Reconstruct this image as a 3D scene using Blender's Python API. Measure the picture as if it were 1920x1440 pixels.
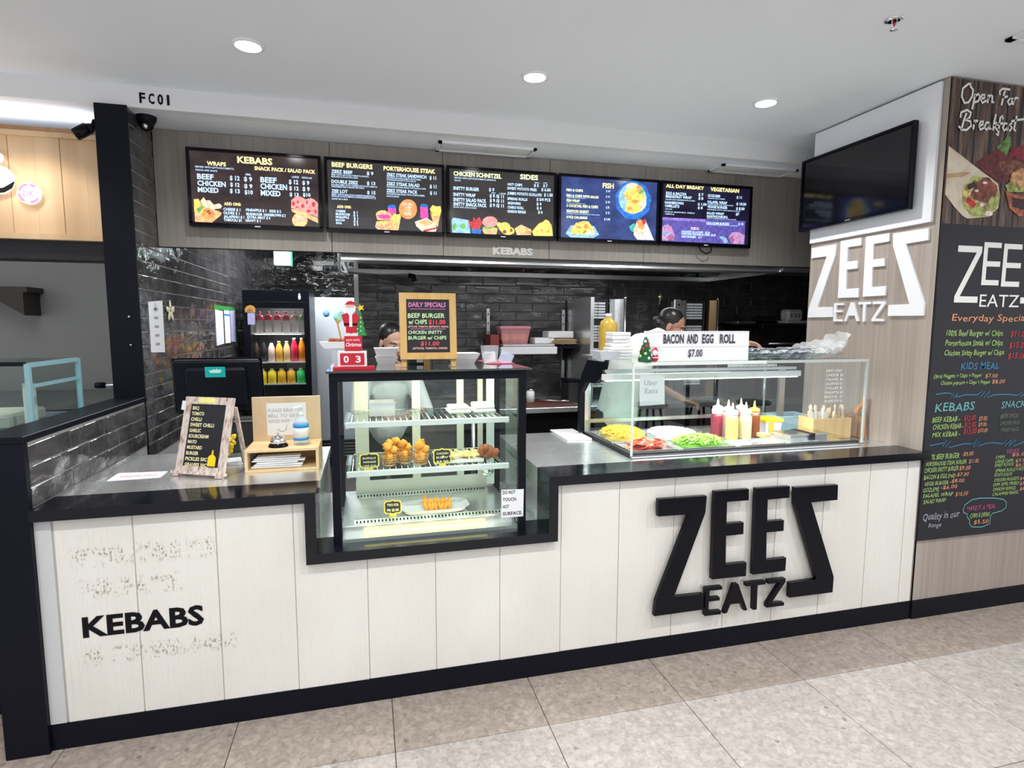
import bpy, bmesh, math, random
from mathutils import Vector, Matrix, Euler
random.seed(7)
S = bpy.context.scene
for o in list(bpy.data.objects): bpy.data.objects.remove(o)
PI = math.pi
# ---------------------------------------------------------------- camera
cam = bpy.data.cameras.new('camera'); co = bpy.data.objects.new('camera', cam); S.collection.objects.link(co)
yaw, pitch, roll = .2479, -.1032, .0024
cam.sensor_width = 36; cam.lens = 1068.926 / 1920 * 36; cam.clip_start = .02
fw = Vector((math.sin(yaw) * math.cos(pitch), math.cos(yaw) * math.cos(pitch), math.sin(pitch)))
rt = Vector((math.cos(yaw), -math.sin(yaw), 0)); up = rt.cross(fw)
r2 = math.cos(roll) * rt + math.sin(roll) * up; u2 = -math.sin(roll) * rt + math.cos(roll) * up
co.matrix_world = Matrix(((r2.x, u2.x, -fw.x, .8619), (r2.y, u2.y, -fw.y, -2.3337), (r2.z, u2.z, -fw.z, 1.582), (0, 0, 0, 1)))
S.camera = co
# ---------------------------------------------------------------- world: the daylit mall beyond the open side
W = bpy.data.worlds.new('mall'); S.world = W; W.use_nodes = True
W.node_tree.nodes['Background'].inputs[0].default_value = (.93, .96, 1, 1)
W.node_tree.nodes['Background'].inputs[1].default_value = .9
S.view_settings.view_transform = 'Standard'; S.view_settings.look = 'None'
S.view_settings.exposure = .14; S.view_settings.gamma = 1; S.view_settings.use_curve_mapping = False
# ---------------------------------------------------------------- lamps of the place
def lamp(kind, loc, e, col=(1, 1, 1), size=.1, aim=None, spot=None, sy=None, blend=.5):
    l = bpy.data.lights.new('lamp', kind); l.energy = e; l.color = col
    if kind == 'AREA':
        l.size = size
        if sy: l.shape = 'RECTANGLE'; l.size_y = sy
    else: l.shadow_soft_size = size
    if kind == 'SPOT': l.spot_size = spot; l.spot_blend = blend
    o = bpy.data.objects.new('lamp', l); S.collection.objects.link(o); o.location = loc
    d = Vector(aim if aim else (0, 0, -1)); o.rotation_euler = d.to_track_quat('-Z', 'Y').to_euler()
    return o
DL = [(.381, .526), (1.696, .515), (3.024, .513)]                       # the three seen in the photo
DLM = [(-.9, -1.35), (.45, -1.35), (1.8, -1.35), (3.15, -1.35), (4.5, -1.35), (.4, -3.3), (2.4, -3.3), (4.4, -3.3)]   # rows over the mall floor
for x, y in DL: lamp('SPOT', (x, y, 2.795), 70, (1, .985, .95), .045, None, 2.5, None, .7)
for x, y in DLM[:5]: lamp('SPOT', (x, y, 2.795), 82, (1, .985, .95), .045, None, 2.5, None, .7)
for x, y in DLM[5:]: lamp('SPOT', (x, y, 2.795), 70, (1, .985, .95), .045, None, 2.5, None, .7)
lamp('AREA', (1.6, -2.6, 2.79), 30, (.97, .98, 1), 4.5, None, None, 2.2)     # added broad fill under the mall ceiling, no fitting modelled
lamp('AREA', (.25, 3.1, 2.66), 42, (.95, .98, 1), .6, None, None, 1.2)       # kitchen ceiling panel over the aisle
lamp('AREA', (2.6, 1.75, 2.0), 7, (.95, .98, 1), 1.6, None, None, .1)        # added lamp under the hood to brighten the back tiles
lamp('AREA', (1.12, .3, 1.375), 4.5, (1, .94, .74), .7, None, None, .3)      # hot cabinet lamp
lamp('AREA', (2.7, .42, 1.285), 9.5, (.97, 1, .98), 1.1, None, None, .08)     # salad case lamp
for x in (.85, .98, 1.11, 1.24, 1.37): lamp('POINT', (x, .10, .75), .16, (1, .82, .4), .003)     # tube along the cabinet sill
lamp('AREA', (.06, 3.36, 1.49), 1.6, (1, .95, .9), .4, (0, .1, -1), None, .06)
lamp('AREA', (.06, 3.5, 1.77), 3.0, (1, .95, .9), .3, (0, .15, -1), None, .1)       # fridge lamp
lamp('POINT', (-.842, 1.17, 2.262), .45, (1, .85, .82), .03)                    # glow of the two lit logo signs
lamp('POINT', (-1.0, 1.15, 2.33), .9, (1, .95, .9), .04)
lamp('AREA', (-1.2, .6, 1.39), 2.2, (1, .97, .85), .9, None, None, .1)       # added lamp to brighten the inside of the neighbour's glass case
lamp('SPOT', (-.8, .9, 2.66), 12, (1, .93, .85), .05, (0, .35, -1), 1.6)     # neighbour's sign lamp
lamp('AREA', (-1.3, 1.36, 2.625), 3.5, (.75, .85, 1), 1.5, (0, .1, 1), None, .08)     # added uplight brightening the soffit above the neighbour's sign
lamp('AREA', (-1.6, 1.9, 2.6), 7, (.85, .92, 1), 1.0)                        # neighbour's ceiling panel

# ---------------------------------------------------------------- materials
MT = {}
def mat(name, col=(.8, .8, .8), rough=.5, metal=0, em=0, emc=None, spec=None, coat=0, alpha=1, tr=0, ior=1.45):
    if name in MT: return MT[name]
    m = bpy.data.materials.new(name); m.use_nodes = True; b = m.node_tree.nodes['Principled BSDF']
    b.inputs['Base Color'].default_value = (*col, 1); b.inputs['Roughness'].default_value = rough
    b.inputs['Metallic'].default_value = metal; b.inputs['IOR'].default_value = ior
    if spec is not None: b.inputs['Specular IOR Level'].default_value = spec
    if em: b.inputs['Emission Color'].default_value = (*(emc or col), 1); b.inputs['Emission Strength'].default_value = em
    if coat: b.inputs['Coat Weight'].default_value = coat; b.inputs['Coat Roughness'].default_value = .05
    if tr: b.inputs['Transmission Weight'].default_value = tr
    b.inputs['Alpha'].default_value = alpha
    MT[name] = m; return m
def nd(m, t, **k):
    n = m.node_tree.nodes.new('ShaderNode' + t)
    for a, v in k.items(): setattr(n, a, v)
    return n
def lk(m, a, b): m.node_tree.links.new(a, b)
def pos(m, scale, obj=False):
    mp = nd(m, 'Mapping'); mp.inputs['Scale'].default_value = scale
    if obj: lk(m, nd(m, 'TexCoord').outputs['Object'], mp.inputs[0])
    else: lk(m, nd(m, 'NewGeometry').outputs['Position'], mp.inputs[0])
    return mp.outputs[0]
def noise(m, vec, sc=1, det=3, rough=.5):
    n = nd(m, 'TexNoise'); n.inputs['Scale'].default_value = sc; n.inputs['Detail'].default_value = det
    n.inputs['Roughness'].default_value = rough; lk(m, vec, n.inputs['Vector']); return n.outputs['Fac']
def ramp(m, fac, stops):
    r = nd(m, 'ValToRGB'); e = r.color_ramp.elements
    e[0].position, e[0].color = stops[0][0], (*stops[0][1], 1); e[1].position, e[1].color = stops[-1][0], (*stops[-1][1], 1)
    for p, c in stops[1:-1]: q = e.new(p); q.color = (*c, 1)
    lk(m, fac, r.inputs[0]); return r.outputs[0]
def mixc(m, fac, a, b, mode='MIX'):
    x = nd(m, 'Mix', data_type='RGBA', blend_type=mode)
    for s, v in ((0, fac), (6, a), (7, b)):
        if isinstance(v, (int, float)): x.inputs[s].default_value = v
        elif isinstance(v, tuple): x.inputs[s].default_value = (*v, 1)
        else: lk(m, v, x.inputs[s])
    return x.outputs[2]
def bump(m, h, st, dist=.01):
    b = nd(m, 'Bump'); b.inputs['Strength'].default_value = st; b.inputs['Distance'].default_value = dist
    lk(m, h, b.inputs['Height']); lk(m, b.outputs[0], m.node_tree.nodes['Principled BSDF'].inputs['Normal'])
def base(m, c): lk(m, c, m.node_tree.nodes['Principled BSDF'].inputs['Base Color'])
def glass(name, col=(.93, .97, .96), fac=None, rough=0.0):
    if name in MT: return MT[name]
    m = bpy.data.materials.new(name); m.use_nodes = True; t = m.node_tree; t.nodes.clear()
    o = t.nodes.new('ShaderNodeOutputMaterial'); mx = t.nodes.new('ShaderNodeMixShader'); a = t.nodes.new('ShaderNodeBsdfTransparent'); g = t.nodes.new('ShaderNodeBsdfGlossy')
    a.inputs[0].default_value = (*col, 1); g.inputs['Roughness'].default_value = rough
    if fac is None:
        f = t.nodes.new('ShaderNodeFresnel'); f.inputs[0].default_value = 1.45; f = f.outputs[0]
    else: f = t.nodes.new('ShaderNodeValue'); f.outputs[0].default_value = fac; f = f.outputs[0]
    ge = t.nodes.new('ShaderNodeNewGeometry'); iv = t.nodes.new('ShaderNodeMath'); iv.operation = 'SUBTRACT'; iv.inputs[0].default_value = 1; t.links.new(ge.outputs['Backfacing'], iv.inputs[1])
    mu = t.nodes.new('ShaderNodeMath'); mu.operation = 'MULTIPLY'; t.links.new(f, mu.inputs[0]); t.links.new(iv.outputs[0], mu.inputs[1]); t.links.new(mu.outputs[0], mx.inputs[0])      # only the outer face of a pane mirrors
    t.links.new(a.outputs[0], mx.inputs[1]); t.links.new(g.outputs[0], mx.inputs[2]); t.links.new(mx.outputs[0], o.inputs[0])
    MT[name] = m; return m
def film(name, col, k=.5, rough=.15):      # hazy translucent plastic
    if name in MT: return MT[name]
    m = bpy.data.materials.new(name); m.use_nodes = True; t = m.node_tree; t.nodes.clear()
    o = t.nodes.new('ShaderNodeOutputMaterial'); mx = t.nodes.new('ShaderNodeMixShader'); a = t.nodes.new('ShaderNodeBsdfTransparent'); g = t.nodes.new('ShaderNodeBsdfPrincipled')
    g.inputs['Base Color'].default_value = (*col, 1); g.inputs['Roughness'].default_value = rough; mx.inputs[0].default_value = k
    t.links.new(a.outputs[0], mx.inputs[1]); t.links.new(g.outputs[0], mx.inputs[2]); t.links.new(mx.outputs[0], o.inputs[0])
    MT[name] = m; return m

white_paint = mat('white_paint', (.8, .8, .81), .6)
m = mat('ceiling_paint', (.86, .885, .925), .7); bump(m, noise(m, pos(m, (1, 1, 1)), 60, 2), .05)
black = mat('black_satin', (.004, .005, .010), .42, spec=.18)
black_matt = mat('black_matt', (.015, .015, .018), .55)
black_gloss = mat('black_gloss', (.003, .003, .006), .1, spec=.2)
dark = mat('dark_void', (.01, .01, .011), .7)
black_granite = mat('black_stone', (.006, .007, .011), .12, spec=.4)
steel = mat('brushed_steel', (.80, .81, .82), .26, .86)
n_ = noise(steel, pos(steel, (3, 120, 120)), 3, 3); bump(steel, n_, .03, .001)
n_ = noise(steel, pos(steel, (2.2, 2.2, 2.2)), 2, 4); lk(steel, ramp(steel, n_, [(.3, (.25,) * 3), (.7, (.29,) * 3)]), steel.node_tree.nodes['Principled BSDF'].inputs['Roughness'])
chrome = mat('chrome', (.85, .85, .86), .06, 1)
alu = mat('aluminium', (.7, .71, .72), .3, 1)
# wavy black wall tiles
tile = mat('wavy_black_tile', (.035, .034, .037), .09, coat=.3)
w1 = noise(tile, pos(tile, (7, 7, 13)), 1.1, .5, .4); w2 = noise(tile, pos(tile, (34, 34, 60)), 1, 1)
a_ = nd(tile, 'Math', operation='MULTIPLY_ADD'); a_.inputs[1].default_value = .10; lk(tile, w2, a_.inputs[0]); lk(tile, w1, a_.inputs[2]); bump(tile, a_.outputs[0], .9, .02)
base(tile, ramp(tile, noise(tile, pos(tile, (2, 2, 2)), 3), [(.3, (.04, .039, .042)), (.7, (.085, .081, .083))]))
grout_lit = mat('lit_grout', (.34, .33, .33), .8)  # paler copy for the left wall, painting in glints along grazed tile edges
grout = mat('dark_grout', (.17, .165, .165), .8)
# terrazzo floor tile
def terrazzo(name, a, b):
    m = mat(name, a, .38)
    p = pos(m, (1, 1, 1))
    c = ramp(m, noise(m, p, 20, 6, .7), [(.38, a), (.62, b)])
    v = nd(m, 'TexVoronoi'); v.inputs['Scale'].default_value = 26; lk(m, p, v.inputs['Vector'])
    v2 = nd(m, 'TexVoronoi'); v2.inputs['Scale'].default_value = 75; lk(m, p, v2.inputs['Vector'])
    sep = nd(m, 'SeparateColor'); lk(m, v.outputs['Color'], sep.inputs[0])
    near = nd(m, 'Math', operation='LESS_THAN'); lk(m, v.outputs['Distance'], near.inputs[0]); near.inputs[1].default_value = .42
    big = nd(m, 'Math', operation='MULTIPLY'); lk(m, near.outputs[0], big.inputs[0]); lk(m, ramp(m, sep.outputs[0], [(.55, (0, 0, 0)), (.62, (.6, .6, .6))]), big.inputs[1])
    c = mixc(m, big.outputs[0], c, tuple(min(1, x * 1.22) for x in b))
    drk = nd(m, 'Math', operation='MULTIPLY'); n2 = nd(m, 'Math', operation='LESS_THAN'); lk(m, v.outputs['Distance'], n2.inputs[0]); n2.inputs[1].default_value = .27
    lk(m, n2.outputs[0], drk.inputs[0]); lk(m, ramp(m, sep.outputs[1], [(.9, (0, 0, 0)), (.93, (.7, .7, .7))]), drk.inputs[1])
    c = mixc(m, drk.outputs[0], c, (.1, .09, .08))
    s3 = nd(m, 'SeparateColor'); lk(m, v2.outputs['Color'], s3.inputs[0])
    c = mixc(m, .38, c, ramp(m, s3.outputs[0], [(0, tuple(x * .68 for x in a)), (1, tuple(min(1, x * 1.1) for x in b))]))
    oi = nd(m, 'ObjectInfo'); c = mixc(m, .5, c, ramp(m, oi.outputs['Random'], [(0, (.86, .86, .86)), (1, (1, 1, 1))]), 'MULTIPLY')
    base(m, c); return m
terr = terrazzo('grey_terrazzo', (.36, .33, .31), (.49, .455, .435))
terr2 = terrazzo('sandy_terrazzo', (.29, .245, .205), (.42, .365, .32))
joint = mat('floor_joint', (.07, .05, .05), .8)
# taupe laminate with vertical grain
def laminate(name, a, b, sc=(55, 55, 1.0)):
    m = mat(name, a, .5)
    n1 = noise(m, pos(m, sc), 1, 4, .6); n2 = noise(m, pos(m, (3, 3, .3)), 1.2, 2)
    c = ramp(m, n1, [(.3, a), (.72, b)]); c = mixc(m, .35, c, ramp(m, n2, [(.3, tuple(x * .8 for x in a)), (.7, b)])); base(m, c); bump(m, n1, .06, .002); return m
taupe = laminate('taupe_laminate', (.30, .25, .215), (.44, .385, .34))
fascia_m = laminate('grey_brown_laminate', (.27, .245, .22), (.40, .37, .335))
oak = laminate('honey_oak', (.55, .36, .2), (.75, .54, .33), (9, 9, .4))
pine = laminate('pine_wood', (.62, .37, .11), (.80, .53, .22), (40, 40, 3))
ply = laminate('pale_plywood', (.66, .48, .30), (.74, .58, .38), (20, 20, 8))
board_wood = laminate('toasted_wood', (.33, .17, .08), (.46, .26, .13), (30, 30, 2))
dirty_wood = mat('whitewashed_wood', (.6, .5, .45), .7)
base(dirty_wood, ramp(dirty_wood, noise(dirty_wood, pos(dirty_wood, (70, 70, 14)), 1, 4, .7), [(.35, (.28, .16, .1)), (.48, (.6, .5, .45)), (.7, (.78, .72, .68))]))
# white rough sawn planks with glue residue
plank = mat('white_rough_plank', (.8, .78, .75), .55)
g1 = noise(plank, pos(plank, (90, 90, 3)), 1, 5, .65); g2 = noise(plank, pos(plank, (16, 16, 2.2)), 1, 3, .6)
hsum = nd(plank, 'Math', operation='ADD'); lk(plank, g1, hsum.inputs[0]); lk(plank, g2, hsum.inputs[1]); bump(plank, hsum.outputs[0], .55, .008)
cb = ramp(plank, noise(plank, pos(plank, (1.2, 1.2, .8)), 2, 3), [(.3, (.71, .69, .645)), (.7, (.79, .775, .735))])
ps = nd(plank, 'SeparateXYZ'); lk(plank, nd(plank, 'NewGeometry').outputs['Position'], ps.inputs[0])
def band(m, s, lo, hi, soft=.012):
    a = nd(m, 'MapRange', clamp=True); lk(m, s, a.inputs[0]); a.inputs[1].default_value = lo - soft; a.inputs[2].default_value = lo + soft
    b = nd(m, 'MapRange', clamp=True); lk(m, s, b.inputs[0]); b.inputs[1].default_value = hi - soft; b.inputs[2].default_value = hi + soft; b.inputs[3].default_value = 1; b.inputs[4].default_value = 0
    c = nd(m, 'Math', operation='MULTIPLY'); lk(m, a.outputs[0], c.inputs[0]); lk(m, b.outputs[0], c.inputs[1]); return c.outputs[0]
flk = ramp(plank, noise(plank, pos(plank, (110, 110, 55)), 1, 4, .7), [(.51, (0, 0, 0)), (.60, (1, 1, 1))])
ltr = ramp(plank, noise(plank, pos(plank, (22, 1, 16)), 1, 1), [(.42, (0, 0, 0)), (.5, (1, 1, 1))])
tot = None
for (za, zb, xa, xb) in ((.695, .765, -.2, .28), (.575, .64, -.19, .16), (.315, .375, -.19, .33)):
    q = nd(plank, 'Math', operation='MULTIPLY'); lk(plank, band(plank, ps.outputs['Z'], za, zb), q.inputs[0]); lk(plank, band(plank, ps.outputs['X'], xa, xb), q.inputs[1])
    if tot is None: tot = q.outputs[0]
    else:
        s_ = nd(plank, 'Math', operation='ADD'); lk(plank, tot, s_.inputs[0]); lk(plank, q.outputs[0], s_.inputs[1]); tot = s_.outputs[0]
q = nd(plank, 'Math', operation='MULTIPLY'); lk(plank, tot, q.inputs[0]); lk(plank, flk, q.inputs[1])
q2 = nd(plank, 'Math', operation='MULTIPLY'); lk(plank, q.outputs[0], q2.inputs[0]); lk(plank, ltr, q2.inputs[1])
q3 = nd(plank, 'Math', operation='MULTIPLY'); lk(plank, q2.outputs[0], q3.inputs[0]); q3.inputs[1].default_value = .95
base(plank, mixc(plank, q3.outputs[0], cb, (.30, .22, .20)))
pane = glass('clear_pane', (.95, .985, .975)); pane2 = glass('greenish_pane', (.89, .955, .945)); pane3 = glass('bright_pane', (.93, .97, .96), .16)
paper = mat('white_paper', (.82, .83, .86), .7); white_pl = mat('white_plastic', (.8, .8, .82), .35); white_gl = mat('white_gloss', (.85, .86, .9), .25)
foam = mat('white_foam', (.84, .84, .85), .5); cream = mat('cream_metal', (.72, .70, .62), .4)
ink = mat('black_ink', (.008, .008, .01), .7, spec=.1); inkg = mat('grey_ink', (.35, .35, .38), .7)
red = mat('red_paint', (.55, .01, .03), .35); redd = mat('deep_red', (.35, .01, .02), .4); green = mat('leaf_green', (.03, .28, .06), .5)
yellow = mat('yellow_plastic', (.9, .62, .02), .35); skin = mat('skin', (.42, .22, .15), .5); skin2 = mat('skin_lighter', (.55, .33, .24), .5)
hair = mat('black_hair', (.012, .01, .01), .35); shirt = mat('pale_shirt', (.62, .66, .64), .8); shirt2 = mat('white_shirt', (.78, .77, .74), .8); cloth_dark = mat('dark_cloth', (.02, .03, .03), .8)
fried = mat('golden_batter', (.95, .42, .05), .5); bump(fried, noise(fried, pos(fried, (1, 1, 1)), 120, 3), .5, .004)
meatm = mat('roast_meat', (.32, .09, .03), .35); cheese = mat('grated_cheese', (.85, .62, .08), .6); tomato = mat('tomato', (.75, .1, .05), .25); lett = mat('lettuce', (.32, .68, .08), .5); onion_m = mat('white_onion', (.82, .85, .78), .4)
chipm = mat('pale_chips', (.9, .75, .35), .6)
hazy = film('hazy_plastic', (.8, .85, .9), .35); hazy2 = film('bag_film', (.75, .8, .82), .4, .12); pinkbox = film('pink_plastic', (.85, .35, .4), .5); bluebox = film('blue_plastic', (.5, .75, .85), .45)

# ---------------------------------------------------------------- geometry
ORG = {}
class G:
    def __init__(s): s.v = []; s.f = []; s.sm = []
    def add(s, vs, fs, sm=False):
        k = len(s.v); s.v += [Vector(v) for v in vs]; s.f += [tuple(i + k for i in f) for f in fs]; s.sm += [sm] * len(fs); return s
    def box(s, x0, x1, y0, y1, z0, z1, M=None, ch=0):
        if ch:
            c = ch; vs = []; 
            bm = bmesh.new(); bmesh.ops.create_cube(bm, size=1)
            for v in bm.verts: v.co = Vector((x0 + (v.co.x + .5) * (x1 - x0), y0 + (v.co.y + .5) * (y1 - y0), z0 + (v.co.z + .5) * (z1 - z0)))
            bmesh.ops.bevel(bm, geom=bm.edges[:], offset=c, segments=1, affect='EDGES')
            bm.verts.index_update(); vs = [v.co.copy() for v in bm.verts]; fs = [[v.index for v in f.verts] for f in bm.faces]; bm.free()
        else:
            vs = [Vector((x, y, z)) for z in (z0, z1) for y in (y0, y1) for x in (x0, x1)]
            fs = [(0, 2, 3, 1), (4, 5, 7, 6), (0, 1, 5, 4), (2, 6, 7, 3), (0, 4, 6, 2), (1, 3, 7, 5)]
        if M is not None: vs = [M @ v for v in vs]
        return s.add(vs, fs)
    def lathe(s, c, prof, n=20, M=None, sm=True, sx=1, sy=1):
        vs = []; fs = []
        for r, z in prof:
            for i in range(n):
                t = 2 * PI * i / n; vs.append(Vector((r * math.cos(t) * sx, r * math.sin(t) * sy, z)))
        for j in range(len(prof) - 1):
            for i in range(n):
                a = j * n + i; b = j * n + (i + 1) % n; fs.append((a, b, b + n, a + n))
        if prof[0][0] > 1e-6: fs.append(tuple(reversed(range(n))))
        if prof[-1][0] > 1e-6: fs.append(tuple(range((len(prof) - 1) * n, len(prof) * n)))
        M = Matrix.Translation(c) @ (M if M is not None else Matrix())
        return s.add([M @ v for v in vs], fs, sm)
    def ell(s, c, r, M=None, n=12, m=8, wob=0, sm=True):
        vs = [Vector((0, 0, -r[2]))]; fs = []
        for j in range(1, m):
            p = -PI / 2 + PI * j / m
            for i in range(n):
                t = 2 * PI * i / n; k = 1 + wob * (random.random() - .5)
                vs.append(Vector((r[0] * math.cos(p) * math.cos(t) * k, r[1] * math.cos(p) * math.sin(t) * k, r[2] * math.sin(p) * k)))
        vs.append(Vector((0, 0, r[2])))
        for i in range(n):
            fs.append((0, 1 + (i + 1) % n, 1 + i)); fs.append((len(vs) - 1, 1 + (m - 2) * n + i, 1 + (m - 2) * n + (i + 1) % n))
            for j in range(m - 2): a = 1 + j * n + i; b = 1 + j * n + (i + 1) % n; fs.append((a, b, b + n, a + n))
        M = Matrix.Translation(c) @ (M if M is not None else Matrix())
        return s.add([M @ v for v in vs], fs, sm)
    def tube(s, pts, r, n=8, sm=True, r1=None):
        pts = [Vector(p) for p in pts]; vs = []; fs = []; k = len(pts)
        for j, p in enumerate(pts):
            d = (pts[min(j + 1, k - 1)] - pts[max(j - 1, 0)]).normalized(); a = d.orthogonal().normalized()
            if j and abs(d.dot(pa)) < .999: a = (pa_ - d * pa_.dot(d)).normalized()
            pa = d; pa_ = a; b = d.cross(a); rr = r if r1 is None else r + (r1 - r) * j / (k - 1)
            if isinstance(r, (list, tuple)): rr = r[j]
            for i in range(n): t = 2 * PI * i / n; vs.append(p + (a * math.cos(t) + b * math.sin(t)) * rr)
        for j in range(k - 1):
            for i in range(n): x = j * n + i; y = j * n + (i + 1) % n; fs.append((x, y, y + n, x + n))
        fs.append(tuple(reversed(range(n)))); fs.append(tuple(range((k - 1) * n, k * n)))
        return s.add(vs, fs, sm)
    def prism(s, pts, F, d0, d1):        # polygon in frame F, from depth d0 (front) to d1
        n = len(pts); vs = [F(x, y, d0) for x, y in pts] + [F(x, y, d1) for x, y in pts]
        fs = [tuple(range(n)), tuple(reversed(range(n, 2 * n)))] + [(i, i + n, (i + 1) % n + n, (i + 1) % n) for i in range(n)]
        return s.add(vs, fs)
    def poly(s, pts, F, d): return s.add([F(x, y, d) for x, y in pts], [tuple(range(len(pts)))])
    def strip(s, pts, F, d, w, closed=False):
        P = [Vector(p) for p in pts]; n = len(P); L = []; R = []
        for i in range(n):
            a = P[i - 1] if (i or closed) else P[i]; b = P[(i + 1) % n] if (i < n - 1 or closed) else P[i]
            t = (b - a); t = t.normalized() if t.length > 1e-9 else Vector((1, 0)); q = Vector((-t.y, t.x)) * w / 2; L.append(P[i] + q); R.append(P[i] - q)
        vs = [F(p.x, p.y, d) for p in L] + [F(p.x, p.y, d) for p in R]; m = n if closed else n - 1
        return s.add(vs, [(i, (i + 1) % n, (i + 1) % n + n, i + n) for i in range(m)])
    def rect(s, x0, x1, y0, y1, F, d): return s.poly([(x0, y0), (x1, y0), (x1, y1), (x0, y1)], F, d)
    def mesh(s, o):      # take in a blender object's evaluated mesh
        dg = bpy.context.evaluated_depsgraph_get(); e = o.evaluated_get(dg); me = e.to_mesh()
        s.add([o.matrix_world @ v.co for v in me.vertices], [tuple(p.vertices) for p in me.polygons], True); e.to_mesh_clear(); return s
def frame(o, u, v):
    o = Vector(o); u = Vector(u).normalized(); v = Vector(v).normalized(); n = u.cross(v)
    return lambda x, y, d=0: o + u * x + v * y + n * d        # +d stands out of the face
FR = frame((0, 0, 0), (1, 0, 0), (0, 0, 1))                     # x = world X, y = world Z, +d towards the mall (-Y)
def FY(y): return frame((0, y, 0), (1, 0, 0), (0, 0, 1))
_tc = {}
def glyphs(body, bold):
    k = (body, bold)
    if k in _tc: return _tc[k]
    cu = bpy.data.curves.new('t', 'FONT'); cu.body = body; cu.resolution_u = 2; cu.offset = bold; cu.space_character = 1.02
    o = bpy.data.objects.new('t', cu); S.collection.objects.link(o); dg = bpy.context.evaluated_depsgraph_get(); e = o.evaluated_get(dg); me = e.to_mesh()
    r = ([(v.co.x, v.co.y) for v in me.vertices], [tuple(p.vertices) for p in me.polygons]); e.to_mesh_clear()
    bpy.data.objects.remove(o); bpy.data.curves.remove(cu)
    xs = [a for a, b in r[0]]; ys = [b for a, b in r[0]]
    r = r + ((min(xs), max(xs), min(ys), max(ys)),) if xs else r + ((0, 1, 0, 1),); _tc[k] = r; return r
def text(g, body, F, x0, y0, x1, h, d=.001, bold=.02, shear=0, jit=0):
    v, f, bb = glyphs(body, bold); sx = (x1 - x0) / (bb[1] - bb[0]); sy = h / .73
    g.add([F(x0 + (a - bb[0]) * sx + shear * b * sy + jit * math.sin(a * 5) * sy * .0, y0 + b * sy + jit * sy * math.sin(a * 3.1 + x0 * 40), d) for a, b in v], f)
def put(name, g, m, parent=None, label=None, cat=None, group=None, kind=None, smooth=None):
    me = bpy.data.meshes.new(name)
    if parent is None:
        xs = [v.x for v in g.v]; ys = [v.y for v in g.v]; zs = [v.z for v in g.v]
        org = Vector(((min(xs) + max(xs)) / 2, (min(ys) + max(ys)) / 2, min(zs)))
    else: org = ORG[parent.name]
    me.from_pydata([v - org for v in g.v], [], g.f); me.polygons.foreach_set('use_smooth', g.sm if smooth is None else [smooth] * len(g.f))
    if m: me.materials.append(m)
    o = bpy.data.objects.new(name, me); S.collection.objects.link(o); ORG[o.name] = org
    if parent is None: o.location = org
    else: o.parent = parent
    tag(o, label, cat, group, kind); return o
def tag(o, label=None, cat=None, group=None, kind=None):
    if label: o['label'] = label
    if cat: o['category'] = cat
    if group: o['group'] = group
    if kind: o['kind'] = kind
def thing(name, loc, label=None, cat=None, group=None, kind=None):
    o = bpy.data.objects.new(name, None); S.collection.objects.link(o); o.location = loc; o.empty_display_size = .1; ORG[o.name] = Vector(loc)
    tag(o, label, cat, group, kind); return o
def dup(o, d=(0, 0, 0), label=None, rz=0, parent=None, sc=None):
    c = o.copy(); S.collection.objects.link(c); c.location = o.location + Vector(d) if parent is None else o.location
    if parent is not None: c.parent = parent
    if rz: c.rotation_euler.z += rz
    if sc: c.scale = sc
    ORG[c.name] = ORG[o.name] + Vector(d)
    if label: c['label'] = label
    for ch in list(o.children): dup(ch, d, None, 0, c)
    return c
def B(x0, x1, y0, y1, z0, z1, ch=0): return G().box(x0, x1, y0, y1, z0, z1, None, ch)
def rotM(p, rx=0, ry=0, rz=0): return Matrix.Translation(p) @ Euler((rx, ry, rz)).to_matrix().to_4x4() @ Matrix.Translation(-Vector(p))
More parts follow.
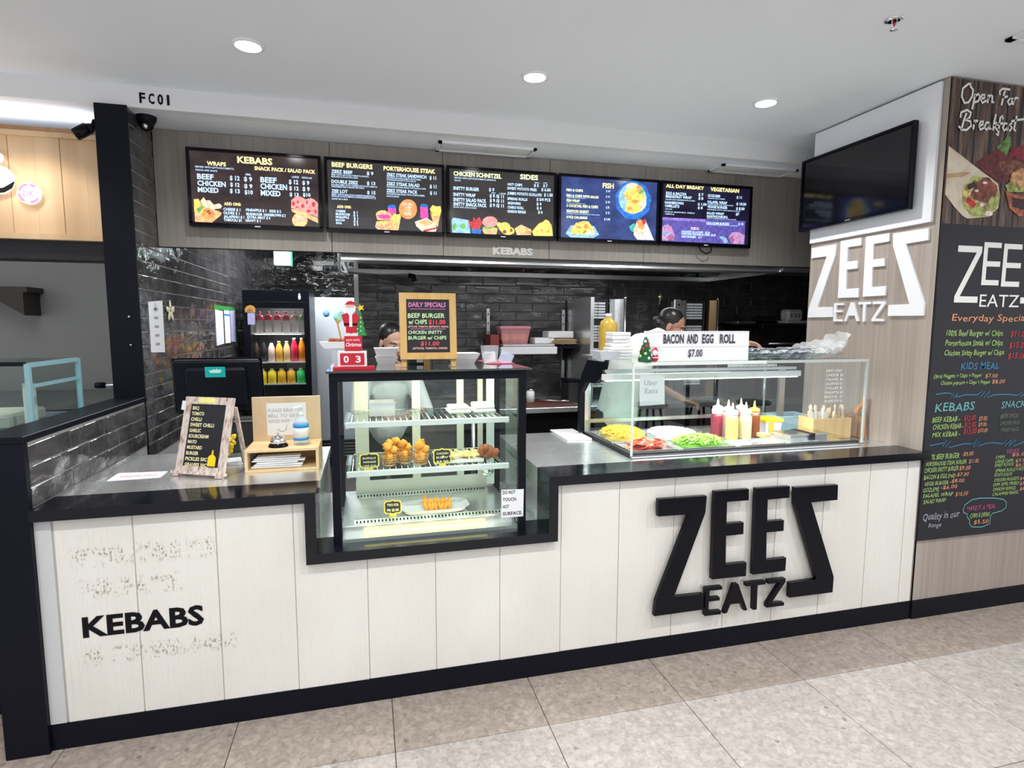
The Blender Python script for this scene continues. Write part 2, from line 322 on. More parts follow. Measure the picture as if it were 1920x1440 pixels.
# boards and screens: (words, x, z, x end, height, colour) and flat shapes, in metres on their own panels
TV1=([('KEBABS',0.149,2.522,0.34,0.037,'y'),('WRAPS',-0.014,2.497,0.087,0.022,'y'),('SERVED WITH LETTUCE,TOMATO,',-0.077,2.48,0.13,0.01,'b'),('ONION AND SAUCE',-0.076,2.462,0.039,0.01,'b'),('SNACK PACK / SALAD PACK',0.24,2.487,0.58,0.021,'y'),('BEEF',-0.069,2.417,0.018,0.03,'b'),('$ 12',0.104,2.421,0.157,0.025,'b'),('$ 9',0.18,2.42,0.225,0.025,'b'),('SML',0.189,2.453,0.221,0.011,'b'),('CHICKEN',-0.069,2.38,0.081,0.029,'b'),('$ 12',0.105,2.385,0.155,0.022,'b'),('$ 9',0.18,2.381,0.225,0.023,'b'),('MIXED',-0.069,2.344,0.041,0.028,'b'),('$ 13',0.101,2.348,0.155,0.024,'b'),('$10',0.181,2.346,0.226,0.023,'b'),('BEEF',0.27,2.419,0.36,0.031,'b'),('$ 12',0.428,2.419,0.481,0.025,'b'),('$ 9',0.504,2.419,0.544,0.023,'b'),('LARGE',0.446,2.455,0.486,0.011,'b'),('REGULAR',0.503,2.455,0.56,0.01,'b'),('CHICKEN',0.269,2.382,0.417,0.031,'b'),('$ 12',0.429,2.383,0.482,0.023,'b'),('$ 9',0.504,2.383,0.545,0.024,'b'),('MIXED',0.269,2.343,0.379,0.031,'b'),('$ 13',0.43,2.348,0.481,0.021,'b'),('$10',0.505,2.35,0.548,0.021,'b'),('ADD ONS:',0.067,2.276,0.158,0.017,'y'),('CHEESE $ 1',0.062,2.245,0.153,0.016,'b'),('OLIVES $ 1',0.061,2.224,0.148,0.016,'b'),('JALAPENO $ 1',0.062,2.204,0.173,0.015,'b'),('TABOULI $1',0.061,2.185,0.158,0.016,'b'),('PINEAPPLE $ 1   EGG $ 2',0.184,2.247,0.378,0.016,'b'),('MUSHROOM  HASHBROWN $ 2',0.185,2.224,0.403,0.016,'b'),('EXTRA MEAT $ 4',0.189,2.206,0.316,0.015,'b'),('GRAVY $ 1',0.178,2.187,0.261,0.015,'b'),('SMALL',0.458,2.225,0.507,0.011,'p'),('MEAL',0.464,2.208,0.503,0.011,'p'),('DEAL',0.463,2.191,0.502,0.011,'p')],[('yel',[(-0.094,2.302),(-0.069,2.306),(-0.052,2.266),(-0.077,2.22),(-0.091,2.203),(-0.095,2.243)]),('beige',[(-0.06,2.294),(-0.042,2.317),(-0.031,2.299),(-0.01,2.301),(0.009,2.277),(0.041,2.285),(0.054,2.271),(0.047,2.257),(0.016,2.251),(0.0,2.24),(-0.03,2.259),(-0.052,2.27)]),('peach',[(-0.094,2.219),(-0.079,2.256),(-0.052,2.268),(0.0,2.248),(0.035,2.242),(0.051,2.23),(0.041,2.213),(-0.007,2.171),(-0.093,2.168)]),('green',[(-0.081,2.244),(-0.056,2.266),(-0.035,2.263),(-0.053,2.245),(-0.073,2.22)]),('orange',[(-0.042,2.246),(-0.018,2.259),(0.013,2.228),(-0.002,2.199),(-0.033,2.191),(-0.059,2.208)]),('brown',[(-0.031,2.238),(-0.015,2.247),(-0.005,2.223),(-0.016,2.217)]),('pink',[(0.437,2.325),(0.464,2.348),(0.487,2.351),(0.519,2.334),(0.552,2.344),(0.569,2.336),(0.589,2.316),(0.586,2.231),(0.557,2.242),(0.525,2.249),(0.484,2.264),(0.435,2.279)]),('peach',[(0.435,2.274),(0.468,2.272),(0.586,2.227),(0.587,2.197),(0.524,2.224),(0.439,2.258)]),('red',[(0.458,2.305),(0.455,2.294),(0.448,2.29),(0.442,2.294),(0.44,2.304),(0.443,2.315),(0.449,2.319),(0.455,2.315)]),('red',[(0.48,2.315),(0.478,2.308),(0.473,2.305),(0.469,2.307),(0.467,2.314),(0.469,2.321),(0.474,2.324),(0.478,2.321)]),('red',[(0.512,2.295),(0.509,2.286),(0.501,2.282),(0.494,2.285),(0.491,2.294),(0.494,2.303),(0.502,2.307),(0.509,2.304)]),('red',[(0.533,2.317),(0.531,2.308),(0.526,2.304),(0.522,2.308),(0.521,2.317),(0.523,2.326),(0.527,2.33),(0.531,2.326)]),('red',[(0.574,2.307),(0.57,2.295),(0.563,2.289),(0.556,2.294),(0.554,2.306),(0.557,2.318),(0.564,2.323),(0.571,2.319)]),('red',[(0.546,2.267),(0.542,2.261),(0.533,2.258),(0.524,2.26),(0.521,2.266),(0.525,2.272),(0.534,2.275),(0.542,2.273)]),('red',[(0.581,2.265),(0.579,2.256),(0.574,2.252),(0.57,2.255),(0.568,2.264),(0.57,2.273),(0.575,2.277),(0.58,2.274)]),('red',[(0.476,2.285),(0.474,2.281),(0.468,2.279),(0.462,2.28),(0.46,2.284),(0.463,2.288),(0.468,2.29),(0.474,2.289)]),('peach',[(0.527,2.211),(0.525,2.199),(0.52,2.188),(0.512,2.179),(0.503,2.171),(0.492,2.166),(0.481,2.164),(0.469,2.165),(0.459,2.169),(0.45,2.176),(0.443,2.185),(0.439,2.195),(0.438,2.207),(0.44,2.218),(0.445,2.229),(0.452,2.239),(0.461,2.246),(0.472,2.251),(0.484,2.254),(0.495,2.253),(0.506,2.249),(0.515,2.242),(0.521,2.233),(0.525,2.222)])])
TV2=([('BEEF BURGERS',0.676,2.536,0.917,0.027,'y'),('PORTERHOUSE STEAK',0.983,2.535,1.302,0.025,'y'),('ZEEZ BEEF',0.673,2.499,0.796,0.019,'b'),('$ 9',0.881,2.5,0.921,0.02,'b'),('BEEF WITH LETTUCE,TOMATO,ONION,',0.673,2.485,0.894,0.009,'b'),('MUSTARD & SAUCE ON A BUN',0.673,2.473,0.827,0.009,'b'),('DOUBLE ZEEZ',0.672,2.44,0.828,0.019,'b'),('$ 13',0.881,2.441,0.931,0.02,'b'),('DOUBLE BEEF WITH CHEESE,LETTUCE,TOMATO',0.671,2.426,0.943,0.009,'b'),('ONION,MUSTARD & SAUCE ON A BUN',0.671,2.414,0.863,0.01,'b'),('ZEE LOT',0.671,2.383,0.765,0.019,'b'),('$ 15',0.881,2.385,0.931,0.02,'b'),('BEEF WITH BACON,CHEESE,PINEAPPLE,',0.672,2.369,0.93,0.009,'b'),('EGG,LETTUCE,TOMATO,ONION,BEETROOT &',0.671,2.357,0.933,0.01,'b'),('SAUCE ON A BUN',0.671,2.341,0.764,0.01,'b'),('ADD ONS:',0.7,2.293,0.783,0.016,'y'),('CHEESE',0.692,2.267,0.749,0.014,'b'),('MUSHROOM',0.691,2.249,0.774,0.014,'b'),('PINEAPPLE',0.691,2.231,0.769,0.014,'b'),('BACON',0.691,2.214,0.743,0.013,'b'),('EGG',0.692,2.196,0.725,0.013,'b'),('$ 1',0.796,2.264,0.82,0.014,'b'),('$ 1',0.795,2.246,0.821,0.014,'b'),('$ 1',0.797,2.228,0.823,0.014,'b'),('$ 2',0.796,2.21,0.823,0.014,'b'),('$ 2',0.796,2.192,0.824,0.014,'b'),('ZEEZ STEAK SANDWICH',1.0,2.5,1.247,0.02,'b'),('$ 11',1.266,2.497,1.308,0.021,'b'),('PORTERHOUSE STEAK,TOMATO,WITH CHEESE,',1.001,2.486,1.212,0.009,'b'),('ONION,BACON,LETTUCE & SAUCE',1.0,2.474,1.18,0.009,'b'),('ZEEZ STEAK SALAD',0.999,2.446,1.203,0.02,'b'),('$ 11',1.267,2.444,1.309,0.021,'b'),('PORTERHOUSE STEAK SERVED WITH SALAD & CHIPS',1.0,2.432,1.242,0.009,'b'),('ZEEZ STEAK PACK',0.998,2.404,1.19,0.02,'b'),('$ 11',1.268,2.404,1.309,0.021,'b'),('PORTERHOUSE STEAK WITH CHIPS,CHEESE,',0.999,2.389,1.235,0.01,'b'),('SAUCE & SALAD',0.998,2.375,1.074,0.01,'b'),('SMALL MEAL',1.093,2.33,1.162,0.014,'p'),('CHIPS',1.108,2.31,1.149,0.014,'p'),('AND',1.111,2.292,1.144,0.012,'p'),('DRINK',1.105,2.269,1.152,0.017,'p')],[('orange',[(1.186,2.31),(1.184,2.294),(1.178,2.279),(1.169,2.266),(1.157,2.256),(1.143,2.249),(1.128,2.246),(1.113,2.247),(1.1,2.253),(1.088,2.262),(1.079,2.274),(1.074,2.289),(1.072,2.304),(1.074,2.32),(1.08,2.335),(1.089,2.348),(1.101,2.359),(1.115,2.366),(1.13,2.368),(1.145,2.367),(1.158,2.362),(1.17,2.353),(1.179,2.341),(1.184,2.326)]),('bluec',[(1.005,2.321),(1.018,2.33),(1.046,2.329),(1.054,2.318),(1.054,2.308),(1.004,2.309)]),('magenta',[(1.004,2.309),(1.054,2.308),(1.055,2.267),(1.004,2.269)]),('peach',[(0.93,2.267),(0.94,2.282),(0.96,2.291),(0.985,2.293),(1.013,2.281),(1.031,2.262),(1.029,2.237),(0.939,2.231)]),('magenta',[(0.939,2.261),(0.976,2.269),(1.012,2.265),(1.02,2.251),(0.996,2.238),(0.955,2.242)]),('yel',[(1.027,2.257),(1.041,2.272),(1.057,2.267),(1.078,2.276),(1.084,2.26),(1.067,2.21),(1.032,2.221)]),('peach',[(0.933,2.223),(1.024,2.235),(1.084,2.256),(1.066,2.17),(1.015,2.171),(0.942,2.172),(0.925,2.19)]),('yel',[(1.031,2.262),(1.045,2.275),(1.062,2.271),(1.078,2.274),(1.08,2.256),(1.061,2.218),(1.036,2.217)]),('pink',[(0.934,2.2),(0.966,2.19),(1.007,2.208),(1.011,2.2),(0.97,2.178),(0.93,2.188)]),('yel',[(0.947,2.217),(1.012,2.226),(0.979,2.198)]),('bluec',[(1.205,2.334),(1.216,2.344),(1.245,2.344),(1.254,2.334),(1.253,2.324),(1.205,2.324)]),('magenta',[(1.205,2.324),(1.253,2.324),(1.256,2.252),(1.205,2.256)]),('yel',[(1.266,2.314),(1.283,2.34),(1.312,2.333),(1.334,2.336),(1.34,2.31),(1.329,2.272),(1.286,2.27)]),('peach',[(1.268,2.294),(1.295,2.266),(1.331,2.28),(1.315,2.203),(1.286,2.228)]),('beige',[(1.17,2.231),(1.244,2.26),(1.296,2.229),(1.309,2.196),(1.302,2.175),(1.222,2.168),(1.18,2.203)]),('peach',[(1.189,2.232),(1.244,2.251),(1.286,2.224),(1.227,2.209)]),('red',[(1.222,2.182),(1.307,2.204),(1.309,2.194),(1.226,2.17)])])
TV3=([('CHICKEN SCHNITZEL',1.419,2.531,1.733,0.027,'g'),('SIDES',1.859,2.537,1.982,0.031,'g'),('SERVED WITH LETTUCE,TOMATO,ONION &',1.424,2.513,1.695,0.01,'b'),('SAUCE',1.424,2.497,1.464,0.009,'b'),('SNITTY BURGER',1.416,2.443,1.585,0.021,'b'),('$ 9',1.65,2.447,1.685,0.021,'b'),('SNITTY WRAP',1.416,2.404,1.561,0.021,'b'),('$ 9 /$ 11',1.654,2.408,1.749,0.021,'b'),('REG',1.667,2.433,1.693,0.008,'b'),('LARGE',1.719,2.432,1.763,0.009,'b'),('SNITTY SALAD PACK',1.416,2.372,1.632,0.022,'b'),('$ 9 /$ 11',1.655,2.379,1.749,0.021,'b'),('SNITTY SNACK PACK',1.416,2.344,1.634,0.022,'b'),('$ 9 /$ 11',1.655,2.349,1.749,0.021,'b'),('SERVED WITH CHIPS & SALAD',1.415,2.331,1.567,0.008,'b'),('HOT CHIPS',1.775,2.49,1.874,0.017,'b'),('$ 5',1.954,2.493,1.987,0.018,'b'),('$ 7',2.018,2.495,2.049,0.018,'b'),('SMALL',1.958,2.516,1.993,0.007,'b'),('LARGE',2.018,2.518,2.045,0.007,'b'),('SWEET POTATO FRIES',1.773,2.465,1.973,0.017,'b'),('$ 6.50',2.006,2.469,2.07,0.019,'b'),('JUMBO POTATO SCALLOPS',1.773,2.433,2.008,0.018,'b'),('$ 1.50',2.025,2.436,2.085,0.02,'b'),('SPRING ROLLS',1.773,2.399,1.909,0.017,'b'),('$ 5/4 PCS',1.973,2.404,2.069,0.019,'b'),('SKEWERS',1.775,2.371,1.864,0.016,'b'),('$ 4',1.973,2.375,2.006,0.019,'b'),('CHIKO ROLL',1.775,2.344,1.885,0.017,'b'),('$ 4',1.975,2.348,2.007,0.019,'b'),('ONION RINGS',1.773,2.317,1.899,0.018,'b'),('$ 6',1.984,2.322,2.015,0.019,'b')],[('lblue',[(1.405,2.252),(1.415,2.27),(1.517,2.257),(1.529,2.171),(1.408,2.166)]),('green',[(1.439,2.213),(1.437,2.201),(1.431,2.193),(1.424,2.189),(1.416,2.192),(1.41,2.2),(1.408,2.211),(1.411,2.223),(1.416,2.231),(1.424,2.234),(1.432,2.232),(1.437,2.224)]),('green',[(1.496,2.219),(1.493,2.209),(1.487,2.202),(1.478,2.199),(1.469,2.201),(1.463,2.208),(1.461,2.217),(1.463,2.227),(1.469,2.234),(1.478,2.237),(1.487,2.235),(1.493,2.228)]),('red',[(1.509,2.253),(1.541,2.247),(1.549,2.282),(1.564,2.263),(1.588,2.282),(1.608,2.243),(1.58,2.192),(1.541,2.198)]),('bluec',[(1.533,2.202),(1.6,2.201),(1.592,2.17),(1.54,2.168)]),('pink',[(1.709,2.255),(1.705,2.241),(1.694,2.229),(1.677,2.22),(1.657,2.216),(1.637,2.218),(1.621,2.225),(1.61,2.237),(1.606,2.25),(1.61,2.264),(1.621,2.276),(1.638,2.285),(1.657,2.289),(1.677,2.287),(1.694,2.28),(1.705,2.269)]),('green',[(1.606,2.22),(1.707,2.22),(1.699,2.203),(1.612,2.205)]),('peach',[(1.604,2.205),(1.711,2.213),(1.699,2.174),(1.621,2.171)]),('yel',[(1.796,2.224),(1.792,2.21),(1.781,2.198),(1.764,2.191),(1.746,2.19),(1.73,2.196),(1.719,2.207),(1.715,2.221),(1.719,2.235),(1.73,2.247),(1.746,2.254),(1.764,2.255),(1.781,2.249),(1.792,2.238)]),('yel',[(1.824,2.202),(1.82,2.19),(1.808,2.181),(1.79,2.175),(1.77,2.174),(1.752,2.178),(1.74,2.187),(1.735,2.199),(1.74,2.21),(1.752,2.22),(1.77,2.226),(1.79,2.227),(1.807,2.223),(1.82,2.214)]),('brown',[(1.768,2.194),(1.766,2.186),(1.759,2.181),(1.751,2.181),(1.745,2.185),(1.743,2.193),(1.745,2.201),(1.751,2.206),(1.759,2.207),(1.766,2.202)]),('brown',[(1.81,2.206),(1.807,2.196),(1.8,2.192),(1.793,2.195),(1.79,2.205),(1.793,2.214),(1.8,2.219),(1.807,2.215)]),('peach',[(1.824,2.218),(1.869,2.245),(1.939,2.215),(1.935,2.18),(1.841,2.176)]),('orange',[(1.935,2.199),(1.931,2.193),(1.921,2.189),(1.908,2.189),(1.898,2.192),(1.894,2.198),(1.898,2.203),(1.908,2.207),(1.921,2.208),(1.931,2.205)]),('yel',[(1.943,2.203),(1.989,2.256),(2.018,2.269),(2.038,2.285),(2.057,2.28),(2.081,2.248),(2.09,2.18),(1.956,2.175)]),('orange',[(2.068,2.209),(2.065,2.202),(2.056,2.2),(2.047,2.202),(2.043,2.208),(2.047,2.214),(2.056,2.217),(2.065,2.215)]),('orange',[(2.021,2.214),(2.017,2.209),(2.01,2.207),(2.002,2.209),(1.999,2.214),(2.002,2.219),(2.01,2.221),(2.017,2.219)]),('yel',[(1.731,2.237),(1.729,2.227),(1.722,2.22),(1.713,2.22),(1.706,2.226),(1.703,2.236),(1.706,2.246),(1.713,2.252),(1.722,2.253),(1.729,2.247)])])
TV4=([('FISH',2.442,2.515,2.524,0.033,'y'),('FISH & CHIPS',2.182,2.479,2.299,0.016,'g'),('FISH & CHIPS WITH SALAD',2.183,2.442,2.414,0.017,'g'),('SERVED WITH TARTARE SAUCE',2.187,2.434,2.318,0.005,'b'),('FISH WRAP',2.184,2.41,2.277,0.017,'g'),('FISH,SALAD & TARTARE SAUCE',2.185,2.399,2.319,0.005,'b'),('3 COCKTAIL FISH & CHIPS',2.184,2.376,2.411,0.018,'g'),('SEAFOOD BASKET',2.184,2.34,2.345,0.018,'g'),('CALAMARI RINGS,FISH BITES,SEAFOOD STICK & CHIPS',2.184,2.329,2.423,0.006,'b'),('4 PCS CALAMARI',2.183,2.301,2.333,0.017,'g'),('$ 10',2.468,2.488,2.497,0.014,'b'),('$ 12',2.468,2.452,2.497,0.013,'b'),('$ 10',2.467,2.415,2.497,0.015,'b'),('$ 8',2.47,2.379,2.493,0.016,'b'),('$ 15',2.469,2.343,2.498,0.015,'b'),('$ 3.50',2.458,2.3,2.502,0.015,'b')],[('bluec',[(2.812,2.466),(2.81,2.445),(2.804,2.426),(2.801,2.407),(2.798,2.387),(2.788,2.369),(2.771,2.356),(2.754,2.345),(2.74,2.332),(2.723,2.319),(2.703,2.315),(2.682,2.317),(2.662,2.318),(2.642,2.317),(2.622,2.32),(2.605,2.332),(2.591,2.346),(2.577,2.359),(2.56,2.371),(2.55,2.388),(2.547,2.408),(2.546,2.427),(2.542,2.446),(2.539,2.466),(2.545,2.485),(2.557,2.501),(2.568,2.517),(2.577,2.535),(2.59,2.551),(2.609,2.56),(2.628,2.564),(2.647,2.571),(2.666,2.579),(2.686,2.58),(2.705,2.573),(2.723,2.564),(2.742,2.559),(2.762,2.551),(2.776,2.537),(2.784,2.518),(2.793,2.501),(2.805,2.485)]),('lblue',[(2.775,2.472),(2.776,2.449),(2.771,2.426),(2.761,2.404),(2.747,2.386),(2.728,2.37),(2.707,2.36),(2.684,2.354),(2.66,2.353),(2.637,2.358),(2.615,2.367),(2.596,2.381),(2.581,2.399),(2.571,2.42),(2.565,2.442),(2.564,2.465),(2.569,2.488),(2.579,2.509),(2.593,2.528),(2.611,2.543),(2.632,2.554),(2.655,2.56),(2.679,2.561),(2.702,2.556),(2.724,2.547),(2.743,2.533),(2.758,2.516),(2.769,2.495)]),('yel',[(2.6,2.48),(2.631,2.52),(2.622,2.547),(2.656,2.564),(2.699,2.559),(2.748,2.52),(2.767,2.466),(2.768,2.42),(2.743,2.376),(2.683,2.357),(2.622,2.366),(2.617,2.404),(2.633,2.428),(2.615,2.458)]),('orange',[(2.699,2.548),(2.734,2.546),(2.748,2.52),(2.714,2.494),(2.7,2.513)]),('green',[(2.709,2.498),(2.739,2.527),(2.759,2.509),(2.723,2.487)]),('beige',[(2.62,2.527),(2.63,2.555),(2.69,2.562),(2.695,2.536),(2.653,2.522)]),('beige',[(2.771,2.411),(2.76,2.394),(2.746,2.385),(2.731,2.384),(2.721,2.392),(2.718,2.408),(2.722,2.426),(2.733,2.443),(2.748,2.453),(2.762,2.453),(2.772,2.445),(2.775,2.429)]),('orange',[(2.72,2.441),(2.714,2.433),(2.699,2.428),(2.68,2.427),(2.665,2.431),(2.659,2.437),(2.665,2.444),(2.68,2.449),(2.698,2.45),(2.714,2.447)]),('orange',[(2.669,2.391),(2.665,2.384),(2.654,2.38),(2.641,2.379),(2.63,2.383),(2.626,2.389),(2.63,2.396),(2.64,2.401),(2.654,2.402),(2.665,2.398)]),('lblue',[(2.18,2.2),(2.216,2.255),(2.386,2.258),(2.425,2.202),(2.383,2.178),(2.217,2.175)]),('yel',[(2.221,2.198),(2.216,2.224),(2.253,2.272),(2.31,2.288),(2.344,2.287),(2.378,2.247),(2.387,2.22),(2.362,2.2)]),('orange',[(2.295,2.247),(2.291,2.241),(2.28,2.237),(2.268,2.237),(2.257,2.24),(2.253,2.245),(2.257,2.251),(2.267,2.255),(2.28,2.255),(2.29,2.252)]),('orange',[(2.346,2.253),(2.343,2.244),(2.334,2.238),(2.322,2.237),(2.313,2.242),(2.309,2.251),(2.312,2.26),(2.322,2.266),(2.333,2.267),(2.343,2.262)]),('beige',[(2.316,2.198),(2.345,2.23),(2.395,2.224),(2.387,2.197)]),('green',[(2.299,2.205),(2.32,2.225),(2.332,2.222),(2.312,2.202)]),('teal',[(2.646,2.266),(2.685,2.291),(2.703,2.268),(2.695,2.221),(2.66,2.239)]),('white',[(2.682,2.213),(2.702,2.3),(2.767,2.322),(2.84,2.18),(2.71,2.179)]),('orange',[(2.702,2.307),(2.732,2.321),(2.768,2.271),(2.752,2.243),(2.712,2.261)]),('red',[(2.739,2.313),(2.767,2.324),(2.776,2.295),(2.755,2.282)]),('beige',[(2.683,2.256),(2.703,2.272),(2.756,2.232),(2.761,2.208),(2.691,2.217)])])
TV5=([('ALL DAY BREAKY',2.92,2.547,3.221,0.023,'y'),('VEGETARIAN',3.273,2.543,3.508,0.026,'y'),('EGG & BACON',2.922,2.499,3.079,0.019,'b'),('$ 7',3.178,2.502,3.218,0.02,'b'),('BREAKFAST WRAP',2.92,2.477,3.124,0.019,'b'),('$ 8',3.179,2.477,3.217,0.019,'b'),('EGG,BACON & HASHBROWN IN A WRAP',2.921,2.461,3.152,0.009,'b'),('HASHBROWN',2.915,2.435,3.061,0.018,'b'),('$ 1.50',3.176,2.437,3.246,0.018,'b'),('OMELLETS',2.916,2.412,3.029,0.018,'b'),('$ 8',3.177,2.412,3.215,0.018,'b'),('ADD ONS',2.919,2.395,2.973,0.008,'b'),('BACON $1  MUSHROOM $1  CHEESE $1',2.917,2.376,3.152,0.009,'b'),('TOMATO $1',2.918,2.36,2.99,0.01,'b'),('GOZLEME',3.254,2.501,3.354,0.018,'b'),('$ 11',3.491,2.502,3.533,0.018,'b'),('SPINACH & FETA CHEESE',3.255,2.487,3.393,0.008,'b'),('FALAFEL WRAP',3.254,2.456,3.413,0.019,'b'),('$ 10.50',3.491,2.455,3.572,0.019,'b'),('FALAFEL,SALAD WITH TAHINI SAUCE',3.254,2.445,3.464,0.008,'b'),('VEGGIE BURGER',3.253,2.423,3.417,0.019,'b'),('$ 8.50',3.49,2.422,3.56,0.019,'b'),('VEGETABLE PATTY WITH SALAD & SAUCE',3.251,2.408,3.524,0.008,'b'),('SALAD WRAP/',3.25,2.379,3.391,0.017,'b'),('$7',3.489,2.382,3.518,0.019,'b'),('SANDWICH/BURG',3.251,2.357,3.42,0.017,'b'),('WITH CHEESE,SALAD AND SAUCE',3.251,2.347,3.494,0.007,'b'),('HALLOUMI BURGER',3.25,2.31,3.438,0.016,'b'),('$ 10',3.514,2.314,3.556,0.018,'b'),('HALLOUMI CHEESE,SALAD & SAUCE',3.25,2.303,3.508,0.007,'b'),('KIDS',3.128,2.264,3.192,0.019,'p'),('NUGGETS (6) & CHIPS   $5.50',3.055,2.242,3.281,0.014,'b'),('POPCORN CHICKEN & CHIPS  $5.50',3.054,2.226,3.33,0.014,'b'),('KIDS BURGER    $ 7',3.054,2.207,3.215,0.014,'b')],[('purple',[(2.901,2.343),(3.576,2.346),(3.577,2.176),(2.901,2.178)]),('violet',[(2.901,2.342),(3.247,2.343),(3.248,2.326),(2.902,2.323)]),('pink2',[(2.899,2.264),(2.914,2.286),(2.944,2.293),(2.975,2.281),(2.991,2.247),(3.003,2.216),(2.996,2.185),(2.896,2.181)]),('lblue2',[(2.896,2.243),(2.976,2.238),(2.946,2.218),(2.903,2.224)]),('dpink',[(2.947,2.21),(2.981,2.231),(3.001,2.209),(2.987,2.187),(2.956,2.184)]),('lblue2',[(3.364,2.229),(3.398,2.228),(3.422,2.217),(3.439,2.186),(3.405,2.179),(3.39,2.204),(3.367,2.215)]),('pink2',[(3.44,2.218),(3.466,2.261),(3.526,2.263),(3.575,2.243),(3.568,2.181),(3.47,2.179)]),('dpink',[(3.445,2.214),(3.472,2.239),(3.492,2.204),(3.474,2.179)])])
CB=([('Everyday Specials',3.796,1.608,4.348,0.038,'o'),('100% Beef Burger w/ Chips',3.768,1.531,4.151,0.033,'g'),('$11.00',4.206,1.527,4.328,0.033,'r'),('Porterhouse Steak w/ Chips',3.765,1.48,4.157,0.033,'g'),('$15.00',4.204,1.466,4.329,0.035,'r'),('Chicken Snitty Burger w/ Chips',3.764,1.429,4.172,0.031,'g'),('$15.00',4.202,1.409,4.33,0.033,'r'),('KIDS MEAL',3.883,1.354,4.145,0.04,'b'),('(3pcs) Nuggets + Chips + Popper',3.706,1.313,4.031,0.022,'g'),('$7.00',4.055,1.308,4.142,0.022,'o'),('Chicken popcorn + Chips + Popper',3.757,1.276,4.094,0.022,'g'),('$8.00',4.107,1.275,4.197,0.023,'o'),('KEBABS',3.732,1.135,3.998,0.049,'t'),('SNACK PACK',4.189,1.14,4.51,0.041,'t'),('BEEF KEBAB -',3.72,1.079,3.907,0.03,'g'),('$12.00',3.933,1.08,4.013,0.031,'r'),('$9.00',4.037,1.076,4.094,0.027,'o'),('BEEF PACK',4.189,1.084,4.322,0.025,'d'),('CHICKEN KEBAB -',3.727,1.04,3.932,0.029,'g'),('$12.00',3.94,1.042,4.017,0.031,'r'),('$9.00',4.037,1.045,4.094,0.023,'o'),('MIX KEBAB -',3.728,0.999,3.916,0.028,'g'),('$13.00',3.938,1.007,4.027,0.033,'r'),('$10.00',4.038,1.012,4.104,0.024,'o'),('CHICKEN PACK',4.191,1.046,4.333,0.021,'d'),('MIXED PACK',4.199,1.008,4.331,0.022,'d'),('100% BEEF BURGER',3.706,0.879,3.923,0.031,'g'),('-$9.00',3.942,0.887,4.019,0.024,'o'),('PORTERHOUSE STEAK BURGER',3.701,0.845,3.976,0.024,'g'),('$11.00',3.994,0.846,4.06,0.025,'o'),('CHICKEN SNITTY BURGER',3.693,0.811,3.924,0.027,'g'),('$9.00',3.93,0.81,4.007,0.025,'o'),('BACON & EGG (roll)',3.694,0.774,3.904,0.026,'g'),('-$7.00',3.907,0.777,3.999,0.022,'o'),('VEGIE BURGER',3.7,0.739,3.864,0.022,'g'),('-$8.00',3.872,0.744,3.972,0.022,'o'),('GOZLEME',3.695,0.705,3.801,0.024,'g'),('-$6.00',3.812,0.713,3.926,0.022,'o'),('FALAFEL WRAP',3.699,0.674,3.9,0.023,'g'),('$10.50',3.919,0.668,4.005,0.024,'o'),('SALAD WRAP',3.703,0.642,3.854,0.024,'g'),('SIDES',4.256,0.886,4.346,0.023,'p'),('CHIPS',4.181,0.859,4.247,0.019,'g'),('LARGE CHIPS',4.182,0.835,4.312,0.019,'g'),('SWEET POTATO',4.179,0.814,4.318,0.018,'g'),('SPRING ROLLS 4 PCS',4.188,0.783,4.394,0.02,'g'),('POTATO SCALLOP',4.185,0.759,4.312,0.02,'g'),('CHICKEN NUGGETS',4.185,0.73,4.366,0.02,'g'),('DIM SIMS FRIED',4.182,0.704,4.369,0.02,'g'),('ONION RINGS',4.182,0.677,4.347,0.021,'g'),('CALAMARI RINGS',4.182,0.651,4.37,0.02,'g'),('$5.00',4.299,0.867,4.418,0.019,'o'),('$7.00',4.328,0.832,4.423,0.019,'o'),('$6.50',4.331,0.807,4.426,0.02,'o'),('$4.00',4.373,0.727,4.455,0.02,'o'),('$5.00',4.376,0.698,4.459,0.02,'o'),('$6.00',4.38,0.668,4.463,0.02,'o'),('MAKE IT A MEAL',4.008,0.58,4.212,0.027,'p'),('CHIPS & DRINK',4.034,0.537,4.177,0.027,'g'),('$5.50',4.065,0.499,4.172,0.024,'o'),('Quality in our',3.707,0.55,3.958,0.042,'w'),('Range',3.751,0.507,3.838,0.026,'w')],[('cloud',[(3.981,0.587),(3.992,0.615),(4.038,0.64),(4.097,0.645),(4.196,0.638),(4.266,0.625),(4.29,0.607),(4.29,0.577),(4.261,0.56),(4.194,0.551),(4.183,0.537),(4.182,0.493),(4.129,0.479),(4.055,0.485),(4.034,0.506),(4.035,0.525),(4.018,0.541),(4.013,0.561),(3.988,0.572)]),('sq1',[(3.716,0.956),(3.775,0.962),(3.809,0.968),(3.799,0.945),(3.83,0.98),(3.823,0.942),(3.857,0.977),(3.846,0.938),(3.909,0.949),(3.956,0.955),(4.003,0.951),(4.016,0.969),(4.012,0.93),(4.036,0.977),(4.029,0.933),(4.055,0.965),(4.049,0.937),(4.099,0.949),(4.159,0.951),(4.222,0.94),(4.256,0.965),(4.236,0.928),(4.287,0.961),(4.267,0.926),(4.318,0.962),(4.304,0.924),(4.378,0.945)]),('sq2',[(3.731,1.227),(3.787,1.233),(3.833,1.229),(3.832,1.209),(3.85,1.231),(3.847,1.206),(3.879,1.23),(3.864,1.208),(3.927,1.22),(4.009,1.217),(4.043,1.235),(4.034,1.203),(4.066,1.237),(4.058,1.2),(4.096,1.236),(4.082,1.202),(4.129,1.214),(4.22,1.214),(4.294,1.207),(4.33,1.22),(4.314,1.197),(4.344,1.211)])])
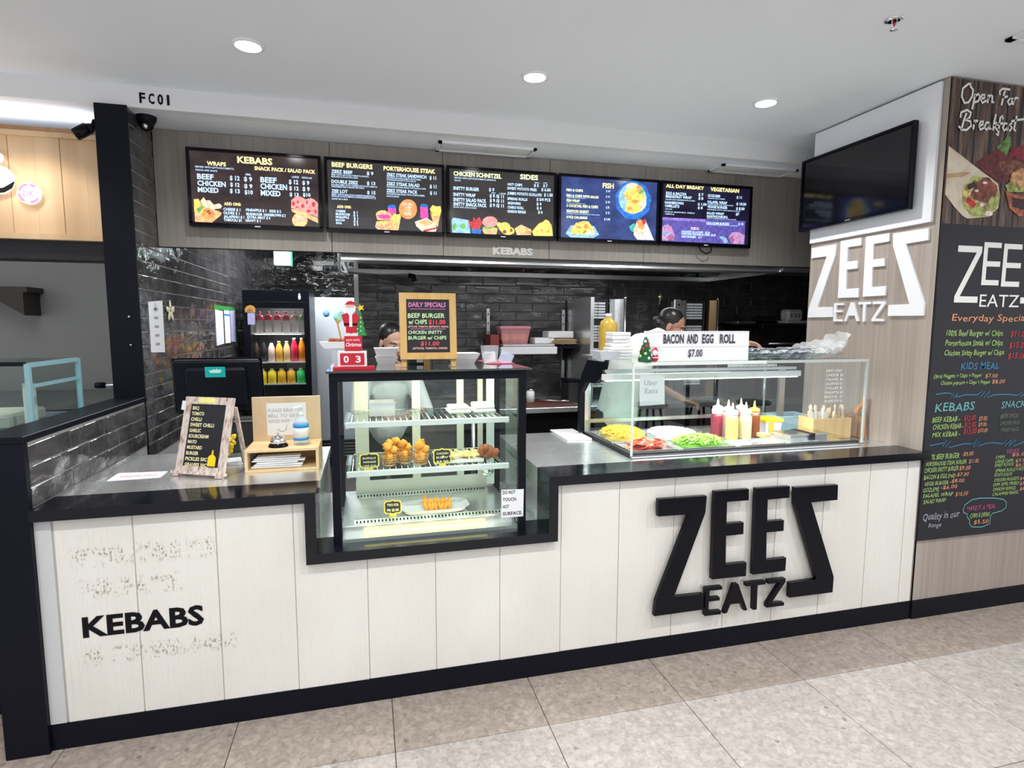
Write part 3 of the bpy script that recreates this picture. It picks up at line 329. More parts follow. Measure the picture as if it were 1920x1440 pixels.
POSTER=([],[('steak',[(3.864,2.402),(4.009,2.487),(4.19,2.458),(4.2,2.375),(4.117,2.336),(4.051,2.318),(3.958,2.352)]),('steak2',[(4.017,2.419),(4.128,2.437),(4.194,2.425),(4.198,2.388),(4.069,2.359)]),('leaf',[(3.999,2.49),(4.045,2.523),(4.068,2.558),(4.092,2.547),(4.096,2.507),(4.071,2.456),(4.032,2.476)]),('berry',[(4.094,2.494),(4.182,2.514),(4.192,2.441),(4.102,2.458)]),('tort',[(3.68,2.474),(3.787,2.429),(3.893,2.377),(3.982,2.337),(4.034,2.311),(4.052,2.255),(4.048,2.191),(3.982,2.144),(3.85,2.128),(3.818,2.139),(3.757,2.182),(3.682,2.24)]),('tfold',[(3.687,2.338),(3.803,2.357),(3.847,2.355),(3.797,2.332),(3.687,2.319)]),('let',[(4.054,2.248),(4.046,2.217),(4.026,2.19),(4.005,2.164),(3.973,2.144),(3.933,2.141),(3.894,2.148),(3.857,2.157),(3.823,2.175),(3.806,2.204),(3.802,2.234),(3.8,2.264),(3.81,2.295),(3.839,2.316),(3.874,2.328),(3.91,2.339),(3.951,2.341),(3.986,2.325),(4.013,2.302),(4.038,2.278)]),('meat',[(4.036,2.281),(4.022,2.256),(4.004,2.236),(3.983,2.215),(3.947,2.212),(3.915,2.22),(3.879,2.225),(3.859,2.246),(3.859,2.27),(3.853,2.295),(3.869,2.318),(3.903,2.326),(3.933,2.337),(3.969,2.339),(3.994,2.32),(4.017,2.303)]),('dark',[(3.898,2.289),(3.893,2.277),(3.876,2.269),(3.855,2.268),(3.836,2.274),(3.829,2.285),(3.834,2.297),(3.85,2.305),(3.872,2.306),(3.89,2.3)]),('meat2',[(4.031,2.297),(4.02,2.284),(4.006,2.274),(3.986,2.265),(3.964,2.271),(3.947,2.279),(3.933,2.291),(3.944,2.304),(3.959,2.314),(3.979,2.323),(4.001,2.317),(4.017,2.309)]),('tom',[(3.838,2.239),(3.897,2.206),(3.884,2.181),(3.828,2.209)]),('corn',[(3.805,2.264),(3.835,2.269),(3.877,2.284),(3.839,2.233),(3.814,2.218)]),('onion',[(3.96,2.313),(3.956,2.308),(3.945,2.305),(3.934,2.306),(3.929,2.311),(3.933,2.316),(3.944,2.318),(3.955,2.317)]),('onion',[(3.907,2.27),(3.903,2.265),(3.892,2.262),(3.881,2.264),(3.876,2.268),(3.88,2.273),(3.891,2.275),(3.902,2.274)]),('onion',[(3.959,2.205),(3.954,2.197),(3.94,2.194),(3.926,2.196),(3.919,2.202),(3.924,2.21),(3.938,2.213),(3.952,2.211)]),('onion',[(4.014,2.16),(4.007,2.151),(3.988,2.146),(3.969,2.149),(3.96,2.158),(3.967,2.168),(3.985,2.172),(4.005,2.169)]),('let2',[(3.967,2.163),(3.949,2.151),(3.927,2.142),(3.894,2.14),(3.87,2.148),(3.85,2.157),(3.868,2.169),(3.889,2.179),(3.923,2.181),(3.947,2.173)]),('let2',[(4.049,2.214),(4.039,2.196),(4.025,2.18),(4.002,2.179),(3.985,2.193),(3.97,2.21),(3.981,2.229),(3.994,2.244),(4.017,2.245),(4.034,2.232)]),('let2',[(3.919,2.33),(3.908,2.321),(3.894,2.314),(3.871,2.312),(3.856,2.318),(3.842,2.325),(3.854,2.334),(3.868,2.341),(3.89,2.343),(3.906,2.337)]),('bun',[(4.108,2.342),(4.118,2.369),(4.156,2.392),(4.197,2.401),(4.244,2.391),(4.277,2.359),(4.278,2.312),(4.211,2.287),(4.117,2.302)]),('let2',[(4.08,2.307),(4.118,2.329),(4.19,2.307),(4.212,2.281),(4.102,2.274)]),('pot',[(4.083,2.283),(4.149,2.264),(4.289,2.268),(4.314,2.293),(4.322,2.194),(4.275,2.154),(4.186,2.157),(4.121,2.194)]),('dark',[(4.133,2.249),(4.217,2.244),(4.29,2.254),(4.286,2.217),(4.224,2.189),(4.138,2.202)])])
LOGO=([],[('Z',[(0.005,0.553),(0.255,0.551),(0.251,0.471),(0.101,0.076),(0.256,0.073),(0.262,-0.005),(0.002,-0.006),(0.009,0.068),(0.166,0.47),(0.007,0.472)]),('E',[(0.296,0.569),(0.481,0.568),(0.482,0.513),(0.364,0.514),(0.366,0.407),(0.46,0.406),(0.461,0.348),(0.367,0.348),(0.371,0.205),(0.486,0.204),(0.486,0.136),(0.3,0.14)]),('E',[(0.52,0.568),(0.71,0.566),(0.71,0.509),(0.588,0.508),(0.591,0.399),(0.686,0.398),(0.687,0.344),(0.591,0.345),(0.596,0.204),(0.711,0.205),(0.709,0.139),(0.524,0.139)]),('Z',[(0.739,0.557),(0.992,0.554),(0.995,0.477),(0.84,0.475),(1.001,0.076),(1.0,-0.006),(0.741,-0.004),(0.741,0.072),(0.897,0.074),(0.744,0.475)]),('sE',[(0.268,0.101),(0.357,0.099),(0.358,0.083),(0.29,0.085),(0.29,0.047),(0.346,0.046),(0.347,0.03),(0.288,0.031),(0.288,-0.021),(0.357,-0.024),(0.357,-0.041),(0.268,-0.039)]),('sA',[(0.422,0.102),(0.446,0.101),(0.503,-0.038),(0.483,-0.039),(0.466,0.002),(0.407,0.003),(0.39,-0.039),(0.371,-0.04)]),('sT',[(0.49,0.101),(0.599,0.099),(0.599,0.082),(0.555,0.082),(0.556,-0.042),(0.535,-0.042),(0.533,0.083),(0.49,0.083)]),('sZ',[(0.614,0.1),(0.714,0.099),(0.714,0.081),(0.638,-0.019),(0.713,-0.026),(0.712,-0.041),(0.612,-0.04),(0.612,-0.024),(0.684,0.08),(0.614,0.082)])])
SCRIPT=[[(3.797, 2.776), (3.781, 2.777), (3.747, 2.752), (3.744, 2.713), (3.765, 2.684), (3.79, 2.69), (3.81, 2.719), (3.813, 2.751), (3.792, 2.768)], [(3.828, 2.733), (3.825, 2.709), (3.817, 2.659)], [(3.827, 2.721), (3.848, 2.736), (3.86, 2.724), (3.852, 2.702), (3.828, 2.693)], [(3.868, 2.713), (3.89, 2.721), (3.889, 2.736), (3.872, 2.733), (3.866, 2.713), (3.879, 2.695), (3.903, 2.709)], [(3.914, 2.739), (3.912, 2.698)], [(3.913, 2.718), (3.928, 2.737), (3.94, 2.735), (3.942, 2.702), (3.955, 2.707)], [(4.023, 2.767), (4.017, 2.759), (4.005, 2.695)], [(3.989, 2.744), (3.985, 2.761), (4.004, 2.776), (4.053, 2.776)], [(4.007, 2.734), (4.043, 2.742)], [(4.057, 2.732), (4.044, 2.717), (4.055, 2.703), (4.07, 2.709), (4.074, 2.726), (4.057, 2.732), (4.081, 2.734)], [(4.083, 2.738), (4.081, 2.704)], [(4.082, 2.722), (4.096, 2.741), (4.114, 2.739)], [(3.783, 2.639), (3.77, 2.603), (3.759, 2.558)], [(3.746, 2.613), (3.748, 2.638), (3.784, 2.653), (3.812, 2.642), (3.804, 2.618), (3.777, 2.604), (3.813, 2.601), (3.819, 2.58), (3.792, 2.558), (3.761, 2.556), (3.74, 2.572)], [(3.839, 2.611), (3.834, 2.564)], [(3.835, 2.589), (3.85, 2.609), (3.861, 2.605)], [(3.872, 2.583), (3.894, 2.593), (3.895, 2.608), (3.878, 2.605), (3.87, 2.584), (3.88, 2.566), (3.907, 2.579)], [(3.936, 2.604), (3.917, 2.605), (3.906, 2.583), (3.919, 2.568), (3.934, 2.582), (3.938, 2.604), (3.94, 2.573), (3.952, 2.578)], [(3.974, 2.65), (3.967, 2.616), (3.964, 2.57)], [(3.969, 2.592), (3.983, 2.611), (3.99, 2.605), (3.972, 2.591), (3.992, 2.572), (4.004, 2.579)], [(4.024, 2.629), (4.016, 2.646), (4.004, 2.635), (4.002, 2.595), (3.999, 2.546), (3.985, 2.556)], [(3.987, 2.6), (4.027, 2.61)], [(4.055, 2.609), (4.037, 2.611), (4.027, 2.589), (4.037, 2.574), (4.053, 2.587), (4.057, 2.609), (4.059, 2.576), (4.069, 2.582)], [(4.087, 2.617), (4.071, 2.607), (4.088, 2.593), (4.077, 2.577), (4.061, 2.583)], [(4.114, 2.654), (4.107, 2.62), (4.102, 2.586), (4.116, 2.579)], [(4.08, 2.624), (4.121, 2.634), (4.17, 2.643)]]
# ================================================================ THE SETTING
XL, XR, YW, YF, YB, YC, ZC, ZS = -.312, 3.684, 1.12, 1.475, 2.65, 6.0, 2.81, 2.70
# floor: 0.6 m terrazzo tiles over a dark bed
fl = put('floor', B(-3, 7.5, -6, 6.3, -.06, -.004), joint, kind='structure')
tA = B(-.2985, .2985, -.2985, .2985, -.03, 0, .0012)
X0, Y0 = .9276, -.3186
tp = None
for j in range(-9, 1):
    for i in range(-5, 10):
        cx = X0 + (i + .5) * .6; cy = Y0 + (j + .5) * .6
        if j > -4 or abs(i) < 8:
            if tp is None:
                tp = put('tile', tA, terr, fl); fc = (0, 0)
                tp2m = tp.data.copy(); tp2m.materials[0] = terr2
                o = tp
            else:
                o = tp.copy(); S.collection.objects.link(o)
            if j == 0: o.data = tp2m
            o.parent = fl; o.location = Vector((cx, cy, 0))
put('floor_screed', B(-2.9, 6.0, .3, 6.2, -.003, .002), mat('kitchen_floor', (.12, .11, .11), .5), fl)
# ceilings
ce = put('ceiling', G().box(-3, 7.5, -6, 1.14, ZC, ZC + .08), MT['ceiling_paint'], kind='structure')
put('trim_1', B(-3, 4.4, 1.14, 1.2, ZS, ZC + .08), white_paint, kind='structure')
put('ceiling', B(-3, 6, 1.2, 6.2, ZS, ZS + .06), MT['ceiling_paint'], kind='structure')
lg = G()
for ch, x0, x1 in (('F', -.256, -.228), ('C', -.214, -.186), ('0', -.172, -.145), ('1', -.128, -.116)): text(lg, ch, FY(1.14), x0, 2.725 , x1, .052, .002, .03)
tag(put('sign_lettering', lg, ink), 'small black unit number FC01 on the white ceiling drop', 'lettering')

# bricks: four shared variants
def brick_mesh(w, h, t, seed):
    r = random.Random(seed); g = G().box(-w / 2, w / 2, -t, 0, -h / 2, h / 2, None, .003)
    g.v = [Vector((v.x, v.y + (r.random() - .5) * .002, v.z)) for v in g.v]
    me = bpy.data.meshes.new('brick'); me.from_pydata(g.v, [], g.f); me.materials.append(tile); return me
BR = [brick_mesh(.298, .0735, .008, k) for k in range(4)]; HB = [brick_mesh(.147, .0735, .008, k + 9) for k in range(2)]
def lay(parent, fn, rz, s0, s1, z0, z1, skip=None, course=.077, pitch=.302, zoff=0, far=None):
    """fn(s) -> (x, y) on the wall face, rz the yaw of a brick; s runs along the wall"""
    k0 = int((z0 - zoff) / course); stuff = G(); n = 0
    for k in range(k0, int((z1 - zoff) / course) + 1):
        zc = zoff + (k + .5) * course
        if zc < z0 or zc > z1: continue
        off = (k % 2) * pitch / 2; s = s0 - pitch
        i = 0
        while s0 + i * pitch - off < s1:
            a = s0 + i * pitch - off; b = a + pitch; i += 1
            a2, b2 = max(a, s0), min(b, s1)
            if b2 - a2 < .05: continue
            sc = (a2 + b2) / 2
            if skip and skip(sc, zc): continue
            x, y = fn(sc); M = Matrix.Translation((x, y, zc)) @ Matrix.Rotation(rz, 4, 'Z')
            if far and far(sc, zc):
                w = (b2 - a2) / 2 - .002; stuff.box(-w, w, -.008, 0, -.0365, .0365, M @ Euler(((random.random() - .5) * .02, 0, (random.random() - .5) * .02)).to_matrix().to_4x4()); continue
            o = bpy.data.objects.new('brick', random.choice(BR)); S.collection.objects.link(o); o.parent = parent
            o.location = Vector((x, y, zc)) - ORG[parent.name]; o.rotation_euler = ((random.random() - .5) * .02, 0, rz + (random.random() - .5) * .014)
            o.scale = ((b2 - a2 - .004) / (pitch - .004), 1, 1); n += 1
    if stuff.v: put('brick_field', stuff, tile, parent, kind='stuff')
# left dividing wall: full height from Y=1.12, knee wall in front
wl = put('wall_left', G().box(XL - .14, XL - .0035, YW + .006, YC, 0, ZS), grout_lit, kind='structure')
put('wall_end_panel', B(XL - .146, XL + .002, YW - .004, YW + .006, 0, ZS), black, wl)
g = G()
for zz in (1.47, 1.62): g.lathe((XL - .05, YW - .004, zz), [(0, 0), (.006, 0), (.005, .003), (0, .004)], 8, Matrix.Rotation(PI / 2, 4, 'X'))
put('screw_head', g, alu, wl)
lay(wl, lambda s: (XL - .008, s), PI / 2, YW + .006, YC, .86, 2.70, None, far=lambda s, z: s > 3.3 or (z > 2.06 and s > 1.48))
kn = put('wall_knee', G().box(XL - .14, XL - .0035, .004, YW, .0, 1.165), grout_lit, kind='structure')
put('wall_cap', G().box(XL - .145, XL + .002, -.022, YW + .02, 1.165, 1.19, None, .002), black, kn)
put('wall_end_panel', G().box(-.447, XL + .002, -.022, .004, 0, 1.165), black, kn)
lay(kn, lambda s: (XL - .008, s), PI / 2, .006, YW, .925, 1.165, zoff=.0)
# back wall
wb = put('wall_back', G().box(.78, 6.0, YB + .008, YB + .1, 0, ZS), grout, kind='structure')
lay(wb, lambda s: (s, YB + .008), 0, .80, 5.9, .93, 2.10, zoff=.005, far=lambda s, z: s > 4.9 or z > 2.03 or z < 1.16)
put('corner_trim', B(.765, .8, YB - .006, YB + .1, 0, ZS), mat('pale_aluminium', (.62, .6, .56), .4), wb)
wr = put('wall_return', B(.76, .78, YB + .1, YC, 0, ZS), tile, kind='structure')
wf = put('wall_far', B(XL - .14, .8, YC, YC + .08, 0, ZS), grout, kind='structure')
lay(wf, lambda s: (s, YC), 0, XL, .78, .9, 2.68, far=lambda s, z: True)
put('wall_right', B(5.95, 6.05, .86, YB, 0, ZS), mat('kitchen_grey', (.08, .08, .085), .5), kind='structure')
put('wall_side', B(XR + .02, 6.0, .80, .86, 0, ZS), mat('kitchen_grey', (.08, .08, .085), .5), kind='structure')
# fascia carrying the menu screens
fa = put('wall_fascia', B(XL, 6.0, YF + .018, YF + .06, 2.035, ZS), dark, kind='structure')
for x0, x1 in ((XL, .66), (.66, 1.36), (1.36, 2.088), (2.088, 2.80), (2.80, 3.53), (3.53, 4.26), (4.26, 5.0)):
    put('panel', G().box(x0 + .0015, x1 - .0015, YF, YF + .018, 2.035, ZS - .002, None, .001), fascia_m, fa)
g = G(); text(g, 'KEBABS', FY(YF), 1.69, 2.056, 1.969, .046, .004, .06)
tag(put('sign_lettering', g, mat('silver_letters', (.6, .6, .6), .4)), 'small silver word KEBABS under the middle menu screen', 'lettering')
# pillar on the right
pl = put('wall_pillar', B(XR + .012, 5.6, .012, .80, 0, ZC), dark, kind='structure')
for x0, x1 in ((XR, 4.9), (4.9, 5.6)): put('panel', B(x0 + .001, x1 - .001, -.0, .012, .10, ZC - .004), taupe, pl)
put('panel', B(XR, XR + .012, .0, .865, .10, ZC - .004), taupe, pl)
put('white_panel', G().box(XR - .018, XR - .0005, .035, .862, 2.112, ZC - .012, None, .001), white_gl, pl, label='white gloss upper panel')
put('baseboard_pillar', B(XR - .0, 5.6, -.012, .0, 0, .098), black, kind='structure')
# ---------------------------------------------------------------- ceiling fittings
em_w = mat('lamp_disc', (1, 1, 1), .5, em=30)
def downlight(x, y, label=None, group='recessed downlights'):
    t = thing('downlight', (x, y, ZC - .012), label, 'light', group)
    put('trim_ring', G().lathe((x, y, ZC - .012), [(.049, .01), (.051, .004), (.056, 0), (.066, .002), (.068, .012)], 28), white_gl, t)
    put('lamp_lens', G().lathe((x, y, ZC - .008), [(0, 0), (.047, 0), (.049, .006)], 24), em_w, t); return t
for (x, y), l in zip(DL, ('leftmost round ceiling downlight above the kebab menu screen', 'middle round ceiling downlight above the third menu screen', 'rightmost round ceiling downlight near the pillar')): downlight(x, y, l)
for i, (x, y) in enumerate(DLM): downlight(x, y, ('first', 'second', 'third', 'fourth', 'fifth')[i % 5] + ' downlight from the left in the ' + ('row just in front of the counter' if i < 5 else 'row behind the camera'), 'downlights over the mall floor')
t = thing('fire_sprinkler', (2.946, -.35, ZC), 'small red-bulb fire sprinkler in the ceiling above the pillar television', 'sprinkler')
put('rosette', G().lathe((2.946, -.35, ZC - .006), [(0, 0), (.02, -.002), (.033, 0), (.036, .006)], 20), chrome, t)
put('glass_bulb', G().ell((2.95, -.35, ZC - .019), (.004, .004, .01)), red, t)
g = G().tube([(2.938, -.35, ZC - .006), (2.938, -.35, ZC - .03), (2.95, -.35, ZC - .036)], .0022, 6).tube([(2.962, -.35, ZC - .006), (2.962, -.35, ZC - .03), (2.95, -.35, ZC - .036)], .0022, 6).lathe((2.95, -.35, ZC - .042), [(0, 0), (.014, 0), (.016, .003), (0, .004)], 12)
put('deflector', g, chrome, t)
def vent(x0, x1, y0, y1, z, label, n=2, slat=0):
    t = thing('air_vent', ((x0 + x1) / 2, (y0 + y1) / 2, z), label, 'vent')
    g = G(); w = .022
    for a in ((x0, x1, y0, y0 + w), (x0, x1, y1 - w, y1), (x0, x0 + w, y0, y1), (x1 - w, x1, y0, y1)): g.box(*a, z - .014, z)
    put('vent_frame', g, white_gl, t)
    for k in range(n):
        a = x0 + w + (x1 - x0 - 2 * w) * k / n; b = x0 + w + (x1 - x0 - 2 * w) * (k + 1) / n
        g = G().box(a + .006, b - .006, y0 + w + .01, y1 - w - .004, z - .008, z - .001)
        put('vent_blade', g, white_paint, t)
    return t
vent(1.31, 1.935, 1.272, 1.455, ZS, 'white two-blade air vent in the soffit above the second and third screens')
vent(3.28, 3.9, 1.272, 1.455, ZS, 'dim air vent in the soffit at the far right above the last screen')
t = thing('air_vent', (3.9, -.5, ZC), 'square louvred ceiling vent cut by the right edge of the frame', 'vent')
for k in range(4):
    a = .28 - k * .065; g = G()
    for q in ((-a, a, -a, -a + .03), (-a, a, a - .03, a), (-a, -a + .03, -a, a), (a - .03, a, -a, a)): g.box(3.83 + q[0], 3.83 + q[1], -.62 + q[2], -.62 + q[3], ZC - .012 + k * .002, ZC - .001)
    put('louvre', g, white_paint if k == 0 else alu, t)
# cameras
t = thing('dome_camera', (-.272, 1.275, ZS), 'black dome security camera under the soffit right of the black post', 'camera')
put('camera_base', G().lathe((-.272, 1.275, ZS), [(.03, -.05), (.046, -.02), (.05, -.006), (.05, 0)], 24), black, t)
put('camera_ball', G().ell((-.272, 1.268, ZS - .046), (.036, .036, .034), None, 16, 10), black_gloss, t)
put('camera_lens', G().lathe((-.268, 1.235, ZS - .062), [(.015, 0), (.013, .008), (0, .01)], 14, Matrix.Rotation(PI / 2 + .5, 4, 'X')), chrome, t)
t = thing('bullet_camera', (-.5, 1.13, 2.6), 'black bullet security camera on the left side of the black post', 'camera')
d = Vector((-.7, -.25, -.55)).normalized(); p = Vector((-.47, 1.13, 2.585))
put('camera_bracket', G().tube([(-.452, 1.15, 2.62), (-.475, 1.15, 2.62), (-.475, 1.14, 2.60), p], .009, 8).lathe((-.452, 1.15, 2.62), [(0, 0), (.026, 0), (.026, -.008), (0, -.01)], 14, Matrix.Rotation(PI / 2, 4, 'Y')), black, t)
put('camera_body', G().tube([p + Vector((.0, 0, .0)), p + d * .02, p + d * .085], [.016, .026, .028], 14), black, t)
put('camera_hood', G().tube([p + d * .03 + Vector((0, 0, .004)), p + d * .1 + Vector((0, 0, .004))], .031, 14), black_gloss, t)

# ================================================================ THE COUNTER
ct = thing('service_counter', (1.68, .4, 0), 'long white-planked service counter with black trim and steel worktops', 'counter')
NZ = .10
def plk(x0, x1, z1, z0=NZ): put('plank', G().box(x0 + .0016, x1 - .0016, .0, .0033, z0, z1, None, .0012), plank, ct)
put('edge_batten', B(XL + .003, -.257, -.004, .016, .103, .886), mat('grey_batten', (.55, .56, .57), .5), ct)
xs = [-.253, 0] + [i * .28 for i in range(1, 13)] + [3.60, 3.68]
for a, b in zip(xs, xs[1:]):
    if b <= .61: plk(a, b, .886)
    elif a < .6: plk(a, .61, .886) if 0 else None
    elif b <= 1.66: plk(a, b, .64)
# planks crossed by the stepped trim are L-shaped
def lplank(pts): put('plank', G().prism(pts, FY(0), 0, -.0033), plank, ct)
lplank([(.5616, .1), (.8384, .1), (.8384, .64), (.62, .64), (.62, .886), (.5616, .886)])
for i in range(len(xs) - 1):
    a, b = xs[i], xs[i + 1]
    if a < 1.66 and b > 1.66 and a > 1.3: lplank([(a + .0016, .1), (b - .0016, .1), (b - .0016, .886), (1.65, .886), (1.65, .64), (a + .0016, .64)])
    elif a >= 1.66: put('plank' if b < 3.61 else 'edge_batten', G().box(a + .0016, b - .0016, .0, .0033, NZ, .886, None, .0012), plank, ct)
put('kickboard', B(XL + .003, XR, -.004, .014, 0, NZ), black, ct)
put('seam_backing', G().box(XL + .003, .60, .0035, .017, NZ, .886).box(.60, 1.66, .0035, .017, NZ, .634).box(1.66, 3.68, .0035, .017, NZ, .886), mat('seam_white', (.55, .52, .47), .7), ct, kind='stuff')
put('carcass', G().box(XL + .003, XR - .002, .02, .84, .004, .625).box(XL + .003, .60, .02, .84, .625, .9).box(1.67, XR - .002, .02, .84, .625, .9), dark, ct)
# stepped black stone edge
o_ = [(XL + 0, .885), (.607, .885), (.607, .634), (1.655, .634), (1.655, .885), (3.712, .885)]
i_ = [(3.712, .926), (1.613, .926), (1.613, .675), (.649, .675), (.649, .926), (XL, .926)]
tr = G()
for seg in (((XL + .003, .885), (.607, .885), (.649, .926), (XL + .003, .926)), ((.607, .885), (.607, .634), (.649, .675), (.649, .926)), ((.607, .634), (1.655, .634), (1.613, .675), (.649, .675)),
            ((1.655, .634), (1.655, .885), (1.613, .926), (1.613, .675)), ((1.655, .885), (XR - .001, .885), (XR - .001, .926), (1.613, .926))): tr.prism(seg, FY(0), .032, -.15)
tr.prism([(XR - .001, .885), (3.712, .885), (3.712, .926), (XR - .001, .926)], FY(0), .032, .002)
put('stone_edge', tr, black_granite, ct, label='polished black stone edge')
put('worktop', B(XL + .003, .655, .15, .86, .895, .9245), steel, ct, label='brushed steel worktop')
put('worktop', B(1.612, XR - .002, .15, .96, .895, .9245), steel, ct, label='brushed steel worktop')
put('well_side', B(.607, .649, .15, .86, .62, .895), steel, ct, label='steel'); put('well_side', B(1.613, 1.66, .15, .96, .62, .895), steel, ct, label='steel')
put('well_floor', B(.649, 1.613, .15, .84, .63, .672), steel, ct)
# plank sign letters
g = G(); text(g, 'KEBABS', FY(0), -.185, .427, .223, .078, .0015, .035); g2 = G()
for x, y, z in (): pass
kb = put('sign_lettering', g, ink); tag(kb, 'bold black word KEBABS low on the white counter planks', 'lettering')
def logo(name, x0, z0, sx, sz, F, d0, d1, m, label, standoff=0):
    t = thing(name, F(x0 + sx / 2, z0 - .04 * sz), label, 'sign'); n = 0
    for k, pts in LOGO[1]:
        P = [(x0 + a * sx, z0 + b * sz) for a, b in pts]
        e0, e1 = (d0, d1) if k in 'ZE' else (d0, d1)
        put('letter', G().prism(P, F, e0, e1), m, t)
        if standoff:
            q = G()
            for (a, b) in ((P[0]), (P[len(P) // 2])): q.prism([(a * .93 + (sum(p[0] for p in P) / len(P)) * .07 + i * .004, b * .93 + (sum(p[1] for p in P) / len(P)) * .07 + j * .004) for i, j in ((-1, -1), (1, -1), (1, 1), (-1, 1))], F, d1, 0)
            put('standoff_pin', q, alu, t)
    return t
logo('shop_sign', 2.125, .24, 1, 1, FY(0), .045, .022, black_gloss, 'large black ZEEZ EATZ letters standing off the white counter front', 1)
FP = frame((XR, 0, 0), (0, -1, 0), (0, 0, 1))                   # pillar's left face: x = -Y
logo('shop_sign', -.852, 1.640, .81, .8, FP, .012, .0005, white_gl, 'white ZEEZ EATZ letters on the wooden side of the pillar')
# ================================================================ SCREENS, BOARDS, POSTER
def mottled(m, c, lo=.5, hi=1.18, sc=55, emis=False):
    col = ramp(m, noise(m, pos(m, (1, 1, 1)), sc, 3, .6), [(.36, (c[0] * (lo + .12), c[1] * lo, c[2] * lo)), (.6, tuple(min(1, x * hi) for x in c))])
    lk(m, col, m.node_tree.nodes['Principled BSDF'].inputs['Emission Color' if emis else 'Base Color']); return m
def emi(name, c, k):
    m = mat(name, tuple(x * .5 for x in c), .3, em=k, emc=c)
    return m if k > 1.1 else mottled(m, c, emis=True)
SC_ = {'y': emi('screen_yellow', (1, .85, .38), 1.3), 'g': emi('screen_lime', (.9, 1, .55), 1.2), 'b': emi('screen_blue_white', (.55, .75, 1), 1.15), 'p': emi('screen_cream', (1, .8, .72), .9),
      'yel': emi('screen_chip_yellow', (1, .72, .16), 1.0), 'beige': emi('screen_beige', (1, .78, .58), .85), 'peach': emi('screen_peach', (1, .55, .25), .9), 'green': emi('screen_green', (.2, .6, .12), .7),
      'orange': emi('screen_orange', (1, .42, .14), .8), 'brown': emi('screen_brown', (.4, .12, .04), .8), 'pink': emi('screen_pink', (.95, .36, .34), .85), 'red': emi('screen_red', (.6, .05, .06), .8),
      'bluec': emi('screen_blue', (.03, .22, .8), .75), 'magenta': emi('screen_magenta', (.9, .1, .5), .85), 'lblue': emi('screen_light_blue', (.35, .65, .95), .9), 'teal': emi('screen_teal', (.1, .6, .5), .7),
      'white': emi('screen_white', (.85, .86, .95), .9), 'purple': emi('screen_purple', (.13, .11, .45), .8), 'violet': emi('screen_violet', (.32, .22, .75), .9), 'pink2': emi('screen_dusty_pink', (.6, .33, .6), .8),
      'lblue2': emi('screen_ice', (.3, .5, .8), .8), 'dpink': emi('screen_plum', (.4, .14, .3), .8)}
def screen_bg(name, a, b, k):
    m = mat(name, (.01, .01, .012), .12); c = ramp(m, noise(m, pos(m, (7, 7, 11)), 1, 5, .65), [(.35, a), (.68, b)])
    lk(m, c, m.node_tree.nodes['Principled BSDF'].inputs['Emission Color']); m.node_tree.nodes['Principled BSDF'].inputs['Emission Strength'].default_value = k; return m
bg_brown = screen_bg('screen_dark_brown', (.02, .012, .012), (.06, .035, .035), 1); bg_grey = screen_bg('screen_charcoal', (.03, .026, .026), (.045, .04, .042), 1)
bg_blue = screen_bg('screen_navy', (.02, .035, .15), (.06, .1, .33), 1); bg_night = screen_bg('screen_night', (.006, .005, .02), (.015, .012, .04), 1)
def tv(x0, x1, data, bg, label, F, z0=2.150, z1=2.592, dep=.075):
    t = thing('menu_screen', F((x0 + x1) / 2, z0, -.02), label, 'screen', 'menu screens across the fascia')
    put('housing', G().prism([(x0, z0), (x1, z0), (x1, z1), (x0, z1)], F, -.012, -.045).prism([(x0 + .12, z0 + .08), (x1 - .12, z0 + .08), (x1 - .12, z1 - .08), (x0 + .12, z1 - .08)], F, -.045, -dep), black, t)
    g = G(); w = .017
    for a in (((x0, z1 - w), (x1, z1 - w), (x1, z1), (x0, z1)), ((x0, z0), (x1, z0), (x1, z0 + w + .006), (x0, z0 + w + .006)), ((x0, z0 + w), (x0 + w, z0 + w), (x0 + w, z1 - w), (x0, z1 - w)), ((x1 - w, z0 + w), (x1, z0 + w), (x1, z1 - w), (x1 - w, z1 - w))): g.prism(a, F, 0, -.012)
    put('bezel', g, black_gloss, t)
    s = put('display', G().rect(x0 + w, x1 - w, z0 + w, z1 - w, F, -.009), bg, t)
    cl = {}; dd = {}
    for i, (c, pts) in enumerate(data[1]): cl.setdefault(c, G()).poly(pts, F, -.0082 + i * .00018)
    for c, g in cl.items(): put('picture', g, SC_[c], s, kind='stuff')
    ct_ = {}
    for (b, a0, b0, a1, h, c) in data[0]: text(ct_.setdefault(c, G()), b, F, a0, b0, a1, h, -.0015, .032 if h > .012 else .015)
    for c, g in ct_.items(): put('menu_lettering', g, SC_[c], s, kind='stuff')
    xm = (x0 + x1) / 2; put('maker_badge', G().rect(xm - .016, xm + .016, z0 + .007, z0 + .013, F, .0006), white_pl, t)
    return t
Ft = FY(1.40)
tv(-.123, .612, TV1, bg_brown, 'leftmost menu screen headed KEBABS with wraps and pack prices', Ft)
tv(.632, 1.360, TV2, bg_grey, 'second menu screen headed BEEF BURGERS and PORTERHOUSE STEAK', Ft)
tv(1.376, 2.113, TV3, bg_grey, 'middle menu screen headed CHICKEN SCHNITZEL and SIDES', Ft)
tv(2.128, 2.872, TV4, bg_blue, 'blue menu screen headed FISH with a plate of fish and chips', Ft)
t5 = tv(2.882, 3.622, TV5, bg_night, 'rightmost menu screen headed ALL DAY BREAKY and VEGETARIAN', Ft)
put('loose_cable', G().tube([(3.2, 1.42, 2.16), (3.22, 1.41, 2.12), (3.26, 1.41, 2.10), (3.30, 1.41, 2.115), (3.31, 1.42, 2.155)], .005, 6), black, t5)
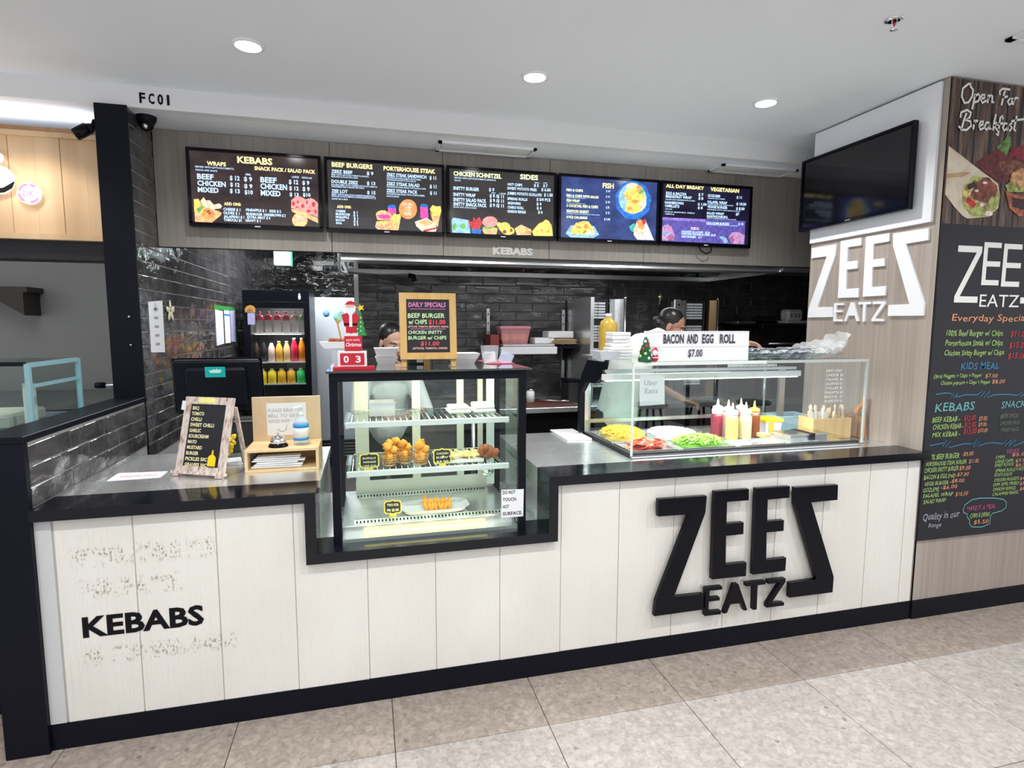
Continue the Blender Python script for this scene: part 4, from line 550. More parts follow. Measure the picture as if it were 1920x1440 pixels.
# switched-off television on the pillar
FT = frame((3.612, 0, 0), (0, -1, 0), (0, 0, 1))
t = thing('television', (3.63, .51, 2.19), 'switched-off black television mounted on the white pillar panel', 'television')
g = G()
for a in (((-.905, 2.622), (-.12, 2.622), (-.12, 2.636), (-.905, 2.636)), ((-.905, 2.19), (-.12, 2.19), (-.12, 2.212), (-.905, 2.212)), ((-.905, 2.212), (-.891, 2.212), (-.891, 2.622), (-.905, 2.622)), ((-.134, 2.212), (-.12, 2.212), (-.12, 2.622), (-.134, 2.622))): g.prism(a, FT, 0, -.012)
put('bezel', g, black_gloss, t)
put('housing', G().prism([(-.905, 2.19), (-.12, 2.19), (-.12, 2.636), (-.905, 2.636)], FT, -.012, -.03), black, t)
put('display', G().rect(-.891, -.134, 2.212, 2.622, FT, -.009), mat('dead_screen', (.004, .004, .006), .08, spec=.6), t)
put('wall_bracket', G().prism([(-.6, 2.3), (-.4, 2.3), (-.4, 2.52), (-.6, 2.52)], FT, -.03, -.053), black, t)
put('maker_badge', G().rect(-.53, -.49, 2.197, 2.203, FT, .0006), alu, t)

# breakfast poster
Fp = FY(-.001)
po = put('poster', B(3.69, 4.56, -.008, -.0005, 2.098, 2.80), mat('dark_planks_print', (.08, .05, .04), .45), label='printed poster reading Open For Breakfast with a wrap on dark planks', cat='poster')
m = MT['dark_planks_print']; n1 = noise(m, pos(m, (38, 1, 3)), 1, 5, .7)
wv = nd(m, 'TexWave', wave_type='BANDS', bands_direction='X'); wv.inputs['Scale'].default_value = 1; lk(m, pos(m, (3.1, 0, 0)), wv.inputs[0])
cc = ramp(m, n1, [(.36, (.02, .012, .01)), (.52, (.10, .06, .045)), (.72, (.26, .18, .13))]); base(m, mixc(m, ramp(m, wv.outputs['Fac'], [(.03, (1, 1, 1)), (.07, (0, 0, 0))]), cc, (.012, .008, .01)))
PC = {'steak': (.13, .02, .02), 'steak2': (.2, .07, .05), 'leaf': (.12, .25, .07), 'berry': (.22, .01, .03), 'tort': (.68, .62, .47), 'tfold': (.5, .36, .2), 'let': (.42, .4, .13), 'meat': (.2, .06, .035), 'dark': (.04, .015, .015), 'meat2': (.3, .08, .04),
      'tom': (.6, .03, .02), 'corn': (.75, .62, .2), 'onion': (.75, .65, .62), 'let2': (.35, .42, .12), 'bun': (.62, .34, .15), 'pot': (.42, .12, .05)}
gs = {}
for i, (c, pts) in enumerate(POSTER[1]):
    pts = [(max(3.6915, x), max(2.1, z)) for x, z in pts]; key = c
    gs.setdefault(key, G()).poly(pts, Fp, .0085 + i * .00012)
for c, g in gs.items(): put('printed_picture', g, mottled(mat('print_' + c, PC[c], .45), PC[c], *((.82, 1.04, 14) if c in ('tort', 'tfold') else (.4, 1.3, 45))), po, kind='stuff')
g = G()
for st in SCRIPT: g.strip(st, Fp, .0125, .011)
put('lettering', g, mat('print_white', (.82, .82, .8), .5), po, kind='stuff')

# tall chalkboard on the pillar
cbm = mat('chalkboard_black', (.011, .011, .016), .5)
cb_ = put('chalkboard', B(3.687, 4.56, -.012, -.0005, .438, 2.097), cbm, label='tall black chalkboard with ZEEZ EATZ and Everyday Specials on the pillar', cat='chalkboard')
CC = {'o': (.62, .27, .14), 'g': (.33, .5, .16), 'r': (.5, .04, .05), 'b': (.04, .2, .36), 't': (.13, .36, .36), 'd': (.14, .17, .12), 'p': (.42, .08, .22), 'w': (.3, .32, .36)}
cm = {k: mat('chalk_' + k, v, .8) for k, v in CC.items()}
gs = {}
for (b, a0, b0, a1, h, c) in CB[0]: text(gs.setdefault(c, G()), b, Fp, a0, b0, min(a1, 4.55), h * .95, .0125, .008, .12, .05)
for c, g in gs.items(): put('chalk_lettering', g, cm[c], cb_, kind='stuff')
for n_, pts in CB[1]: put('chalk_line', G().strip(pts, Fp, .0128, .005, n_ == 'cloud'), cm['t' if n_ == 'cloud' else 'b'], cb_)
g = G()                                                            # board heading in thin white strokes
def zee(x0, x1, z0, z1, w, flip=False):
    f = (lambda x: x0 + x1 - x) if flip else (lambda x: x)
    for a in (((x0, z1), (x1, z1), (x1, z1 - w), (x0, z1 - w)), ((x0, z0 + w), (x1 * .98 + x0 * .02, z0 + w), (x1 * .98 + x0 * .02, z0), (x0, z0)), ((x1 - w * 1.1, z1 - w), (x1, z1 - w), (x0 + w * 1.1, z0 + w), (x0, z0 + w))): g.poly([(f(x), z) for x, z in a][::-1 if not flip else 1], Fp, .0125)
def eee(x0, x1, z0, z1, w):
    g.rect(x0, x0 + w, z0, z1, Fp, .0125)
    for z in (z0, (z0 + z1) / 2 - w / 2, z1 - w): g.rect(x0 + w, x1, z, z + w, Fp, .0125)
zee(3.80, 3.96, 1.703, 1.992, .032); eee(3.972, 4.09, 1.795, 2.015, .027); eee(4.108, 4.235, 1.79, 2.012, .027); zee(4.25, 4.41, 1.703, 1.985, .032, True)
text(g, 'EATZ', Fp, 3.972, 1.683, 4.245, .068, .0125, .0)
put('painted_heading', g, mat('chalk_white', (.8, .8, .78), .7), cb_, kind='stuff')
# ================================================================ LEFT: NEIGHBOUR'S STALL
def islands(name, g, m, parent):            # one object per loose piece (letters)
    par = list(range(len(g.v)))
    def find(a):
        while par[a] != a: par[a] = par[par[a]]; a = par[a]
        return a
    for f in g.f:
        for i in f[1:]: par[find(i)] = find(f[0])
    gr = {}
    for f, s in zip(g.f, g.sm): gr.setdefault(find(f[0]), []).append(f)
    for fs in gr.values():
        ids = sorted({i for f in fs for i in f}); mp = {a: k for k, a in enumerate(ids)}; q = G(); q.add([g.v[i] for i in ids], [tuple(mp[i] for i in f) for f in fs]); put(name, q, m, parent)
grey_wall = mat('neighbour_grey_wall', (.30, .30, .28), .8)
put('wall_neighbour', B(-6, XL - .14, 3.4, 3.5, 0, ZS), grey_wall, kind='structure')
put('wall_neighbour_beam', B(-3.2, XL - .148, 1.33, 1.5, 1.93, 2.03), black_matt, kind='structure')
ns = thing('wood_sign_board', (-1.7, 1.3, 2.03), 'honey oak slatted sign board of the neighbouring stall left of the black post', 'sign board')
for i in range(14): put('slat', G().box(-.465 - .118 * (i + 1) + .0005, -.465 - .118 * i, 1.3 + (i % 2) * .003, 1.33, 2.06, 2.56, None, .0015), oak, ns)
put('edge_rail', B(-2.15, -.465, 1.285, 1.33, 2.03, 2.06), oak, ns); put('edge_rail', B(-2.15, -.465, 1.285, 1.33, 2.56, 2.585), oak, ns)
put('top_board', B(-2.15, -.465, 1.3, 1.42, 2.585, 2.612), board_wood, ns)
FN = FY(1.298)
t = thing('round_logo_sign', (-.84, 1.27, 2.24), 'small glowing round pink and white sign on the honey oak board', 'sign')
put('glowing_face', G().lathe((-.842, 1.285, 2.262), [(.0, .0), (.052, .0), (.055, .006), (.055, .012)], 28, Matrix.Rotation(PI / 2, 4, 'X')), mat('glow_white', (1, .95, .92), .4, em=1.0), t)
g = G()
for a0, a1 in ((1.7, 2.9), (3.2, 4.2), (-1.5, -.5), (.9, 1.4)): g.strip([(-.842 + .045 * math.cos(a0 + (a1 - a0) * i / 8), 2.262 + .045 * math.sin(a0 + (a1 - a0) * i / 8)) for i in range(9)], FN, .027, .011)
put('pink_ring', g, mat('glow_pink', (.9, .12, .4), .4, em=.6), t, kind='stuff')
g = G(); text(g, 'DK', FN, -.868, 2.247, -.818, .03, .027, .02); put('lettering', g, mat('glow_pink', (1, .3, .55)), t, kind='stuff')
t = thing('logo_sign', (-1.02, 1.25, 2.2), 'white backlit sign with a dark curl cut by the left edge of the photo', 'sign')
put('glowing_face', G().lathe((-.975, 1.285, 2.325), [(0, 0), (.065, 0), (.075, .01)], 24, Matrix.Rotation(PI / 2, 4, 'X')), mat('glow_white', (1, .95, .92)), t)
put('glowing_face', G().lathe((-.968, 1.285, 2.435), [(0, 0), (.022, 0), (.027, .01)], 20, Matrix.Rotation(PI / 2, 4, 'X')), mat('glow_white', (1, .95, .92)), t)
put('dark_curl', G().prism([(-1.02, 2.27), (-.95, 2.285), (-.902, 2.318), (-.915, 2.285), (-.95, 2.262), (-1.01, 2.25)], FN, .032, .015), ink, t)
put('wall_bracket', G().prism([(-2.6, 1.88), (-1.80, 1.88), (-1.80, 1.84), (-1.83, 1.83), (-1.83, 1.65), (-2.05, 1.80), (-2.6, 1.80)], FY(3.4), .25, 0), mat('dark_brown', (.05, .04, .035), .6), None, 'dark bracket shelf on the grey wall of the neighbouring stall', 'shelf')
nc = thing('neighbour_counter', (-1.4, 1.0, 0), 'blue-grey topped counter of the neighbouring stall behind the knee wall', 'counter')
put('worktop', B(-3.2, -.462, .25, 1.1, 1.10, 1.13), mat('blue_grey_top', (.10, .14, .17), .25), nc)
put('front_panel', B(-3.2, -.462, .27, .3, .1, 1.10), mat('copper_laminate', (.45, .25, .17), .5), nc)
put('kickboard', B(-3.2, -.462, .28, .3, 0, .1), black, nc)
sc = thing('display_case', (-1.0, .55, 1.13), 'glass display case with pale blue edges on the neighbour counter', 'display case')
edge = mat('pale_blue_edge', (.25, .45, .5), .2)
for nm, b in (('glass_pane', (-1.9, -.476, .38, .386, 1.135, 1.415)), ('glass_pane', (-.48, -.474, .386, .8, 1.135, 1.415)), ('glass_top', (-1.9, -.474, .38, .8, 1.415, 1.423))): put(nm, B(*b), pane2, sc)
for b in ((-.486, -.468, .374, .392, 1.13, 1.42), (-.486, -.468, .79, .806, 1.13, 1.42), (-.484, -.470, .392, .79, 1.405, 1.424), (-.483, -.472, .392, .79, 1.32, 1.335)): put('edge_profile', B(*b), edge, sc)
put('top_profile', B(-1.9, -.486, .372, .392, 1.412, 1.428), black, sc)
put('inner_tray', G().box(-1.8, -.60, .46, .76, 1.14, 1.2, None, .01), mat('dull_cream', (.36, .35, .31), .6), sc); put('price_rail', B(-1.9, -.62, .44, .45, 1.33, 1.345), white_pl, sc); put('support_post', B(-.56, -.52, .5, .52, 1.14, 1.33), cream, sc)
t = thing('service_bench', (-1.1, 2.6, 0), 'back bench of the neighbouring stall with dim machines', 'bench')
put('worktop', B(-3, -.5, 2.3, 3.3, .98, 1.02), mat('dull_steel', (.25, .25, .24), .4, .6), t); put('carcass', B(-3, -.5, 2.32, 3.3, .003, .98), black_matt, t)
put('shelf_board', B(-1.1, -.5, 2.9, 3.3, 1.30, 1.33), black, t); put('back_panel', B(-1.25, -.5, 3.32, 3.38, 1.02, 1.26), mat('dull_cream', (.4, .4, .38)), t)
t = thing('sandwich_press', (-.82, 2.35, 1.02), 'dim steel sandwich press with black handle beside the black post', 'press')
put('body', G().box(-.95, -.6, 2.4, 2.7, 1.02, 1.09, None, .01), cream, t); put('lid', G().box(-.95, -.6, 2.4, 2.7, 1.10, 1.16, None, .012), mat('dull_steel', (.3, .3, .3)), t)
put('handle', G().tube([(-1.02, 2.38, 1.14), (-.95, 2.36, 1.14), (-.6, 2.36, 1.13)], .012, 8), alu, t); put('grip', G().tube([(-1.05, 2.38, 1.14), (-.99, 2.37, 1.14)], .022, 8), black, t)

# ================================================================ LEFT COUNTER
ZT = .9245
t = thing('taped_paper', (-.11, .42, ZT), 'flat white paper with faint pink writing taped to the left steel worktop', 'paper')
FTOP = frame((-.215, .355, ZT), (.998, .05, 0), (-.05, .998, 0)); q = G().prism([(0, 0), (.2, .0), (.2, .11), (-.0, .135)], FTOP, .0008, 0); put('sheet', q, paper, t)
g = G(); text(g, 'thank you', FTOP, .03, .045, .17, .03, .0012, .02, .2); put('lettering', g, mat('pink_ink', (.8, .4, .5), .7), t, kind='stuff')
# sauce list A-frame
t = thing('sauce_board', (.15, .38, ZT), 'small whitewashed A-frame chalkboard listing sauces on the left worktop', 'chalkboard')
u = Vector((.889, -.458, 0)); bk = Vector((.458, .889, 0)); v = (Vector((0, 0, 1)) * .965 + bk * .26).normalized(); FS = frame((.034, .40, ZT + .012), u, v)
W_, H_ = .245, .335
for a in (((0, 0), (.032, 0), (.032, H_), (0, H_)), ((W_ - .032, 0), (W_, 0), (W_, H_), (W_ - .032, H_)), ((.032, H_ - .032), (W_ - .032, H_ - .032), (W_ - .032, H_), (.032, H_)), ((.032, .0), (W_ - .032, .0), (W_ - .032, .03), (.032, .03))): put('frame_rail', G().prism(a, FS, .006, -.008), dirty_wood, t)
put('ledge', G().prism([(-.008, -.004), (W_ + .008, -.004), (W_ + .008, .008), (-.008, .008)], FS, .022, -.008), dirty_wood, t)
for x in (.0, W_ - .03): put('foot', G().prism([(x, -.014), (x + .03, -.014), (x + .03, -.004), (x, -.004)], FS, .018, -.006), dirty_wood, t)
bd = put('board', G().prism([(.03, .028), (W_ - .03, .028), (W_ - .03, H_ - .03), (.03, H_ - .03)], FS, .0015, -.003), cbm, t)
g = G()
for i, (w, x) in enumerate((('BBQ', 75), ('TOMATO', 140), ('CHILLI', 120), ('SWEET CHILLI', 268), ('GARLIC', 130), ('SOURCREAM', 225), ('MAYO', 100), ('MUSTARD', 170), ('BURGER', 138), ('PICKLES 50C', 245), ('GRAVIES 50C', 250))):
    text(g, w, FS, .04, .292 - .0248 * i - .014, .04 + x * .000455, .0155, .0022, .03)
put('lettering', g, mat('letter_cream', (.85, .78, .45), .5), bd, kind='stuff')
put('bottle_picture', G().poly([(.155, .035), (.195, .035), (.195, .072), (.186, .082), (.18, .084), (.178, .105), (.172, .105), (.17, .084), (.162, .082), (.155, .072)], FS, .0025), yellow, bd)
put('label_strip', G().prism([(.07, H_ - .026), (.155, H_ - .026), (.155, H_ - .004), (.07, H_ - .004)], FS, .0075, .006), mat('pale_yellow', (.85, .8, .25), .6), t)
put('clip', G().prism([(-.012, H_ - .06), (.004, H_ - .06), (.004, H_ - .02), (-.012, H_ - .02)], FS, .01, -.004), white_pl, t)
bkv = (Vector((0, 0, 1)) * .93 - bk * .0 + bk * .0); FB = frame(Vector((.034, .40, ZT)) + bk * .16, u, (Vector((0, 0, 1)) * .965 - bk * .2))
put('rear_leg', G().prism([(0, 0), (.02, 0), (.02, .3), (0, .3)], FB, .004, -.004), dirty_wood, t); put('rear_leg', G().prism([(W_ - .02, 0), (W_, 0), (W_, .3), (W_ - .02, .3)], FB, .004, -.004), dirty_wood, t)
# bag behind the board
g = G().ell((.33, .47, ZT + .05), (.045, .035, .05), None, 12, 8, .25); put('crumpled_bag', g, film('smoke_bag', (.1, .1, .11), .75), None, 'crumpled grey plastic bag behind the sauce chalkboard', 'bag')
# POS terminal
t = thing('cash_register_screen', (.12, .88, ZT), 'black cash register monitor seen from behind with a teal sticker', 'monitor')
M = rotM((.12, .84, 1.27), .12)
put('monitor_back', G().box(-.085, .325, .82, .86, 1.13, 1.405, M, .012).box(-.02, .26, .79, .825, 1.17, 1.37, M, .012), black, t)
FM = lambda x, y, d=0: M @ Vector((x, .789 - d, y))
put('screen_bezel', G().box(-.09, .33, .86, .868, 1.125, 1.41, M), black_gloss, t)
st_ = put('sticker', G().poly([(.075, 1.325), (.168, 1.325), (.168, 1.378), (.075, 1.378)], FM, .001), mat('teal_sticker', (.0, .45, .42), .4), t)
put('sticker_drawing', G().poly([(.092, 1.362), (.1, 1.347), (.145, 1.347), (.152, 1.36), (.144, 1.366), (.138, 1.361), (.13, 1.369), (.122, 1.362), (.114, 1.367), (.106, 1.36)], FM, .002), mat('pale_teal', (.6, .85, .85), .5), st_)
put('stand', G().box(.08, .16, .86, .93, .96, 1.25, None, .01), black, t); put('stand_base', G().box(.0, .24, .84, 1.0, ZT + .003, ZT + .035, None, .008), black, t)
put('hinge', G().tube([(.06, .865, 1.2), (.18, .865, 1.2)], .02, 12), steel, t)
t = thing('receipt_printer', (.25, .75, ZT), 'black receipt printer with pale slot behind the wooden box', 'printer')
put('body', G().box(.17, .33, .80, .85, ZT, 1.11, None, .01), black_matt, t); put('paper_slot', B(.19, .32, .796, .80, 1.086, 1.094), alu, t); put('status_lamp', B(.285, .31, .796, .80, 1.068, 1.074), mat('amber', (.9, .7, .2), .4, em=.3), t)
# jar with yellow wrapped sweets
t = thing('tip_jar', (.205, .7, ZT), 'clear jar of yellow wrapped packets between chalkboard and wooden box', 'jar')
put('glass_body', G().lathe((.2, .68, ZT), [(.0, 0), (.04, 0), (.045, .01), (.045, .12), (.036, .135), (.036, .15)], 20), pane, t)
for i in range(7): put('yellow_packet', G().ell((.2 + random.uniform(-.018, .018), .68 + random.uniform(-.018, .018), ZT + .028 + i * .013), (.016, .01, .014), Euler((random.random() * 3, random.random() * 3, 0)).to_matrix().to_4x4(), 7, 5, .3), yellow, t)
put('paper_tag', B(.175, .215, .628, .63, 1.08, 1.14), paper, t)
t = thing('napkin_stack', (.2, .6, ZT), 'loose white napkins left of the wooden box', 'napkins')
for i in range(4): put('napkin', G().box(.15 + i * .008, .29 + i * .012, .53, .62, ZT + .001 + i * .004, ZT + .004 + i * .004, rotM((.22, .58, .93), 0, 0, .15 * i - .2)), paper, t)
# wooden counter box
boxw = laminate('light_birch_ply', (.72, .50, .26), (.82, .62, .37), (30, 30, 6))
t = thing('wooden_counter_box', (.477, .46, ZT), 'pale wooden pigeonhole box with tall backboard on the left worktop', 'box')
x0, x1, y0, y1, z1 = .322, .634, .355, .575, 1.026
for nm, b in (('box_side', (x0, x0 + .012, y0, y1, ZT, z1)), ('box_side', (x1 - .012, x1, y0, y1, ZT, z1)), ('box_top', (x0 + .012, x1 - .012, y0, y1, z1 - .012, z1)), ('box_floor', (x0 + .012, x1 - .012, y0, y1, ZT, ZT + .012)), ('box_back', (x0 + .012, x1 - .012, y1 - .01, y1, ZT + .012, z1 - .012)), ('backboard', (x0 + .002, x1 - .002, .560, .575, z1, 1.238))): put(nm, G().box(*b, None, .001), mat('box_wood_dummy', (.7, .5, .3)) if 0 else (boxw if nm != 'backboard' else ply), t)
n_ = put('notice', G().rect(.388, .566, 1.052, 1.208, FY(.560), .0012), paper, None, 'white handwritten notice taped to the wooden backboard', 'notice')
g = G()
for i, w in enumerate(('PLEASE RING THE', 'BELL TO GET', 'SERVED NOW')): text(g, w, FY(.56), .394, 1.165 - .026 * i, (.55, .53, .49)[i], .017, .002, .0, .1)
g.strip([(.455 + .02 * math.cos(a), 1.09 + .02 * math.sin(a)) for a in [PI * (1.1 + .9 * i / 8) for i in range(9)]], FY(.56), .002, .003); g.rect(.474, .478, 1.094, 1.1, FY(.56), .002)
put('lettering', g, inkg, n_, kind='stuff')
for i in range(6):
    o = put('wrapped_cutlery', G().box(.345 + .01 * (i % 3), .56 + .012 * (i % 2) - .01 * (i % 3), .37 + .004 * i, .42 + .004 * i, ZT + .014 + i * .0085, ZT + .0205 + i * .0085, rotM((.45, .4, .95), 0, 0, (i % 3 - 1) * .04), .002), paper, None, ['bottom', 'second', 'third', 'fourth', 'fifth', 'topmost'][i] + ' white wrapped cutlery sleeve in the wooden pigeonhole', 'cutlery sleeve', 'cutlery sleeves in the pigeonhole')
t = thing('service_bell', (.455, .42, z1), 'chrome service bell on a black base on the wooden box', 'bell')
put('bell_base', G().lathe((.455, .42, z1), [(0, 0), (.043, 0), (.043, .006), (.034, .018)], 24), black_gloss, t); put('bell_dome', G().lathe((.455, .42, z1 + .015), [(.035, 0), (.034, .012), (.027, .027), (.014, .036), (0, .038)], 24), chrome, t); put('bell_button', G().lathe((.455, .42, z1 + .052), [(.003, 0), (.003, .01), (.006, .011), (.005, .015), (0, .016)], 12), chrome, t)
t = thing('sanitiser_bottle', (.552, .45, z1), 'clear hand sanitiser pump bottle with blue label on the wooden box', 'bottle')
put('bottle_body', G().lathe((.552, .45, z1), [(0, 0), (.032, 0), (.034, .005), (.034, .1), (.028, .118), (.012, .128), (.012, .135)], 24), film('clear_gel', (.75, .9, .95), .35, .05), t)
lb = put('label', G().lathe((.552, .45, z1 + .025), [(.0346, 0), (.0346, .07)], 24), white_pl, t); put('label_band', G().lathe((.552, .45, z1 + .08), [(.035, 0), (.035, .018)], 24), mat('label_blue', (.03, .28, .7), .4), lb); put('label_band', G().lathe((.552, .45, z1 + .022), [(.035, 0), (.035, .012)], 24), mat('label_blue', (.03, .28, .7), .4), lb)
put('pump', G().lathe((.552, .45, z1 + .135), [(.013, 0), (.013, .015), (.004, .017), (.004, .035), (.008, .036), (.008, .046), (0, .048)], 14).tube([(.552, .45, z1 + .175), (.52, .43, z1 + .172)], .005, 8), film('clear_gel2', (.9, .95, .97), .6, .1), t)

# notes on the tiled left wall
FW = frame((XL + .0005, 0, 0), (0, 1, 0), (0, 0, 1))
t = thing('paper_notice', (XL, 1.36, 1.42), 'long white notice sheet taped high on the tiled left wall', 'notice')
put('sheet', G().prism([(1.25, 1.425), (1.47, 1.415), (1.475, 1.72), (1.25, 1.705)], FW, .0025, .0), paper, t)
g = G()
for i in range(5): g.rect(1.32, 1.39, 1.46 + i * .05, 1.475 + i * .05, FW, .0032)
g.strip([(1.35, 1.66), (1.37, 1.68), (1.35, 1.70), (1.34, 1.67), (1.36, 1.65)], FW, .0032, .008); put('printed_blocks', g, inkg, t, kind='stuff')
t = thing('flower_sticker', (XL, 1.6, 1.62), 'cream flower ornament on the tiled wall beside the long notice', 'ornament'); 
for a in (.3, 1.6, 2.9, 4.1, 5.3): put('petal', G().ell((XL + .006, 1.6 + .045 * math.cos(a), 1.66 + .035 * math.sin(a)), (.004, .035, .018), Euler((a, 0, 0)).to_matrix().to_4x4(), 8, 6), mat('cream_petal', (.72, .7, .48), .5), t)
for i, (a, b, l, mm) in enumerate(((2.68, 2.93, 'creased white sheet nearest in the cluster on the tiled wall', paper), (2.98, 3.17, 'white sheet with a blue heading in the middle of the wall cluster', paper), (3.2, 3.38, 'round-cornered lilac leaflet at the back of the wall cluster', mat('lilac_paper', (.55, .5, .8), .6)))):
    t = thing('paper_notice', (XL, (a + b) / 2, 1.42), l, 'notice'); put('sheet', G().prism([(a, 1.41 + .01 * i), (b, 1.42), (b, 1.69 + .01 * i), (a, 1.70)], FW, .003, .0), mm, t)
    if i == 1: put('heading_band', G().rect(a, b, 1.655, 1.67, FW, .004), mat('label_blue', (.03, .28, .7)), t)
put('tape_frame', G().prism([(2.66, 1.7), (3.42, 1.7), (3.42, 1.735), (2.66, 1.735)], FW, .002, 0).prism([(3.385, 1.38), (3.42, 1.38), (3.42, 1.7), (3.385, 1.7)], FW, .002, 0), green, None, 'green tape border around the leaflets on the tiled wall', 'tape', kind='stuff')

# drinks fridge
fx0, fx1, fy0, fy1 = -.225, .345, 3.3, 3.9
t = thing('drinks_fridge', (.06, 3.6, 0), 'tall black glass-door drinks fridge in the aisle', 'fridge')
g = G()
for b in ((fx0, fx0 + .03, fy0 + .04, fy1, .02, 1.88), (fx1 - .03, fx1, fy0 + .04, fy1, .02, 1.88), (fx0 + .03, fx1 - .03, fy1 - .03, fy1, .02, 1.88), (fx0 + .03, fx1 - .03, fy0 + .04, fy1, .02, .25), (fx0 + .03, fx1 - .03, fy0 + .04, fy1, 1.80, 1.88)): g.box(*b)
put('cabinet', g, mat('fridge_side', (.06, .06, .065), .35), t)
put('header', B(fx0, fx1, fy0, fy0 + .04, 1.79, 1.89), black, t); 
put('header_badge', G().prism([(.255, 1.81), (.27, 1.81), (.275, 1.83), (.27, 1.86), (.2625, 1.87), (.255, 1.86), (.25, 1.83)], FY(fy0), .003, 0), white_pl, t)
g = G()
for b in ((fx0, fx0 + .055, 1.785), (fx1 - .05, fx1, 1.785)): g.box(b[0], b[1], fy0, fy0 + .035, .2, 1.785)
g.box(fx0 + .055, fx1 - .05, fy0, fy0 + .035, 1.73, 1.785).box(fx0 + .055, fx1 - .05, fy0, fy0 + .035, .2, .26)
dr = put('door', g, black, t); put('door_glass', B(fx0 + .055, fx1 - .05, fy0 + .014, fy0 + .02, .26, 1.73), pane, dr)
put('plinth', B(fx0, fx1, fy0, fy0 + .03, 0, .195), black_matt, t)
for z in (1.50, 1.235, 1.03, .75): put('shelf', B(fx0 + .032, fx1 - .032, fy0 + .06, fy1 - .05, z - .012, z), mat('shelf_white', (.6, .6, .6), .4), t)
put('lit_back', B(fx0 + .031, fx1 - .031, fy1 - .036, fy1 - .031, 1.0, 1.75), mat('fridge_inner', (.07, .07, .08), .4), t)
def bottle(x, y, z, r, h, body, capm, label, grp, neck=.35, lab=None):
    t = thing('drink_bottle', (x, y, z), label, 'bottle', grp)
    put('bottle_body', G().lathe((x, y, z), [(0, 0), (r, 0), (r, h * (1 - neck)), (r * .45, h * .9), (r * .42, h * .93)], 14), body, t)
    put('cap', G().lathe((x, y, z + h * .93), [(r * .5, 0), (r * .5, h * .07), (0, h * .075)], 12), capm, t)
    if lab: put('label', G().lathe((x, y, z + h * .2), [(r * 1.03, 0), (r * 1.03, h * .3)], 14), lab, t)
    return t
jm = lambda n, c, e=.0: mat(n, c, .25, em=e)  # e puts a faint glow into the juice colours, as if backlit
cols1 = [('pink', (.75, .12, .2)), ('red', (.6, .02, .06)), ('red', (.6, .02, .06)), ('dark red', (.5, .01, .04)), ('pale amber', (.7, .4, .25)), ('dull green', (.15, .3, .12))]
for i, (n, c) in enumerate(cols1):
    x = -.11 + i * .078; bottle(x, 3.42, 1.50, .032, .2, film('tint_clear', (.6, .5, .52), .35, .1), jm('cap_' + n, c), n + '-topped bottle, ' + ('first', 'second', 'third', 'fourth', 'fifth', 'last')[i] + ' from the left on the top fridge shelf', 'bottles on the top fridge shelf', .3, None)
    put('shoulder_label', G().lathe((x, 3.42, 1.50 + .12), [(.0335, 0), (.0335, .045)], 14), jm('cap_' + n, c), bpy.data.objects[[o.name for o in bpy.data.objects if o.name.startswith('drink_bottle')][-1]])
cols2 = [('dark brown', (.05, .03, .02)), ('black', (.02, .02, .02)), ('pink and white', (.85, .6, .55)), ('orange', (.9, .45, .05)), ('pale orange', (.95, .6, .25)), ('crimson', (.75, .02, .08)), ('bright orange', (.95, .25, .02))]
for i, (n, c) in enumerate(cols2):
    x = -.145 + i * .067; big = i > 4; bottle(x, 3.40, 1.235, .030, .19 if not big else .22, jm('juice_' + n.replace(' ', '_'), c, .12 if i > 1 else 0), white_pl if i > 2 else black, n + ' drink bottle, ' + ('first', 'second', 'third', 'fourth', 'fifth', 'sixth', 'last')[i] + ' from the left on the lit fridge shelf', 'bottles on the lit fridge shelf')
for i, (n, c) in enumerate((('golden', (.95, .65, .02)), ('yellow', (.95, .7, .05)), ('amber', (.9, .5, .03)), ('orange', (.95, .42, .05)), ('green', (.05, .6, .15)))):
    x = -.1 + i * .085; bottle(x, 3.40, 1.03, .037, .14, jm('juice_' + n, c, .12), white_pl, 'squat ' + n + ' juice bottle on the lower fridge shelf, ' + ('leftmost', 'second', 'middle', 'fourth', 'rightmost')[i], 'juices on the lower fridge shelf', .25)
t = thing('burger_magnet', (-.16, 3.29, 1.69), 'orange burger-shaped card on the top left of the fridge door', 'card'); put('card', G().prism([(-.205, 1.69), (-.12, 1.69), (-.118, 1.72), (-.13, 1.745), (-.16, 1.757), (-.19, 1.745), (-.208, 1.72)], FY(3.3), .005, 0), mat('bun_orange', (.7, .35, .08), .5), t); put('card_picture', G().prism([(-.19, 1.70), (-.14, 1.70), (-.15, 1.72), (-.16, 1.727), (-.18, 1.72)], FY(3.3), .007, .005), board_wood, t)
put('price_list', G().prism([(-.187, 1.58), (-.126, 1.58), (-.126, 1.685), (-.187, 1.685)], FY(3.3), .003, 0), mat('lilac_paper', (.55, .5, .8)), None, 'small white price list on the fridge door', 'paper')
# white freezer behind
t = thing('upright_freezer', (.45, 4.5, 0), 'tall white upright freezer behind the drinks fridge', 'freezer')
put('cabinet', G().box(.10, .745, 4.2, 4.85, .30, 1.875, None, .01), mat('fridge_white', (.72, .76, .82), .35), t); put('grille', B(.12, .73, 4.21, 4.8, .05, .30), black_matt, t)
for i in range(5): put('grille_bar', B(.12, .73, 4.195, 4.21, .12 + i * .035, .13 + i * .035), alu, t)
put('round_sticker', G().lathe((.435, 4.199, 1.70), [(0, 0), (.035, 0), (.035, .001)], 20, Matrix.Rotation(PI / 2, 4, 'X')), mat('sticker_blue', (.2, .5, .85), .5), t); put('round_sticker', G().lathe((.56, 4.199, 1.66), [(0, 0), (.05, 0), (.05, .001)], 20, Matrix.Rotation(PI / 2, 4, 'X')), mat('sticker_green', (.25, .7, .55), .5), t)
